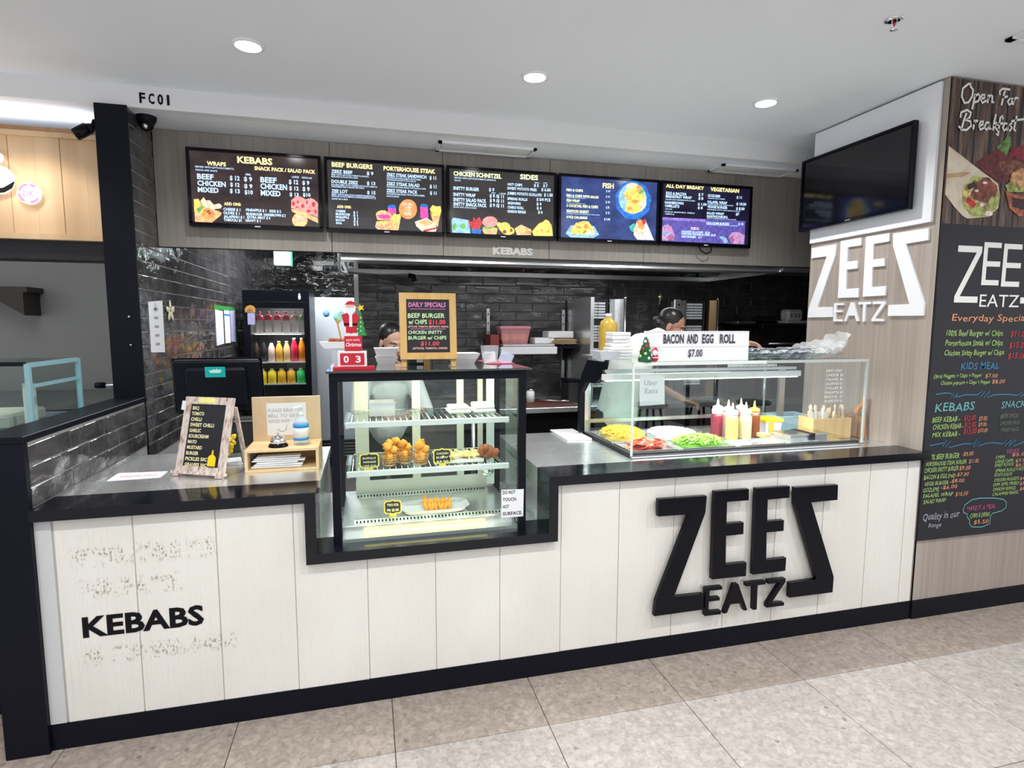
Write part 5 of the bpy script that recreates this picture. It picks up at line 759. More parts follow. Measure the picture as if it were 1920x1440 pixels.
# lit exit box
t = thing('exit_light', (.18, 3.0, 2.09), 'glowing white and green exit light box hanging over the aisle', 'light')
put('housing', G().box(.10, .24, 2.98, 3.03, 2.09, 2.24, None, .004), mat('exit_glow', (.88, .98, 1), .4, em=1.1), t); put('green_end', B(.235, .245, 2.975, 3.035, 2.085, 2.245), mat('exit_green', (.1, .6, .35), .4, em=.5), t); put('hanger', G().tube([(.17, 3.0, 2.24), (.17, 3.0, ZS)], .006, 8), alu, t)
t = thing('ceiling_panel_light', (.25, 3.1, 2.67), 'square white ceiling panel lamp over the aisle, behind the fascia', 'light')
put('lamp_panel', B(-.05, .55, 2.5, 3.7, 2.675, 2.70), mat('panel_glow', (1, 1, 1), .5, em=3), t)
# ================================================================ HOT FOOD CABINET
cx0, cx1, cy0, cy1, cz0, cz1 = .708, 1.530, .05, .60, .672, 1.388
FC = FY(cy0)
hc = thing('hot_food_cabinet', (1.12, .32, cz0), 'black-framed glass hot food cabinet sunk in the counter well', 'display cabinet')
for x in (cx0, cx1 - .034): put('frame_post', G().box(x, x + .034, cy0, cy0 + .03, cz0, cz1 - .036, None, .001), black, hc)
put('frame_rail', G().box(cx0, cx1, cy0, cy0 + .03, cz1 - .036, cz1, None, .001), black, hc)
for x in (cx0, cx1 - .03): put('frame_post', B(x, x + .03, cy1 - .03, cy1, cz0, cz1 - .036), black, hc)
put('side_rail', B(cx0, cx0 + .03, cy0 + .03, cy1, cz1 - .036, cz1), black, hc); put('side_rail', B(cx1 - .03, cx1, cy0 + .03, cy1, cz1 - .036, cz1), black, hc); put('frame_rail', B(cx0 + .03, cx1 - .03, cy1 - .03, cy1, cz1 - .036, cz1), black, hc)
put('top_plate', G().box(cx0 - .012, cx1 + .02, cy0 - .02, cy1 + .02, cz1, cz1 + .009, None, .002), mat('smoked_top', (.03, .035, .035), .04, coat=1), hc)
put('front_glass', B(cx0 + .034, cx1 - .034, cy0 + .004, cy0 + .010, cz0 + .005, cz1 - .036), pane, hc, label='clear front pane')
put('side_glass', B(cx0 + .008, cx0 + .014, cy0 + .03, cy1 - .03, cz0 + .01, cz1 - .036), pane2, hc); put('side_glass', B(cx1 - .014, cx1 - .008, cy0 + .03, cy1 - .03, cz0 + .01, cz1 - .036), pane2, hc)
put('base_tray', G().box(cx0 + .03, cx1 - .03, cy0 + .06, cy1 - .03, cz0, .73, None, .004), steel, hc, label='steel base tray')
put('base_sill', B(cx0 + .034, cx1 - .034, cy0 + .012, cy0 + .06, cz0, .69), steel, hc)
put('front_lamp', G().tube([(.83, cy0 + .035, .70), (1.36, cy0 + .035, .70)], .007, 10), mat('warm_tube', (1, .88, .35), .5, em=1.3), hc, label='glowing warm tube along the sill')
for row, yy, zz in (('front', .118, .7315), ('rear', .50, .7315)):
    g = G().prism([(.79, 0), (1.44, 0), (1.44, .026), (.79, .026)], frame((0, yy, .7305), (1, 0, 0), (0, .9, .45)), .001, 0); s_ = put('slotted_strip', g, alu, hc); g = G()
    for i in range(42): g.prism([(.797 + i * .0153, .006), (.8035 + i * .0153, .006), (.8035 + i * .0153, .02), (.797 + i * .0153, .02)], frame((0, yy, .7305), (1, 0, 0), (0, .9, .45)), .0018, .001)
    put('slots', g, ink, s_, kind='stuff')
for zs in (1.157, .944):
    put('glass_shelf', B(cx0 + .045, cx1 - .045, .16, .55, zs - .008, zs - .003), pane2, hc)
    put('shelf_edge', G().box(.762, 1.476, .142, .160, zs - .013, zs + .011, None, .002), mat('pale_edge', (.72, .78, .77), .25), hc); put('shelf_bracket', B(.762, .775, .16, .56, zs - .02, zs - .008), alu, hc); put('shelf_bracket', B(1.463, 1.476, .16, .56, zs - .02, zs - .008), alu, hc)
    for x0, x1 in ((.785, 1.105), (1.125, 1.455)):
        g = G().tube([(x0, .17, zs + .004), (x1, .17, zs + .004), (x1, .53, zs + .004), (x0, .53, zs + .004), (x0, .17, zs + .004)], .0025, 6)
        for i in range(1, 12): x = x0 + (x1 - x0) * i / 12; g.tube([(x, .17, zs + .004), (x, .53, zs + .004)], .0016, 5)
        put('wire_rack', g, chrome, hc)
put('door_frame', B(.79, 1.46, cy1 - .05, cy1 - .03, .735, .80), cream, hc); put('door_frame', B(.79, 1.46, cy1 - .05, cy1 - .03, 1.325, 1.352), cream, hc)
for x0, x1 in ((.792, .858), (1.072, 1.112), (1.30, 1.335), (1.41, 1.435)): put('door_frame', B(x0, x1, cy1 - .05, cy1 - .03, .80, 1.325), cream, hc)
for x0, x1 in ((.858, 1.072), (1.112, 1.30)): put('door_glass', B(x0, x1, cy1 - .042, cy1 - .038, .80, 1.325), pane, hc)
put('shelf_upright', B(1.445, 1.485, cy1 - .10, cy1 - .09, .76, 1.33), mat('pale_edge', (.72, .78, .77)), hc)
put('upper_lamp', G().tube([(.8, .2, 1.345), (1.44, .2, 1.345)], .006, 8), mat('warm_tube2', (1, .95, .7), .5, em=3), hc)
put('thermometer', G().lathe((1.43, .4, .86), [(0, 0), (.03, 0), (.03, .006), (.0, .007)], 20, Matrix.Rotation(PI / 2, 4, 'X')), chrome, hc)
w = put('warning_notice', G().prism([(1.418, .733), (1.518, .733), (1.520, .857), (1.418, .86)], FC, .0015, .0), paper, None, 'white paper DO NOT TOUCH HOT SURFACE taped to the cabinet', 'notice')
g = G()
for s_, x, z in (('DO NOT', 1.482, .840), ('TOUCH.', 1.488, .808), ('HOT', 1.452, .776), ('SURFACE.', 1.513, .744)): text(g, s_, FC, 1.424, z, x, .0155, .0022, .02)
put('lettering', g, ink, w, kind='stuff')
# food inside
def hunk(c, r, m, parent, name='piece', n=9, wob=.35, M=None): return put(name, G().ell(c, r, M if M is not None else Euler((random.random() * .6, random.random() * .6, random.random() * 3)).to_matrix().to_4x4(), n, 7, wob), m, parent)
def price_tag(x, y, z, w, h, label, lines, yaw=0):
    t = thing('price_tag', (x, y, z), label, 'price tag'); F = frame((x, y, z), (math.cos(yaw), math.sin(yaw), 0), (0, .15, 1))
    P = [(-w / 2, .008), (-w / 2 + .008, 0), (-.012, 0), (0, -.004), (.012, 0), (w / 2 - .008, 0), (w / 2, .008), (w / 2, h - .008), (w / 2 - .008, h), (.01, h), (0, h + .005), (-.01, h), (-w / 2 + .008, h), (-w / 2, h - .008)]
    put('gold_edge', G().prism([(a, b + .006) for a, b in P], F, .0, -.003), mat('tag_gold', (.85, .68, .12), .4), t); put('black_face', G().prism([(a * .86, h / 2 + (b - h / 2) * .82 + .006) for a, b in P], F, .0015, 0), cbm, t)
    g = G()
    for i, s in enumerate(lines): text(g, s, F, -w * .33, h - .018 - i * (h - .012) / len(lines), w * .33, (h - .02) / len(lines) * .62, .0022, .02)
    put('lettering', g, mat('tag_writing', (.85, .85, .5), .6), t, kind='stuff'); put('tag_foot', G().prism([(-.018, -.004), (.018, -.004), (.012, .008), (-.012, .008)], F, .004, -.012), mat('tag_gold', (.85, .68, .12)), t); return t
price_tag(.858, .19, .952, .085, .062, 'small black price tag at the left of the middle cabinet shelf', ('BUFFALO', 'WINGS', '2 FOR $5.00'))
price_tag(1.178, .19, .952, .082, .066, 'small black price tag reading 4.00 on the middle cabinet shelf', ('CHICKEN', 'KIEV', '$4.00'))
price_tag(.955, .2, .734, .078, .058, 'small black and green price tag on the cabinet floor', ('TWO FOR', 'FRI $5.00'), -.05)
wire = mat('gold_wire', (.75, .55, .3), .25, .8)
def basket(x, y, z, r, h, label, nf):
    t = thing('wire_basket', (x, y, z), label, 'basket', 'wire cups of fried chicken'); g = G()
    for k in range(5): zz = z + h * (k + .5) / 5; rr = r * (.82 + .18 * (k + 1) / 5); g.tube([(x + rr * math.cos(a * PI / 8), y + rr * math.sin(a * PI / 8), zz) for a in range(17)], .0014, 5)
    for a in range(8): g.tube([(x + r * .8 * math.cos(a * PI / 4), y + r * .8 * math.sin(a * PI / 4), z + .002), (x + r * math.cos(a * PI / 4), y + r * math.sin(a * PI / 4), z + h)], .0014, 5)
    g.lathe((x, y, z), [(0, 0), (r * .8, 0), (r * .8, .002)], 14); put('wire_cage', g, wire, t)
    for i in range(nf + 3):
        a = i * 2.4; q = .5 * r if i % 4 else 0
        hunk((x + q * math.cos(a), y + q * math.sin(a), z + h * .4 + i * .0095), (r * .62, r * .44, r * .5), fried, t, 'fried_piece', 9, .55)
    return t
zs2 = .954
basket(.945, .24, zs2, .037, .055, 'wire cup of fried chicken at the left of the middle shelf', 6); basket(1.015, .27, zs2, .036, .062, 'wire cup of fried chicken in the middle of the three', 5); basket(1.085, .235, zs2, .037, .052, 'wire cup of fried chicken beside the white price tag', 6)
basket(.985, .34, zs2, .036, .06, 'wire cup of fried chicken at the back of the middle shelf', 5)
t = thing('chip_tray', (1.27, .24, zs2), 'foam tray of pale hot chips on the middle cabinet shelf', 'tray')
put('tray', G().prism([(-.13, -.05), (.1, -.05), (.12, .06), (-.11, .06)], frame((1.27, .25, zs2 + .001), (1, 0, 0), (0, 1, 0)), .012, 0), foam, t)
for i in range(46):
    x = 1.17 + random.random() * .19; y = .215 + random.random() * .08; a = random.random() * PI; L = .03; zc = zs2 + .018 + random.random() * .018
    put('chip', G().box(-L, L, -.004, .004, -.004, .004, Matrix.Translation((x, y, zc)) @ Euler((random.random(), (random.random() - .5) * .4, a)).to_matrix().to_4x4()), chipm, t)
t = thing('roast_chicken', (1.40, .24, zs2), 'dark roasted chicken at the right of the middle cabinet shelf', 'roast')
hunk((1.395, .25, zs2 + .035), (.042, .04, .034), meatm, t, 'carcass', 14, .2); hunk((1.365, .23, zs2 + .045), (.03, .018, .026), meatm, t, 'leg', 10, .3); hunk((1.43, .235, zs2 + .03), (.026, .018, .024), meatm, t, 'leg', 10, .3); hunk((1.385, .22, zs2 + .06), (.022, .015, .018), meatm, t, 'wing', 8, .4)
t = thing('finger_food_tray', (1.14, .22, .732), 'white oval foam tray of fried chicken tenders on the cabinet floor', 'tray')
P = [(.14 * math.copysign(abs(math.cos(a)) ** .55, math.cos(a)), .075 * math.copysign(abs(math.sin(a)) ** .55, math.sin(a))) for a in [2 * PI * i / 28 for i in range(28)]]
Ft_ = frame((1.145, .245, .734), (.995, .06, 0), (-.06, .995, 0)); g = G().prism(P, Ft_, .004, 0); 
n = len(P); g.add([Ft_(a, b, .004) for a, b in P] + [Ft_(a * 1.1, b * 1.14, .02) for a, b in P] + [Ft_(a * 1.14, b * 1.2, .02) for a, b in P], [(i, (i + 1) % n, (i + 1) % n + n, i + n) for i in range(n)] + [(i + n, (i + 1) % n + n, (i + 1) % n + 2 * n, i + 2 * n) for i in range(n)]); put('tray', g, foam, t)
for i in range(17):
    x = 1.10 + (i % 8) * .0155 + random.random() * .006; y = .225 + (i // 8) * .022; a = .9 + random.random() * 1.2
    p = Vector((x, y, .752 + (i // 8) * .012)); d = Vector((math.cos(a) * .018, .012, math.sin(a) * .02))
    put('chicken_tender', G().tube([p - d, p - d * .4 + Vector((.004, 0, .003)), p + d * .4, p + d], [.004, .0095, .0095, .004], 8), fried, t)
t = thing('steel_pan', (.915, .4, 1.162), 'square steel pan on the upper cabinet shelf', 'pan'); g = G()
for b in ((.862, .978, .33, .333, 1.163, 1.225), (.862, .978, .447, .45, 1.163, 1.225), (.862, .865, .333, .447, 1.163, 1.225), (.975, .978, .333, .447, 1.163, 1.225), (.865, .975, .333, .447, 1.163, 1.166), (.855, .985, .323, .33, 1.222, 1.226)): g.box(*b)
put('pan', g, steel, t)
for i, (x, l) in enumerate(((1.28, 'flat foam clamshell on the upper cabinet shelf'), (1.40, 'foam clamshell lying right of another on the upper cabinet shelf'))):
    t = thing('foam_clamshell', (x, .38, 1.162), l, 'container'); put('lower_half', G().box(x - .055, x + .055, .32, .44, 1.163, 1.18, None, .006), foam, t); put('lid', G().box(x - .05, x + .05, .325, .435, 1.181, 1.196 + .008 * i, None, .006), foam, t)

# ---------------------------------------------------------------- things on top of the cabinet
ZK = cz1 + .009
t = thing('christmas_countdown', (.81, .12, ZK), 'red and white Christmas countdown block showing 03 with a flat Santa', 'ornament')
Fk = FY(.12)
put('base_board', G().box(.722, .888, .09, .165, ZK, ZK + .012, None, .001), red, t); nb = put('number_box', G().box(.742, .858, .102, .15, ZK + .012, ZK + .076, None, .002), white_pl, t)
for x, s in ((.752, '0'), (.80, '3')):
    put('number_cube', G().box(x, x + .0475, .098, .104, ZK + .020, ZK + .068), red, nb); g = G(); text(g, s, Fk, x + .013, ZK + .03, x + .034, .028, .0225, .03); put('numeral', g, white_pl, nb)
rb = put('sign_block', G().box(.770, .840, .105, .135, ZK + .0765, ZK + .138, None, .001), red, t); g = G(); text(g, 'DAYS UNTIL', Fk, .777, ZK + .118, .832, .008, .0155, .01); text(g, 'Christmas', Fk, .774, ZK + .096, .836, .016, .0155, .02, .2); put('lettering', g, white_pl, rb, kind='stuff')
zb = ZK + .138
def cut(nm, pts, m, d0, d1, par=t): return put(nm, G().prism([(.765 + a * .001, zb + b * .001) for a, b in pts], Fk, d0, d1), m, par)
cut('boot', [(8, 0), (30, 0), (32, 6), (26, 12), (12, 12)], white_pl, .004, -.004); cut('boot', [(36, 0), (60, 0), (60, 6), (52, 12), (38, 12)], white_pl, .004, -.004)
cut('trousers', [(12, 10), (54, 10), (52, 40), (12, 40)], red, .003, -.003); cut('coat', [(6, 38), (58, 38), (62, 60), (66, 80), (54, 94), (14, 94), (-4, 86), (2, 62)], red, .005, -.004); cut('belt', [(6, 44), (58, 44), (59, 52), (5, 52)], ink, .006, .004); cut('coat_trim', [(26, 38), (38, 38), (38, 92), (26, 92)], white_pl, .0065, .004)
cut('beard', [(8, 108), (32, 78), (52, 104), (54, 122), (8, 122)], white_pl, .009, .004); cut('face', [(14, 116), (48, 116), (46, 130), (16, 130)], mat('painted_face', (.75, .45, .35), .5), .0095, .004); cut('hat', [(8, 124), (20, 140), (36, 144), (50, 136), (56, 122), (50, 128), (14, 128)], red, .01, .0); cut('sack', [(-10, 60), (4, 70), (6, 96), (-6, 102), (-18, 92), (-20, 74)], mat('mint', (.35, .7, .55), .5), .001, -.004)
tr_ = cut('tree', [(46, 0), (96, 2), (84, 22), (90, 24), (80, 48), (85, 50), (76, 72), (80, 74), (70, 104), (62, 100), (50, 40)], green, -.005, -.012); cut('star', [(56, 118), (66, 114), (66, 102), (75, 110), (86, 106), (80, 117), (86, 128), (75, 122), (68, 132), (68, 121)], yellow, -.003, -.012, tr_)
for i in range(8): cut('bauble', [(58 + (i * 13) % 26 + 3 * math.cos(a), 12 + i * 9 + 3 * math.sin(a)) for a in [k * PI / 3 for k in range(6)]], white_pl, -.003, -.005, tr_)
# daily specials A-frame
t = thing('specials_board', (1.12, .2, ZK), 'pine-framed easel chalkboard headed DAILY SPECIALS on the hot cabinet', 'chalkboard')
Fd = frame((0, .19, ZK), (1, 0, 0), (0, .10, 1)); y_ = lambda z: z - ZK
X0_, X1_, Za, Zb_ = .999, 1.247, 1.440, 1.722
for a in (((X0_, Za), (X0_ + .03, Za), (X0_ + .03, Zb_), (X0_, Zb_)), ((X1_ - .03, Za), (X1_, Za), (X1_, Zb_), (X1_ - .03, Zb_)), ((X0_ + .03, Zb_ - .028), (X1_ - .03, Zb_ - .028), (X1_ - .03, Zb_), (X0_ + .03, Zb_)), ((X0_ + .03, Za), (X1_ - .03, Za), (X1_ - .03, Za + .02), (X0_ + .03, Za + .02))): put('frame_rail', G().prism([(p, y_(q)) for p, q in a], Fd, .008, -.008), pine, t)
put('ledge', G().prism([(X0_, y_(1.430)), (X1_, y_(1.430)), (X1_, y_(1.446)), (X0_, y_(1.446))], Fd, .026, -.006), pine, t)
for x in (X0_ + .005, X1_ - .027): put('leg', G().prism([(x, 0), (x + .022, 0), (x + .022, y_(1.432)), (x, y_(1.432))], Fd, .01, -.008), pine, t)
put('rear_leg', B(1.11, 1.135, .27, .285, ZK, ZK + .06), pine, t)
bd = put('board', G().prism([(X0_ + .028, y_(Za + .018)), (X1_ - .028, y_(Za + .018)), (X1_ - .028, y_(Zb_ - .026)), (X0_ + .028, y_(Zb_ - .026))], Fd, .003, -.003), cbm, t)
ds = {}
for s, xa, xb, yb, h, c in (('DAILY SPECIALS', 738, 1090, 160, 46, 'p'), ('BEEF BURGER', 730, 1078, 270, 46, 'g'), ('w/ CHIPS', 735, 908, 332, 44, 'g'), ('$11.00', 925, 1082, 335, 46, 'r'), ('LETTUCE, TOMATO, BEETROOT, ONION', 730, 1110, 368, 18, 'o'), ('CHICKEN SNITTY', 730, 1050, 432, 34, 'g'), ('BURGER w/ CHIPS', 730, 1090, 488, 36, 'g'), ('$11.00', 845, 1020, 548, 40, 'r'), ('LETTUCE, TOMATO, ONION', 770, 1095, 586, 20, 'o')):
    k = lambda x: 1.03 + (x - 720) / 400 * .186
    text(ds.setdefault(c, G()), s, Fd, k(xa), y_(1.692 - (yb - 90) / 535 * .234), k(xb), h * .000437, .0038, .025, .05, .03)
for y in (184, 385): ds['p'].rect(1.045, 1.2, y_(1.692 - (y - 90) / 535 * .234), y_(1.692 - (y - 90) / 535 * .234) + .002, Fd, .0038)
CB2 = {'p': (.8, .25, .6), 'g': (.6, .85, .45), 'r': (.85, .08, .1), 'o': (.9, .55, .45)}
for c, g in ds.items(): put('chalk_lettering', g, mat('chalk_pen_' + c, CB2[c], .6), bd, kind='stuff')
# foam trays, tubs, lids on the cabinet
def tray(name, x0, x1, y0, y1, z, h, m, label, cat='tray', M=None, grp=None):
    a = .012; g = G(); t_ = .003
    g.box(x0 + a, x1 - a, y0 + a, y1 - a, z, z + t_, M)
    q = [(x0 + a, y0 + a), (x1 - a, y0 + a), (x1 - a, y1 - a), (x0 + a, y1 - a)]; r = [(x0, y0), (x1, y0), (x1, y1), (x0, y1)]
    vs = [Vector((*p, z)) for p in q] + [Vector((*p, z + h)) for p in r] + [Vector((p[0] + (.004 if p[0] < (x0 + x1) / 2 else -.004), p[1] + (.004 if p[1] < (y0 + y1) / 2 else -.004), z + h)) for p in r] + [Vector((*p, z + t_)) for p in q]
    if M is not None: vs = [M @ v for v in vs]
    fs = []
    for k in range(3):
        for i in range(4): fs.append((k * 4 + i, k * 4 + (i + 1) % 4, k * 4 + 4 + (i + 1) % 4, k * 4 + 4 + i))
    g.add(vs, fs); return put(name, g, m, None, label, cat, grp)
tray('foam_tray', .895, .995, .36, .5, ZK, .035, foam, 'lower white foam tray left of the specials easel', grp='foam trays on the hot cabinet')
tray('foam_tray', .89, 1.0, .36, .5, ZK + .036, .04, foam, 'upper ribbed foam tray left of the specials easel', grp='foam trays on the hot cabinet')
tray('foam_tub', .70, .80, .35, .5, ZK, .075, film('cloudy_tub', (.75, .8, .88), .7), 'cloudy plastic tub behind the Santa countdown block', 'tub')
ft = thing('food_boat', (.735, .42, ZK + .076), 'paper boat of food with a wooden fork behind the Santa block', 'food boat')
put('paper_boat', G().prism([(.67, 0), (.79, 0), (.81, .03), (.65, .03)], frame((0, .48, ZK + .077), (1, 0, 0), (0, 0, 1)), .11, 0), foam, ft)
for i in range(6): hunk((.70 + i * .014, .40 + (i % 2) * .03, ZK + .112), (.014, .014, .01), meatm, ft, 'food_piece')
put('wooden_fork', G().box(-.004, .004, -.001, .001, 0, .085, rotM((0, 0, 0), .1, -.15) if 0 else Matrix.Translation((.745, .42, ZK + .11)) @ Euler((0, -.18, 0)).to_matrix().to_4x4()).ell((.731, .42, ZK + .2), (.009, .002, .014)), pine, ft)
t = thing('sauce_bottle', (1.09, .42, ZK), 'dark box with a small white label behind the specials easel', 'box'); put('carton', G().box(1.045, 1.14, .38, .44, ZK, ZK + .03, None, .003), mat('dark_teal', (.01, .03, .035), .4), t); put('label', B(1.085, 1.115, .378, .38, ZK + .008, ZK + .024), paper, t)
tray('foam_tray', 1.25, 1.37, .36, .5, ZK, .022, foam, 'lower foam tray right of the specials easel', grp='foam trays on the hot cabinet'); tray('foam_tray', 1.26, 1.385, .35, .5, ZK + .023, .026, foam, 'upper foam tray right of the specials easel', grp='foam trays on the hot cabinet')
t = thing('napkin_tub', (1.43, .35, ZK), 'clear tub of white napkins at the right end of the cabinet top', 'tub')
g = G().lathe((1.43, .35, ZK), [(0, 0), (.042, 0), (.052, .085), (.055, .086)], 4, Matrix.Rotation(PI / 4, 4, 'Z'), False); put('clear_tub', g, hazy, t)
for i in range(5): put('napkin', G().box(-.03, .03, -.002, .002, 0, .05, Matrix.Translation((1.43, .335 + i * .008, ZK + .006)) @ Euler((.2 * (i - 2), .15 * (i % 3 - 1), .2 * i)).to_matrix().to_4x4()), paper, t)
put('clear_lid', G().box(-.04, .04, -.001, .001, -.028, .028, Matrix.Translation((1.535, .36, ZK + .034)) @ Euler((.4, .5, .2)).to_matrix().to_4x4(), .0) if 0 else G().box(1.475, 1.54, .33, .335, ZK + .001, ZK + .06, rotM((1.5, .33, ZK + .03), -.2, .45)), film('lid_film', (.65, .75, .95), .6), None, 'bluish clear lid leaning by the napkin tub', 'lid')
put('pink_cloth', G().box(1.41, 1.54, .30, .56, ZK + .0005, ZK + .004, None, .001), mat('pink_mat', (.6, .1, .16), .4), None, 'dark pink mat at the right rear corner of the cabinet top', 'mat')

# ================================================================ SALAD CASE
sx0, sx1, sy0, sy1 = 2.112, 3.508, .20, .86; ZB = ZT + .002
sc = thing('salad_case', (2.8, .5, ZB), 'glass-fronted chilled salad case on the right counter', 'display case')
put('base_rail', G().box(sx0, sx1, sy0 - .004, sy0 + .02, ZB, ZB + .014, None, .001), chrome, sc); put('gasket', B(sx0 + .01, sx1 - .01, sy0 + .02, sy0 + .045, ZB, ZB + .02), black_matt, sc)
put('side_rail', B(sx0, sx0 + .018, sy0 + .02, sy1, ZB, ZB + .02), black_matt, sc)
put('front_glass', B(sx0, sx1, sy0 + .004, sy0 + .011, ZB + .014, 1.392), glass('case_pane', (.96, .985, .98), .13), sc, label='clear front pane')
put('side_glass', B(sx0 + .001, sx0 + .008, sy0 + .011, sy1 - .04, ZB + .02, 1.392), glass('case_side', (.93, .975, .97), .08), sc)
put('glass_top', G().box(sx0, sx1, sy0 + .003, .74, 1.392, 1.40, None, .001), pane2, sc)
put('edge_bead', B(sx1 - .008, sx1 + .001, sy0 - .001, sy0 + .012, ZB + .014, 1.402), mat('clear_bead2', (.5, .52, .52), .15), sc); put('top_bead', B(sx0 + .75, sx1 - .008, sy0 - .001, sy0 + .012, 1.388, 1.402), mat('clear_bead2', (.5, .52, .52)), sc)
put('corner_bead', B(sx0 - .002, sx0 + .006, sy0 + .0, sy0 + .01, ZB + .014, 1.392), mat('clear_bead', (.8, .85, .85), .1), sc); put('top_bead', B(sx0, sx0 + .75, sy0 - .001, sy0 + .012, 1.386, 1.402), mat('clear_bead', (.8, .85, .85)), sc)
put('lamp_rail', G().box(2.06, 3.29, .44, .47, 1.292, 1.325, None, .003), white_pl, sc); put('lamp_strip', B(2.08, 3.27, .445, .465, 1.287, 1.292), mat('case_lamp', (1, 1, .98), .5, em=4.0), sc); put('lamp_cover', B(2.08, 3.28, .47, .50, 1.33, 1.345), alu, sc)
put('rear_post', B(3.36, 3.40, .70, .72, ZB, 1.33), alu, sc); put('rear_rail', B(2.12, 3.5, .82, .85, 1.0, 1.02), alu, sc); put('rear_glass', B(2.14, 3.4, .835, .841, 1.02, 1.3), pane2, sc)
put('end_panel', G().prism([(.52, 1.385), (.72, 1.385), (.80, 1.30), (.86, 1.20), (.86, .945), (.83, .945), (.83, 1.18), (.74, 1.255), (.60, 1.26), (.52, 1.30)], frame((sx0 - .004, 0, 0), (0, 1, 0), (0, 0, 1)), .0, -.03), black, sc)
for y, z in ((.62, 1.345), (.66, 1.31), (.70, 1.35), (.62, 1.29)): put('bolt_head', G().ell((sx0 - .006, y, z), (.003, .006, .006)), chrome, sc)
put('side_post', B(sx0, sx0 + .025, sy1 - .03, sy1, ZB, 1.25), steel, sc)
deck = G()
pans = [(2.14, 2.40, .50, .80), (2.14, 2.40, .255, .475), (2.43, 2.74, .50, .80), (2.43, 2.74, .255, .475), (2.77, 3.05, .25, .40), (3.08, 3.26, .25, .42)]
put('deck', B(sx0 + .02, sx1 - .02, sy0 + .046, sy1, ZT + .0025, ZB + .006), steel, sc)
lips = {0: 'shredded cheese', 1: 'sliced tomato', 2: 'diced onion', 3: 'shredded lettuce', 4: 'sauces', 5: 'nothing'}
def gastro(x0, x1, y0, y1, label, k=0):
    z = ZB + .0065; t = thing('steel_tub', ((x0 + x1) / 2, (y0 + y1) / 2, z), label, 'food tub', 'steel food tubs in the salad case'); g = G()
    for b in ((x0, x1, y0, y0 + .008), (x0, x1, y1 - .008, y1), (x0, x0 + .008, y0 + .008, y1 - .008), (x1 - .008, x1, y0 + .008, y1 - .008)): g.box(*b, z, z + .016)
    put('rim', g, steel, t); put('tub_floor', B(x0 + .008, x1 - .008, y0 + .008, y1 - .008, z, z + .004), steel, t); return t
tubs = [gastro(*p, 'steel tub of ' + lips[i] + ' in the salad case' if i < 4 else ('shallow steel tub under the sauce bottles', 'empty steel tub right of the lettuce')[i - 4]) for i, p in enumerate(pans)]
def heap(p, m, n, zb, hh, kind, name):
    g = G(); x0, x1, y0, y1 = p; cx, cy = (x0 + x1) / 2, (y0 + y1) / 2
    g.ell((cx, cy, zb), ((x1 - x0) * .42, (y1 - y0) * .42, hh * .9), None, 18, 8, .12)
    for i in range(n):
        a = random.random() * 2 * PI; r = math.sqrt(random.random()); x = cx + r * math.cos(a) * (x1 - x0) * .43; y = cy + r * math.sin(a) * (y1 - y0) * .43; z = zb + hh * math.sqrt(max(0, 1 - r * r * .9))
        M = Matrix.Translation((x, y, z)) @ Euler((random.uniform(-.5, .5), random.uniform(-.5, .5), random.random() * 6)).to_matrix().to_4x4()
        if kind == 'shred': g.box(-.018, .018, -.0024, .0024, -.0022, .0022, M)
        elif kind == 'dice': g.box(-.008, .008, -.007, .007, -.006, .006, M)
        else:
            k = random.uniform(.016, .028); g.add([M @ Vector(q) for q in ((-k, -.005, 0), (-k * .3, -.008, .006), (k * .4, -.006, -.003), (k, 0, .005), (k * .3, .008, -.002), (-k * .5, .006, .004))], [(0, 1, 2, 3, 4, 5)])
    for v in g.v: v.z = max(v.z, zb - .012)
    put(name, g, m, None, None, None, kind='stuff'); o = [x_ for x_ in bpy.data.objects if x_.name.startswith(name)][-1]; return o
o = heap(pans[0], cheese, 420, ZB + .02, .055, 'shred', 'grated_cheese'); tag(o, 'heap of grated yellow cheese in the rear left tub', 'cheese')
o = heap(pans[2], onion_m, 260, ZB + .02, .03, 'dice', 'diced_onion'); tag(o, 'heap of diced white onion in the rear middle tub', 'onion')
o = heap(pans[3], lett, 520, ZB + .02, .042, 'leaf', 'shredded_lettuce'); tag(o, 'heap of shredded green lettuce behind the front glass', 'lettuce')
t = thing('sliced_tomatoes', (2.27, .36, ZB + .012), 'pile of red tomato slices in the front left tub', 'tomato')
for i in range(22):
    a = i * 2.4; r = .085 * math.sqrt((i % 11) / 11); x = 2.27 + r * math.cos(a) * 1.1; y = .36 + r * math.sin(a) * .8
    put('slice', G().lathe((0, 0, 0), [(0, -.003), (.03, -.003), (.032, 0), (.03, .003), (0, .003)], 14, Matrix.Translation((x, y, ZB + .022 + (i // 6) * .008)) @ Euler((random.uniform(-.5, .5), random.uniform(-.5, .5), 0)).to_matrix().to_4x4()), tomato, t)
# sauce bottles
def sauce(x, y, body, capc, label):
    z = ZB + .008; t = thing('sauce_bottle', (x, y, z), label, 'sauce bottle', 'squeeze bottles in the salad case')
    put('bottle_body', G().lathe((x, y, z), [(0, 0), (.032, 0), (.034, .006), (.034, .12), (.029, .135)], 20), body, t); put('clear_shoulder', G().lathe((x, y, z + .135), [(.029, 0), (.027, .01)], 18), white_pl, t)
    c = put('cap', G().lathe((x, y, z + .143), [(.031, 0), (.031, .018), (.018, .026), (.009, .028), (.007, .04), (.003, .066), (0, .067)], 18), capc, t); return t
whc = white_pl; cl = film('milky_bottle', (.85, .85, .82), .75)
sauce(2.835, .57, mat('sauce_maroon', (.22, .03, .05), .3), whc, 'maroon-filled squeeze bottle at the left of the sauce bottles')
sauce(2.87, .475, mat('sauce_mustard', (.66, .62, .18), .3), whc, 'mustard yellow squeeze bottle at the front of the sauce bottles')
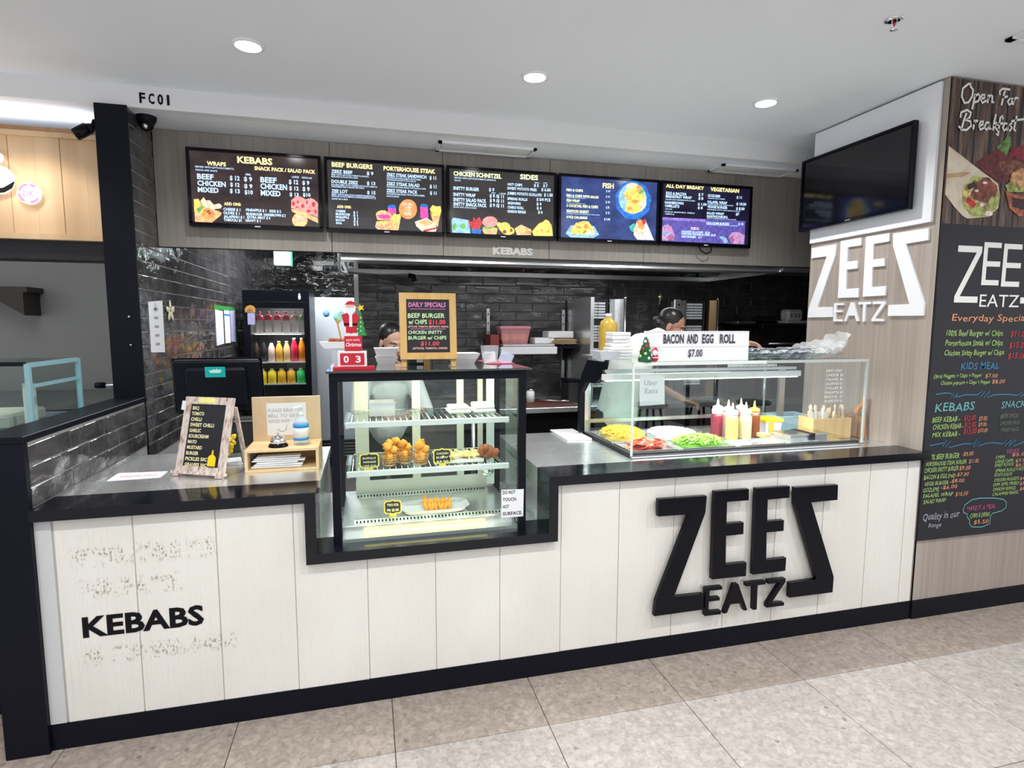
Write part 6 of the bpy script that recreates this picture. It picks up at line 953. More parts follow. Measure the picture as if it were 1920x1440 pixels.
sauce(2.965, .485, mat('sauce_mayo', (.76, .69, .40), .3), whc, 'cream mayonnaise squeeze bottle in front, beside the brown one')
sauce(3.055, .53, mat('sauce_brown', (.22, .06, .02), .3), mat('cap_orange', (.85, .35, .05), .35), 'brown squeeze bottle with an orange cap')
sauce(2.93, .60, mat('sauce_pink', (.7, .45, .4), .3), mat('cap_pinkish', (.8, .65, .65), .35), 'pinkish-capped squeeze bottle in the back row')
sauce(3.045, .64, mat('sauce_red', (.4, .05, .04), .3), mat('cap_pinkish', (.8, .65, .65)), 'tallest-looking squeeze bottle at the back right of the sauces')
sauce(2.90, .66, cl, whc, 'milky white squeeze bottle behind the maroon one')
t = thing('yellow_lid_tub', (3.2, .6, ZB + .008), 'white tub with a yellow lid right of the sauce bottles', 'tub')
put('tub', G().lathe((3.205, .6, ZB + .008), [(0, 0), (.07, 0), (.082, .075)], 4, Matrix.Rotation(PI / 4, 4, 'Z'), False), white_pl, t); put('lid', G().lathe((3.205, .6, ZB + .083), [(.088, 0), (.09, .014), (.084, .02), (0, .02)], 4, Matrix.Rotation(PI / 4, 4, 'Z'), False), yellow, t); put('label', B(3.17, 3.20, .536, .54, ZB + .02, ZB + .075), mat('label_orange', (.85, .5, .05), .5), t)
t = thing('blue_plastic_tub', (3.46, .68, ZB + .006), 'empty translucent blue tub behind the yellow-lidded tub', 'tub')
g = G(); P = [(3.31, .62), (3.55, .62), (3.55, .78), (3.31, .78)]; Q = [(3.32, .63), (3.54, .63), (3.54, .77), (3.32, .77)]
g.add([Vector((a, b, ZB + .008)) for a, b in Q] + [Vector((a, b, ZB + .095)) for a, b in P], [(0, 3, 2, 1)] + [(i, (i + 1) % 4, (i + 1) % 4 + 4, i + 4) for i in range(4)]); g.tube([Vector((a, b, ZB + .095)) for a, b in P + [P[0]]], .005, 6); put('tub', g, bluebox, t)
t = thing('steel_pan', (3.19, .36, ZB), 'steel pan with a dark strap at the right end of the salad case', 'pan'); g = G()
for b in ((3.12, 3.36, .30, .304, ZB + .008, ZB + .05), (3.12, 3.36, .43, .434, ZB + .008, ZB + .05), (3.12, 3.124, .304, .43, ZB + .008, ZB + .05), (3.356, 3.36, .304, .43, ZB + .008, ZB + .05), (3.124, 3.356, .304, .43, ZB + .008, ZB + .012), (3.11, 3.37, .292, .30, ZB + .048, ZB + .052)): g.box(*b)
put('pan', g, steel, t); put('lid', G().box(3.11, 3.37, .30, .436, ZB + .051, ZB + .055, None, .001), alu, t); put('strap', B(3.24, 3.27, .288, .44, ZB + .02, ZB + .058), black_matt, t)
put('sponge_block', G().box(3.05, 3.11, .44, .50, ZB + .012, ZB + .035, None, .004), mat('pale_orange', (.8, .5, .22), .7), None, 'pale orange block beside the steel pan', 'sponge')
# cutlery caddy right end
t = thing('cutlery_box', (3.52, .42, ZT), 'pale wooden box of wooden cutlery at the right end of the counter', 'box')
Mx = lambda: rotM((3.5, .45, ZT), 0, 0, -.12); z0 = ZT + .001; M = Mx()
bx = (3.36, 3.60, .38, .52)
for nm, b in (('box_side', (bx[0], bx[1], bx[2], bx[2] + .008, z0, z0 + .12)), ('box_side', (bx[0], bx[1], bx[3] - .008, bx[3], z0, z0 + .12)), ('box_end', (bx[0], bx[0] + .008, bx[2] + .008, bx[3] - .008, z0, z0 + .12)), ('box_end', (bx[1] - .008, bx[1], bx[2] + .008, bx[3] - .008, z0, z0 + .12)), ('box_floor', (bx[0], bx[1], bx[2], bx[3], z0 - .0005, z0 + .006))): put(nm, G().box(*b, M, .001), pine, t)
for i in range(16):
    x = bx[0] + .02 + i * .014; y = bx[2] + .03 + (i * 7 % 5) * .018; h = .155 + (i * 5 % 4) * .012
    q = Matrix.Translation((x, y, z0 + .01)) @ Euler((.08 * (i % 3 - 1), .1 * (i % 4 - 1.5), i)).to_matrix().to_4x4()
    put('wooden_spoon', G().box(-.004, .004, -.0008, .0008, 0, h - .03, M @ q).ell((0, 0, 0), (.0105, .0012, .02), M @ q @ Matrix.Translation((0, 0, h - .02)), 10, 6), mat('birch', (.78, .66, .45), .6), t)
put('paper_sheaf', G().box(3.39, 3.5, .45, .46, z0 + .02, z0 + .15, M), paper, t)
t = thing('serving_board', (3.63, .3, ZT), 'orange-brown wooden tongs and board leaning by the pillar', 'board')
put('board', G().box(3.645, 3.672, .36, .66, z0, z0 + .13, rotM((3.64, .5, z0), 0, 0, .05), .003), board_wood, t); put('handle', G().tube([(3.6, .36, z0 + .15), (3.655, .34, z0 + .235)], .013, 10), mat('orange_wood', (.62, .27, .09), .4), t); put('rail', G().tube([(3.655, .34, z0 + .005), (3.66, .35, z0 + .15)], .010, 8), mat('orange_wood', (.62, .27, .09)), t)
# writing and paper on the glass
FG = FY(sy0 + .004)
u_ = put('delivery_notice', G().prism([(2.156, 1.186), (2.292, 1.190), (2.286, 1.336), (2.152, 1.342)], FY(sy0 + .012), .0, -.001), mat('frosted_paper', (.78, .82, .82), .5), None, 'white Uber Eats paper behind the salad case glass', 'notice')
u_['label'] = 'white delivery service paper taped behind the salad case glass'
g = G(); text(g, 'Uber', FY(sy0 + .012), 2.178, 1.288, 2.25, .026, .0008, .0); text(g, 'Eats', FY(sy0 + .012), 2.182, 1.248, 2.252, .026, .0008, .0); put('lettering', g, inkg, u_, kind='stuff')
a_ = G()
for i, s in enumerate(('ADD ONS', 'CHEESE $1', 'OLIVES $1', 'JALAPENO $1', 'CHILLIES $1', 'PINEAPPLE $1', 'BACON  $1', 'MUSHROOM $1')): text(a_, s, FG, 3.238, 1.335 - .0235 * i, 3.35 - .012 * (i == 0) + .004 * (i > 4), .015, .0008, .0, .1)
put('glass_lettering', a_, white_pl, None, 'white handwritten ADD ONS price list on the salad case glass', 'lettering', kind='stuff')
t = thing('slot_vent', (2.9, .3, 1.34), 'row of small white slots under the right end of the case top', 'vent', kind='stuff')
g = G()
for i in range(22): g.box(2.80 + i * .0145, 2.808 + i * .0145, .43, .438, 1.352, 1.366)
put('slots', g, white_pl, t, kind='stuff')

# ---------------------------------------------------------------- on top of the salad case
ZU = 1.401
t = thing('lightbox_sign', (2.5, .25, ZU), 'white letter board reading BACON AND EGG ROLL 7.00 on the salad case', 'sign')
Fb = FY(.24); put('light_box', G().box(2.205, 2.782, .24, .285, ZU, ZU + .152, None, .002), mat('letterboard_white', (.82, .83, .84), .35, em=.12), t)
for z in (.0745, .003, .149): put('letter_rail', B(2.208, 2.779, .236, .24, ZU + z, ZU + z + .0025), white_gl, t)
g = G()
for s, a, b in (('BACON', 2.288, 2.402), ('AND', 2.418, 2.482), ('EGG', 2.505, 2.570), ('ROLL', 2.607, 2.697)): text(g, s, Fb, a, ZU + .092, b, .046, .0045, .035)
text(g, '$7.00', Fb, 2.428, ZU + .024, 2.510, .038, .0045, .02)
islands('letter', g, mat('letter_grey_black', (.06, .05, .08), .5), t)
t = thing('christmas_ornament', (2.2, .215, ZU), 'small ceramic Christmas tree with a Santa beside the letter board', 'ornament')
put('tree', G().lathe((2.185, .222, ZU), [(0, 0), (.034, .002), (.036, .012), (.026, .05), (.028, .052), (.018, .085), (.019, .088), (.004, .125), (0, .127)], 14), mat('pine_green', (.015, .12, .04), .4), t)
for i in range(22):
    z = .012 + i * .0045; r = .036 * (1 - z / .14); a = i * 2.4; put('bauble', G().ell((2.185 + r * math.cos(a), .222 + r * math.sin(a), ZU + z), (.0078, .0078, .0078), None, 8, 6), (red, mat('pale_lime', (.6, .75, .35), .3), white_gl)[i % 3], t)
put('bow', G().ell((2.185, .222, ZU + .128), (.01, .005, .008)), white_gl, t)
put('santa_coat', G().ell((2.235, .222, ZU + .022), (.02, .017, .022)), red, t); put('santa_beard', G().ell((2.229, .210, ZU + .046), (.015, .011, .014)), white_gl, t); put('santa_hat', G().lathe((2.237, .222, ZU + .052), [(.015, 0), (.014, .006), (.006, .018), (0, .022)], 12), red, t); put('santa_belt', G().lathe((2.235, .222, ZU + .02), [(.0205, 0), (.0205, .005)], 12), white_gl, t); put('santa_pompom', G().ell((2.247, .222, ZU + .074), (.006, .006, .006)), white_gl, t)
# stacks of takeaway boxes
def foambox(x0, x1, y0, y1, z, n, label, h=.014, wob=.004):
    t = thing('foam_box_stack', ((x0 + x1) / 2, (y0 + y1) / 2, z), label, 'box stack')
    for i in range(n): d = random.uniform(-wob, wob); put('foam_box', G().box(x0 + d, x1 + d, y0 + d, y1 + d, z + i * h, z + (i + 1) * h - .0015, None, .003), foam, t)
    return t
foambox(2.13, 2.245, .48, .62, ZU, 4, 'short stack of white foam boxes behind the ceramic tree', .0155)
tray('foam_tray', 2.03, 2.15, .42, .56, ZU, .045, mat('grey_foam', (.6, .63, .7), .5), 'open grey-white foam tray hanging over the left end of the case')
foambox(2.18, 2.29, .60, .70, ZU, 7, 'tall stack of white takeaway cups and boxes behind the letter board', .0205, .006)
# cling-filmed trays on the right of the top
t = thing('wrapped_trays', (3.25, .45, ZU), 'crumpled cling-wrapped clear trays on the right of the salad case', 'wrapped trays')
def crumple(x0, x1, y0, y1, z, amp, nx, ny, bend=0):
    g = G(); vs = []; 
    for j in range(ny + 1):
        for i in range(nx + 1):
            a = i / nx; vs.append(Vector((x0 + (x1 - x0) * a + random.uniform(-.004, .004), y0 + (y1 - y0) * j / ny, z + random.uniform(0, amp) * (1 if 0 < j < ny or 1 else 0) + bend * max(0, a - .72) ** 1.5 * 6)))
    fs = [(j * (nx + 1) + i, j * (nx + 1) + i + 1, (j + 1) * (nx + 1) + i + 1, (j + 1) * (nx + 1) + i) for j in range(ny) for i in range(nx)]
    return g.add(vs, fs)
put('clear_tray', crumple(2.85, 3.46, .3, .6, ZU + .002, .012, 34, 8), hazy2, t); put('clear_tray', crumple(2.84, 3.44, .3, .62, ZU + .012, .02, 30, 8), film('tray_dark', (.25, .27, .35), .6, .08), t); put('film', crumple(2.84, 3.47, .29, .62, ZU + .026, .024, 40, 9, .06), hazy2, t)
put('film', crumple(3.28, 3.50, .32, .5, ZU + .02, .03, 16, 6, .12), hazy2, t); put('foil_edge', crumple(2.84, 3.3, .34, .52, ZU + .04, .018, 24, 5), mat('silver_film', (.55, .57, .65), .2, .7), t)
put('white_board', G().box(1.95, 2.10, .68, 1.0, ZT + .001, ZT + .011, None, .002), white_pl, None, 'white cutting board on the worktop left of the salad case', 'cutting board')
# ================================================================ KITCHEN BEHIND
t = thing('extraction_hood', (2.35, 2.0, 1.99), 'long stainless extraction hood under the fascia', 'hood')
FH = frame((0, 0, 0), (0, 1, 0), (0, 0, 1))
ho = lambda pts, x0, x1: G().prism(pts, frame((x0, 0, 0), (0, 1, 0), (0, 0, 1)), 0, -(0)) if 0 else G().add([Vector((x0, a, b)) for a, b in pts] + [Vector((x1, a, b)) for a, b in pts], [tuple(reversed(range(len(pts)))), tuple(range(len(pts), 2 * len(pts)))] + [(i, (i + 1) % len(pts), (i + 1) % len(pts) + len(pts), i + len(pts)) for i in range(len(pts))])
put('front_lip', ho([(1.53, 2.07), (1.505, 1.994), (1.60, 1.988), (1.60, 1.998), (1.52, 2.005), (1.545, 2.07)], .71, 3.985), mat('hood_steel', (.85, .86, .87), .3, .9), t)
put('side_panel', ho([(1.53, 2.03), (1.60, 1.99), (2.62, 1.99), (2.62, 2.3), (1.53, 2.3)], .705, .725), steel, t); put('side_panel', ho([(1.53, 2.03), (1.60, 1.99), (2.62, 1.99), (2.62, 2.3), (1.53, 2.3)], 3.97, 3.99), steel, t)
put('rear_lip', B(.725, 3.97, 2.50, 2.62, 1.995, 2.03), mat('hood_steel', (.75, .76, .77)), t)
put('hood_roof', B(.725, 3.97, 1.56, 2.60, 2.26, 2.28), mat('greasy_brown', (.09, .06, .04), .4), t)
for i in range(6): put('filter', G().box(.8 + i * .52, 1.28 + i * .52, 2.1, 2.45, 2.13, 2.16, rotM((1, 2.3, 2.15), .5)), mat('filter_steel', (.2, .18, .16), .35, .8), t)
put('added_hood_tube', B(1.9, 3.3, 1.72, 1.76, 2.14, 2.16), mat('added_hood_lamp', (1, 1, 1), .5, em=2), t)  # glowing strip added to go with the extra lamp under the hood
put('edge_strip', B(3.99, 5.9, 1.49, 1.6, 2.005, 2.03), mat('hood_steel', (.75, .76, .77)), t)
t = thing('cable_conduit', (.9, 2.5, 1.99), 'grey conduit pipe with an elbow under the left end of the hood', 'pipe')
put('pipe', G().tube([(.66, 2.48, 2.32), (.66, 2.48, 2.03), (.668, 2.48, 2.005), (.69, 2.48, 1.993), (1.2, 2.48, 1.985)], .013, 8), mat('pipe_grey', (.42, .42, .40), .5), t); put('end_fitting', G().tube([(1.2, 2.48, 1.985), (1.24, 2.48, 1.98), (1.25, 2.48, 1.94)], .02, 8), black, t)
# benches along the back wall
t = thing('back_bench', (3.6, 2.3, 0), 'stainless back bench with a dark space under it', 'bench')
put('worktop', G().box(1.62, 5.9, 2.0, 2.64, .878, .92, None, .003), steel, t); put('back_panel', B(1.62, 5.9, 2.6, 2.63, .05, .878), black_matt, t)
for x in (1.66, 2.9, 4.1, 5.3): put('leg', G().tube([(x, 2.06, 0.003), (x, 2.06, .878)], .02, 8), alu, t)
put('lower_shelf', B(1.64, 5.88, 2.05, 2.6, .25, .27), black_matt, t)
put('brown_mat', G().box(1.98, 2.52, 2.03, 2.4, .921, .932, None, .003), mat('dark_red_board', (.10, .035, .025), .6), None, 'dark brown cutting board on the back bench', 'cutting board')
t = thing('white_jar', (2.19, 2.28, .933), 'small white-labelled jar on the brown cutting board', 'jar'); put('jar_body', G().lathe((2.19, 2.28, .933), [(0, 0), (.036, 0), (.036, .085), (.028, .095)], 18), white_pl, t); put('lid', G().lathe((2.19, 2.28, 1.03), [(.03, 0), (.03, .014), (0, .015)], 18), chrome, t)
t = thing('tongs', (2.35, 2.2, .933), 'steel tongs lying on the brown cutting board', 'tongs')
for d in (-.012, .014): put('tong_arm', G().tube([(2.24, 2.3, .952), (2.33, 2.24 + d, .948), (2.44, 2.2 + d, .942)], .006, 6), alu, t)
put('grip', G().tube([(2.42, 2.2, .946), (2.5, 2.18, .944)], .011, 6), chrome, t)
# wall shelf with boxes
t = thing('wall_shelf', (2.28, 2.45, 1.37), 'dark wall shelf on slotted uprights over the back bench', 'shelf')
put('shelf_board', B(1.90, 2.628, 2.27, 2.62, 1.385, 1.402), black, t)
for x, z0, z1 in ((1.885, 1.30, 1.725), (2.585, 1.0, 1.72)):
    u_ = put('upright', B(x, x + .028, 2.625, 2.649, z0, z1), mat('zinc', (.5, .5, .5), .4, .8), t)
    g = G()
    for i in range(4): g.box(x + .010, x + .018, 2.6235, 2.6255, z1 - .06 - i * .08, z1 - .04 - i * .08)
    put('slots', g, ink, u_, kind='stuff')
for x in (1.892, 2.592): put('bracket', G().add([Vector((x, 2.622, 1.385)), Vector((x, 2.3, 1.385)), Vector((x, 2.622, 1.26)), Vector((x + .012, 2.622, 1.385)), Vector((x + .012, 2.3, 1.385)), Vector((x + .012, 2.622, 1.26))], [(0, 1, 2), (5, 4, 3), (0, 3, 4, 1), (1, 4, 5, 2), (2, 5, 3, 0)]), black, t)
put('white_board', G().box(1.915, 2.40, 2.20, 2.262, 1.34, 1.402, None, .004), mat('dull_white', (.62, .62, .64), .45), None, 'long white tray edge fixed in front of the dark wall shelf', 'tray')
put('white_board', G().box(1.95, 2.40, 2.27, 2.55, 1.403, 1.420, None, .003), mat('dull_white', (.62, .62, .64)), None, 'thin white board lying on the dark wall shelf', 'board')
t = thing('pink_lidded_box', (2.07, 2.4, 1.421), 'pink-tinted plastic box with a pink lid on the wall shelf', 'box')
put('box_body', G().lathe((2.07, 2.4, 1.421), [(0, 0), (.15, 0), (.18, .13)], 4, Matrix.Diagonal((1, .6, 1, 1)) @ Matrix.Rotation(PI / 4, 4, 'Z'), False), pinkbox, t); put('lid', G().lathe((2.07, 2.4, 1.551), [(.19, 0), (.195, .012), (.17, .022), (0, .022)], 4, Matrix.Diagonal((1, .6, 1, 1)) @ Matrix.Rotation(PI / 4, 4, 'Z'), False), mat('pink_lid', (.75, .28, .36), .4), t)
for i, x in enumerate((1.99, 2.07, 2.14)): put('bread_roll', G().ell((x, 2.37, 1.475), (.042, .04, .045), None, 12, 8, .06), mat('bread', (.7, .42, .16), .7), t)
put('red_basket', B(1.86, 1.935, 2.35, 2.55, 1.403, 1.50), mat('red_slats', (.3, .05, .05), .5), None, 'dark red slatted basket at the left end of the wall shelf', 'basket')
for i, (b, m_, l) in enumerate((((2.24, 2.42, 2.33, 2.5, 1.421, 1.475), foam, 'flat white carton right of the pink-lidded box'), ((2.36, 2.62, 2.30, 2.5, 1.403, 1.44), None, ''), ((2.36, 2.59, 2.32, 2.5, 1.47, 1.53), foam, 'cream foam clamshell stacked on brown paper bags'))):
    if m_: put('foam_clamshell', G().box(*b, None, .008), m_, None, l, 'container')
    else:
        t = thing('paper_bags', (2.49, 2.4, 1.421), 'pile of brown paper bags at the right end of the wall shelf', 'paper bags')
        for k in range(6): put('paper_bag', G().box(2.37 + .01 * k, 2.62 - .012 * (k % 3), 2.30 + .01 * (k % 2), 2.5, 1.421 + k * .0075, 1.427 + k * .0075, rotM((2.49, 2.4, 1.44), 0, 0, (k % 3 - 1) * .08), .001), mat('kraft', (.55, .40, .24), .8), t)
put('splash_guard', B(2.632, 2.662, 2.05, 2.62, .921, 1.81), steel, None, 'tall stainless splash panel between shelf and kebab grill', 'panel')
t = thing('black_bin', (2.6, 2.35, .92), 'black plastic container in the corner of the back bench', 'container'); put('bin', G().box(2.52, 2.62, 2.25, 2.45, .921, 1.10, None, .01), black_matt, t); put('lid', G().box(2.515, 2.625, 2.245, 2.455, 1.10, 1.115, None, .003), black, t)
# vertical kebab grills
barm = mat('bright_burner', (.75, .76, .78), .35); brown_st = mat('scorched_steel', (.3, .19, .1), .3, .8)
def kebab_grill(x, label, w, scorched, pan_w):
    t = thing('kebab_grill', (x, 2.35, .921), label, 'grill'); y = 2.2
    put('left_plate', B(x - .02, x - .005, y - .02, y + .22, .93, 1.80), mat('bright_edge', (.85, .86, .88), .2, .9), t)
    put('burner_back', B(x - .005, x + w + .03, y + .03, y + .2, .93, 1.80), black_matt, t)
    for s in range(4):
        z1 = 1.775 - s * .195
        for r in range(6):
            for c in range(2): put('burner_bar', B(x + c * w / 2 + .002, x + (c + 1) * w / 2 - .004, y + .015, y + .03, z1 - .024 * r - .017, z1 - .024 * r), barm, t)
    put('guard_frame', G().tube([(x - .004, y, 1.0), (x - .004, y, 1.79), (x + w + .004, y, 1.79), (x + w + .004, y, 1.0)], .005, 6), mat('dark_brown', (.05, .04, .035)), t)
    P = [(x + w + .03 + pan_w * i / 8, y + .0 + .05 * math.sin(PI * i / 8)) for i in range(9)]
    put('curved_shield', G().add([Vector((a, b, .93)) for a, b in P] + [Vector((a, b, 1.805)) for a, b in P], [(i, i + 1, i + 10, i + 9) for i in range(8)], True), brown_st if scorched else steel, t)
    put('rod', G().tube([(x + w + .04 + pan_w, y - .01, .93), (x + w + .04 + pan_w, y - .01, 1.80)], .007, 8), mat('bright_edge', (.85, .86, .88)), t)
    put('rod_cap', G().ell((x + w + .04 + pan_w, y - .01, 1.815), (.02, .012, .012)), chrome, t)
    put('drip_tray', B(x - .02, x + w + .05 + pan_w, y - .12, y - .03, .921, .95), steel, t); return t
kebab_grill(2.695, 'left vertical kebab grill behind the yellow sauce jar', .14, False, .13)
kebab_grill(3.585, 'right vertical kebab grill with a scorched shield behind the leaning woman', .18, True, .10)
t = thing('gas_valve', (3.34, 2.2, 1.70), 'brass gas valve standing between the two kebab grills', 'valve'); put('valve_pipe', G().tube([(3.34, 2.22, .93), (3.34, 2.22, 1.80)], .009, 8), chrome, t); put('valve_head', G().ell((3.345, 2.215, 1.83), (.03, .018, .016)).tube([(3.345, 2.215, 1.80), (3.345, 2.215, 1.87)], .01, 8), mat('brass', (.6, .5, .25), .3, 1), t)
t = thing('grill_switch_plate', (3.5, 2.2, 1.72), 'small steel switch plate beside the right kebab grill', 'switch'); put('plate', G().box(3.47, 3.535, 2.19, 2.21, 1.70, 1.81, None, .006), steel, t); put('post', B(3.495, 3.505, 2.2, 2.21, .93, 1.70), alu, t); put('knob', G().ell((3.51, 2.185, 1.76), (.01, .01, .01)), black, t)
# right shelf and ovens
t = thing('wall_shelf', (4.75, 2.5, 1.58), 'dark wall shelf with a bright edge left of the pillar', 'shelf'); put('shelf_board', B(4.18, 5.6, 2.38, 2.645, 1.585, 1.60), black, t); put('bright_lip', B(4.18, 5.6, 2.374, 2.38, 1.588, 1.602), alu, t)
for x in (4.3, 5.2): put('bracket', B(x, x + .02, 2.42, 2.645, 1.52, 1.585), black, t)
t = thing('covered_pan', (4.56, 2.5, 1.601), 'black pan with an arched handle on the right wall shelf', 'pan'); put('pan', G().box(4.42, 4.72, 2.42, 2.6, 1.601, 1.625, None, .006), black, t); put('handle', G().tube([(4.47, 2.45, 1.62), (4.48, 2.45, 1.66), (4.66, 2.45, 1.66), (4.68, 2.45, 1.62)], .009, 8), black, t)
put('steel_tray', G().box(4.26, 4.46, 2.40, 2.6, 1.6015, 1.622, None, .003), steel, None, 'thin steel tray at the left end of the right wall shelf', 'tray')
t = thing('foam_clamshell', (4.93, 2.5, 1.602), 'open white foam clamshell with black print on the right wall shelf', 'container')
put('lower_half', G().box(4.80, 5.1, 2.40, 2.56, 1.603, 1.63, None, .008), foam, t); put('lid', G().box(4.84, 5.02, 2.43, 2.55, 1.63, 1.74, None, .02), foam, t); g = G(); 
for x in (4.87, 4.92, 4.96): g.box(x, x + .018, 2.427, 2.43, 1.66, 1.70)
put('print', g, inkg, t, kind='stuff')
t = thing('countertop_oven', (4.9, 2.3, .921), 'black countertop oven in the dark right corner of the kitchen', 'oven')
put('body', G().box(4.25, 5.3, 2.1, 2.6, .935, 1.46, None, .01), mat('oven_black', (.012, .012, .018), .2), t); put('door_glass', B(4.3, 5.1, 2.095, 2.1, 1.0, 1.40), black_gloss, t); put('handle', G().tube([(4.35, 2.07, 1.42), (5.05, 2.07, 1.42)], .010, 8), alu, t)
for x in (4.3, 5.25): put('foot', B(x - .02, x + .02, 2.2, 2.24, .921, .935), black, t)
# over-shelf and jar
t = thing('over_shelf', (2.75, .88, 1.375), 'steel over-shelf behind the glass top of the salad case', 'shelf'); put('shelf_board', B(2.16, 3.45, .762, 1.02, 1.385, 1.40), steel, t)
for x in (2.18, 3.43): put('post', G().tube([(x, .93, ZT + .001), (x, .93, 1.385)], .012, 8), alu, t)
t = thing('sauce_jar', (2.32, .9, 1.401), 'large jar of golden mustard sauce with a white cap', 'jar')
jx = 2.283; put('jar_body', G().lathe((jx, .9, 1.401), [(0, 0), (.052, 0), (.056, .01), (.056, .17), (.045, .205), (.02, .222), (.018, .228)], 24), mat('golden_sauce', (.55, .36, .05), .2, coat=.6), t); put('cap', G().lathe((jx, .9, 1.629), [(.019, 0), (.019, .022), (0, .024)], 16), white_pl, t)

# ================================================================ PEOPLE
def remesh(g, vox, it=3):
    me = bpy.data.meshes.new('tmp'); me.from_pydata(g.v, [], g.f); o = bpy.data.objects.new('tmp', me); S.collection.objects.link(o)
    a = o.modifiers.new('r', 'REMESH'); a.mode = 'VOXEL'; a.voxel_size = vox; b = o.modifiers.new('s', 'SMOOTH'); b.factor = .5; b.iterations = it
    q = G().mesh(o); bpy.data.objects.remove(o); return q
def limb(g, pts, rs): g.tube(pts, rs, 12); [g.ell(p, (r * 1.02,) * 3) for p, r in zip(pts, rs)]
def hmat(c, f, up=(0, 0, 1)):
    f = Vector(f).normalized(); r = f.cross(Vector(up)).normalized(); u = r.cross(f); return Matrix(((r.x, f.x, u.x, c[0]), (r.y, f.y, u.y, c[1]), (r.z, f.z, u.z, c[2]), (0, 0, 0, 1)))
def hand(g, wrist, d, n, s=1):
    """d towards the fingertips, n the back of the hand"""
    d = Vector(d).normalized(); n = Vector(n); n = (n - d * n.dot(d)).normalized(); r = d.cross(n); w = Vector(wrist)
    g.ell(w + d * .045, (.5, .5, .5)) if 0 else None
    Mh = Matrix(((r.x, d.x, n.x, 0), (r.y, d.y, n.y, 0), (r.z, d.z, n.z, 0), (0, 0, 0, 1)))
    g.ell(w + d * .045, (.037, .05, .015), Mh)
    for i, (o, L) in enumerate(((-.028, .9), (-.009, 1.02), (.010, .97), (.028, .78))):
        b = w + d * .075 + r * o; a1 = b + (d * .9 - n * .25).normalized() * .034 * L; a2 = a1 + (d * .6 - n * .8).normalized() * .024 * L; a3 = a2 + (d * .25 - n * .97).normalized() * .018 * L
        g.tube([b - d * .02, b, a1, a2, a3], [.0085, .0092, .0085, .0078, .006], 8); g.ell(a3, (.006,) * 3)
    b = w + d * .02 - r * .03 * s; a1 = b + (d * .5 - r * .75 * s - n * .3).normalized() * .04; a2 = a1 + (d * .8 - r * .3 * s - n * .4).normalized() * .03
    g.tube([w + d * .02, b, a1, a2], [.013, .012, .0105, .007], 8); g.ell(a2, (.007,) * 3)
def head_geo(g, H):
    def e(c, r): g.ell(H @ Vector(c), r, H.to_3x3().to_4x4(), 16, 12)
    e((0, -.01, .03), (.073, .092, .08)); e((0, .032, -.03), (.056, .058, .078)); e((0, .058, -.088), (.028, .026, .022)); e((0, .08, .02), (.046, .014, .010)); e((0, .1, -.034), (.017, .012, .01)); e((0, .02, -.075), (.045, .05, .03))
    for s in (-1, 1): e((s * .034, .064, -.03), (.022, .022, .024)); e((s * .074, -.005, -.012), (.009, .018, .03))
    e((0, .090, -.056), (.023, .010, .006)); e((0, .088, -.066), (.02, .010, .006)); g.tube([H @ Vector((0, .082, .012)), H @ Vector((0, .095, -.01)), H @ Vector((0, .108, -.03))], [.008, .010, .012], 8)
def face_parts(t, H):
    R = H.to_3x3().to_4x4()
    for s in (-1, 1):
        ey = put('eye', G().ell(H @ Vector((s * .031, .080, -.002)), (.0125, .008, .006), R), mat('eye_white', (.7, .68, .66), .2), t); put('iris', G().ell(H @ Vector((s * .031, .0865, -.002)), (.0055, .003, .0055), R), ink, ey)
        put('eyebrow', G().tube([H @ Vector((s * .014, .091, .016)), H @ Vector((s * .032, .087, .023)), H @ Vector((s * .05, .070, .016))], .0032, 6), hair, t)
    put('lips', G().ell(H @ Vector((0, .0965, -.060)), (.02, .006, .006), R), mat('lips', (.35, .1, .08), .4), t)
def person(name_label, base_, H, neck0, torso, arms, legs, skinm, shirtm, hands):
    t = thing('person', base_, name_label, 'person'); g = G(); head_geo(g, H)
    limb(g, [neck0, H @ Vector((0, -.02, -.06))], [.055, .048]); limb(g, torso, [.10, .13, .12, .13])
    for a in arms: limb(g, a, [.045, .036, .026])
    for l in legs: limb(g, l, [.075, .055, .04])
    for l in legs: g.ell(Vector(l[-1]) + Vector((0, -.06, -.02)), (.04, .11, .035))
    for (w, d, n, s) in hands: hand(g, w, d, n, s)
    put('body', remesh(g, .0058), skinm, t, smooth=True)
    g = G(); k = 1.16
    tt = [Vector(p) for p in torso]; sh = (Vector(arms[0][0]) - Vector(arms[1][0])); g.tube([arms[0][0], (Vector(arms[0][0]) + Vector(arms[1][0])) / 2, arms[1][0]], [.07, .095, .07], 12)
    limb(g, tt, [.118, .152, .14, .148])
    for a in arms: limb(g, [a[0], a[1]], [.066, .055])
    limb(g, [neck0, (Vector(neck0) * .4 + (H @ Vector((0, -.02, -.06))) * .6)], [.07, .062])
    put('shirt', remesh(g, .011, 6), shirtm, t, smooth=True)
    g = G(); g.ell(torso[-1], (.16, .13, .12))
    for l in legs: limb(g, l[:3], [.095, .07, .055])
    put('trousers', remesh(g, .014, 3), cloth_dark, t, smooth=True)
    for l in legs: put('shoe', G().ell(Vector(l[-1]) + Vector((0, -.05, -.022)), (.048, .125, .042)), black, t)
    R = H.to_3x3().to_4x4(); g = G(); g.ell(H @ Vector((0, -.023, .043)), (.081, .092, .082), R, 18, 12, .02); g.ell(H @ Vector((0, -.045, -.01)), (.074, .068, .06), R, 16, 10, .02); g.ell(H @ Vector((0, -.118, .0)), (.026, .026, .026), R, 12, 8, .1)
    put('hair', remesh(g, .006, 3), hair, t, smooth=True); face_parts(t, H); return t, H
H1 = hmat((1.015, 1.5, 1.468), (.42, -.86, -.28))
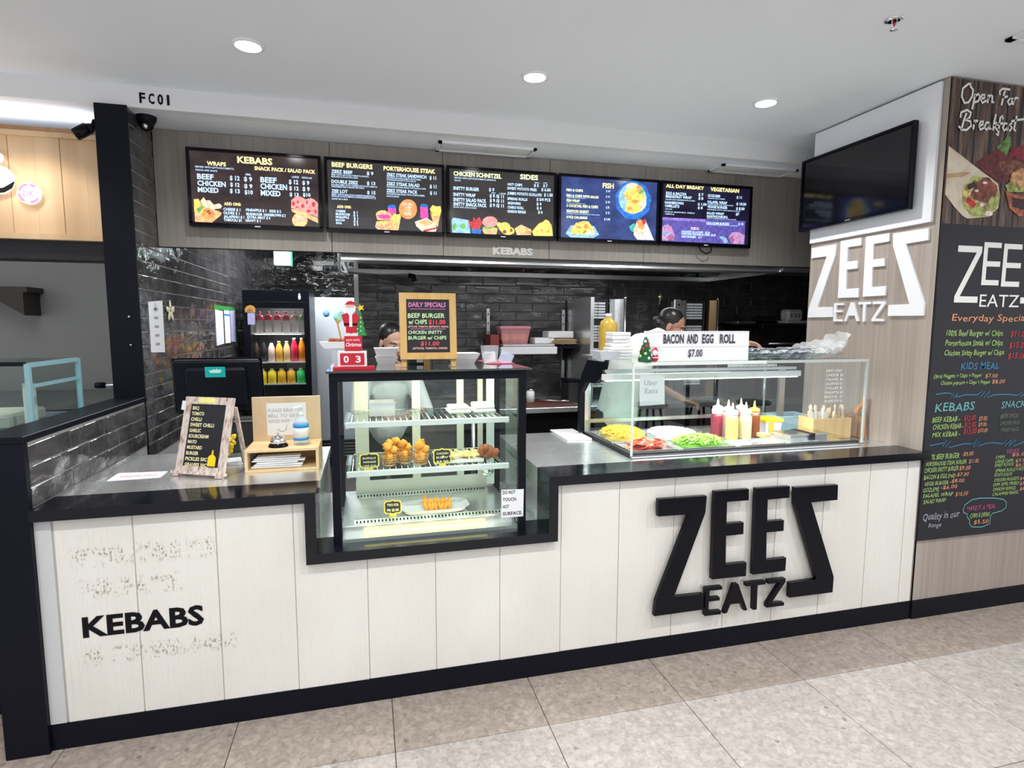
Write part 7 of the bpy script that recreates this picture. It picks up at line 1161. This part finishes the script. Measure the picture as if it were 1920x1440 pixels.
t, H = person('woman in a pale shirt with tied black hair behind the specials easel', (1.0, 1.55, 0), H1, (.985, 1.545, 1.33), [(.985, 1.56, 1.24), (.98, 1.57, 1.12), (.98, 1.58, .98), (.98, 1.58, .90)],
       [[(.83, 1.50, 1.25), (.80, 1.33, 1.03), (.93, 1.14, 1.05)], [(1.14, 1.55, 1.25), (1.22, 1.38, 1.02), (1.10, 1.16, 1.04)]], [[(.90, 1.58, .86), (.89, 1.56, .47), (.89, 1.6, .06)], [(1.06, 1.58, .86), (1.07, 1.56, .47), (1.07, 1.6, .06)]], skin2, shirt,
       [((.93, 1.14, 1.05), (.5, -.8, -.1), (0, 0, 1), 1), ((1.10, 1.16, 1.04), (-.4, -.85, -.1), (0, 0, 1), -1)])
put('hair_clip', G().ell(H @ Vector((-.06, -.085, .02)), (.012, .012, .014)), white_pl, t)
H2 = hmat((2.955, 1.33, 1.578), (.74, -.56, -.36))
person('woman in a white shirt leaning right with black hair tied back', (2.6, 1.35, 0), H2, (2.80, 1.34, 1.475), [(2.73, 1.34, 1.41), (2.65, 1.35, 1.27), (2.59, 1.37, 1.08), (2.57, 1.38, .94)],
       [[(2.86, 1.22, 1.41), (3.04, 1.05, 1.475), (3.115, .76, 1.475)], [(2.70, 1.50, 1.41), (2.90, 1.5, 1.16), (3.05, 1.3, 1.05)]], [[(2.50, 1.38, .88), (2.47, 1.35, .47), (2.47, 1.4, .06)], [(2.66, 1.38, .88), (2.68, 1.36, .47), (2.68, 1.4, .06)]], skin, shirt2,
       [((3.115, .76, 1.475), (.55, -.65, -.05), (.2, .2, 1), -1), ((3.05, 1.3, 1.05), (.7, -.6, -.2), (0, 0, 1), 1)])
# high table and stools on the mall floor, seen only as reflections in the case glass
wm = mat('table_white', (.75, .75, .76), .4)
t = thing('high_table', (4.2, -3.4, 0), 'white high table on the mall floor behind the camera', 'table'); put('table_top', G().box(3.6, 4.9, -3.8, -3.0, 1.0, 1.04, None, .005), wm, t)
for x in (3.7, 4.8):
    for y in (-3.7, -3.1): put('leg', G().tube([(x, y, 0.001), (x, y, 1.0)], .025, 8), black, t)
st0 = thing('bar_stool', (3.7, -2.6, 0), 'black bar stool nearest the counter at the high table', 'stool', 'stools at the high table')
put('seat', G().lathe((3.7, -2.6, .74), [(0, 0), (.17, 0), (.18, .02), (.16, .035), (0, .04)], 18), black, st0)
for a in range(4): c_, s_ = math.cos(a * PI / 2 + .78), math.sin(a * PI / 2 + .78); put('leg', G().tube([(3.7 + .1 * c_, -2.6 + .1 * s_, .74), (3.7 + .22 * c_, -2.6 + .22 * s_, .002)], .014, 8), black, st0)
put('footrest', G().tube([(3.7 + .17 * math.cos(i * PI / 8), -2.6 + .17 * math.sin(i * PI / 8), .3) for i in range(17)], .008, 6), alu, st0)
dup(st0, (.6, 0, 0), 'black bar stool at the middle of the high table'); dup(st0, (1.2, .05, 0), 'black bar stool at the right end of the high table')
S.cycles.transparent_max_bounces = 24
S.cycles.max_bounces = 10
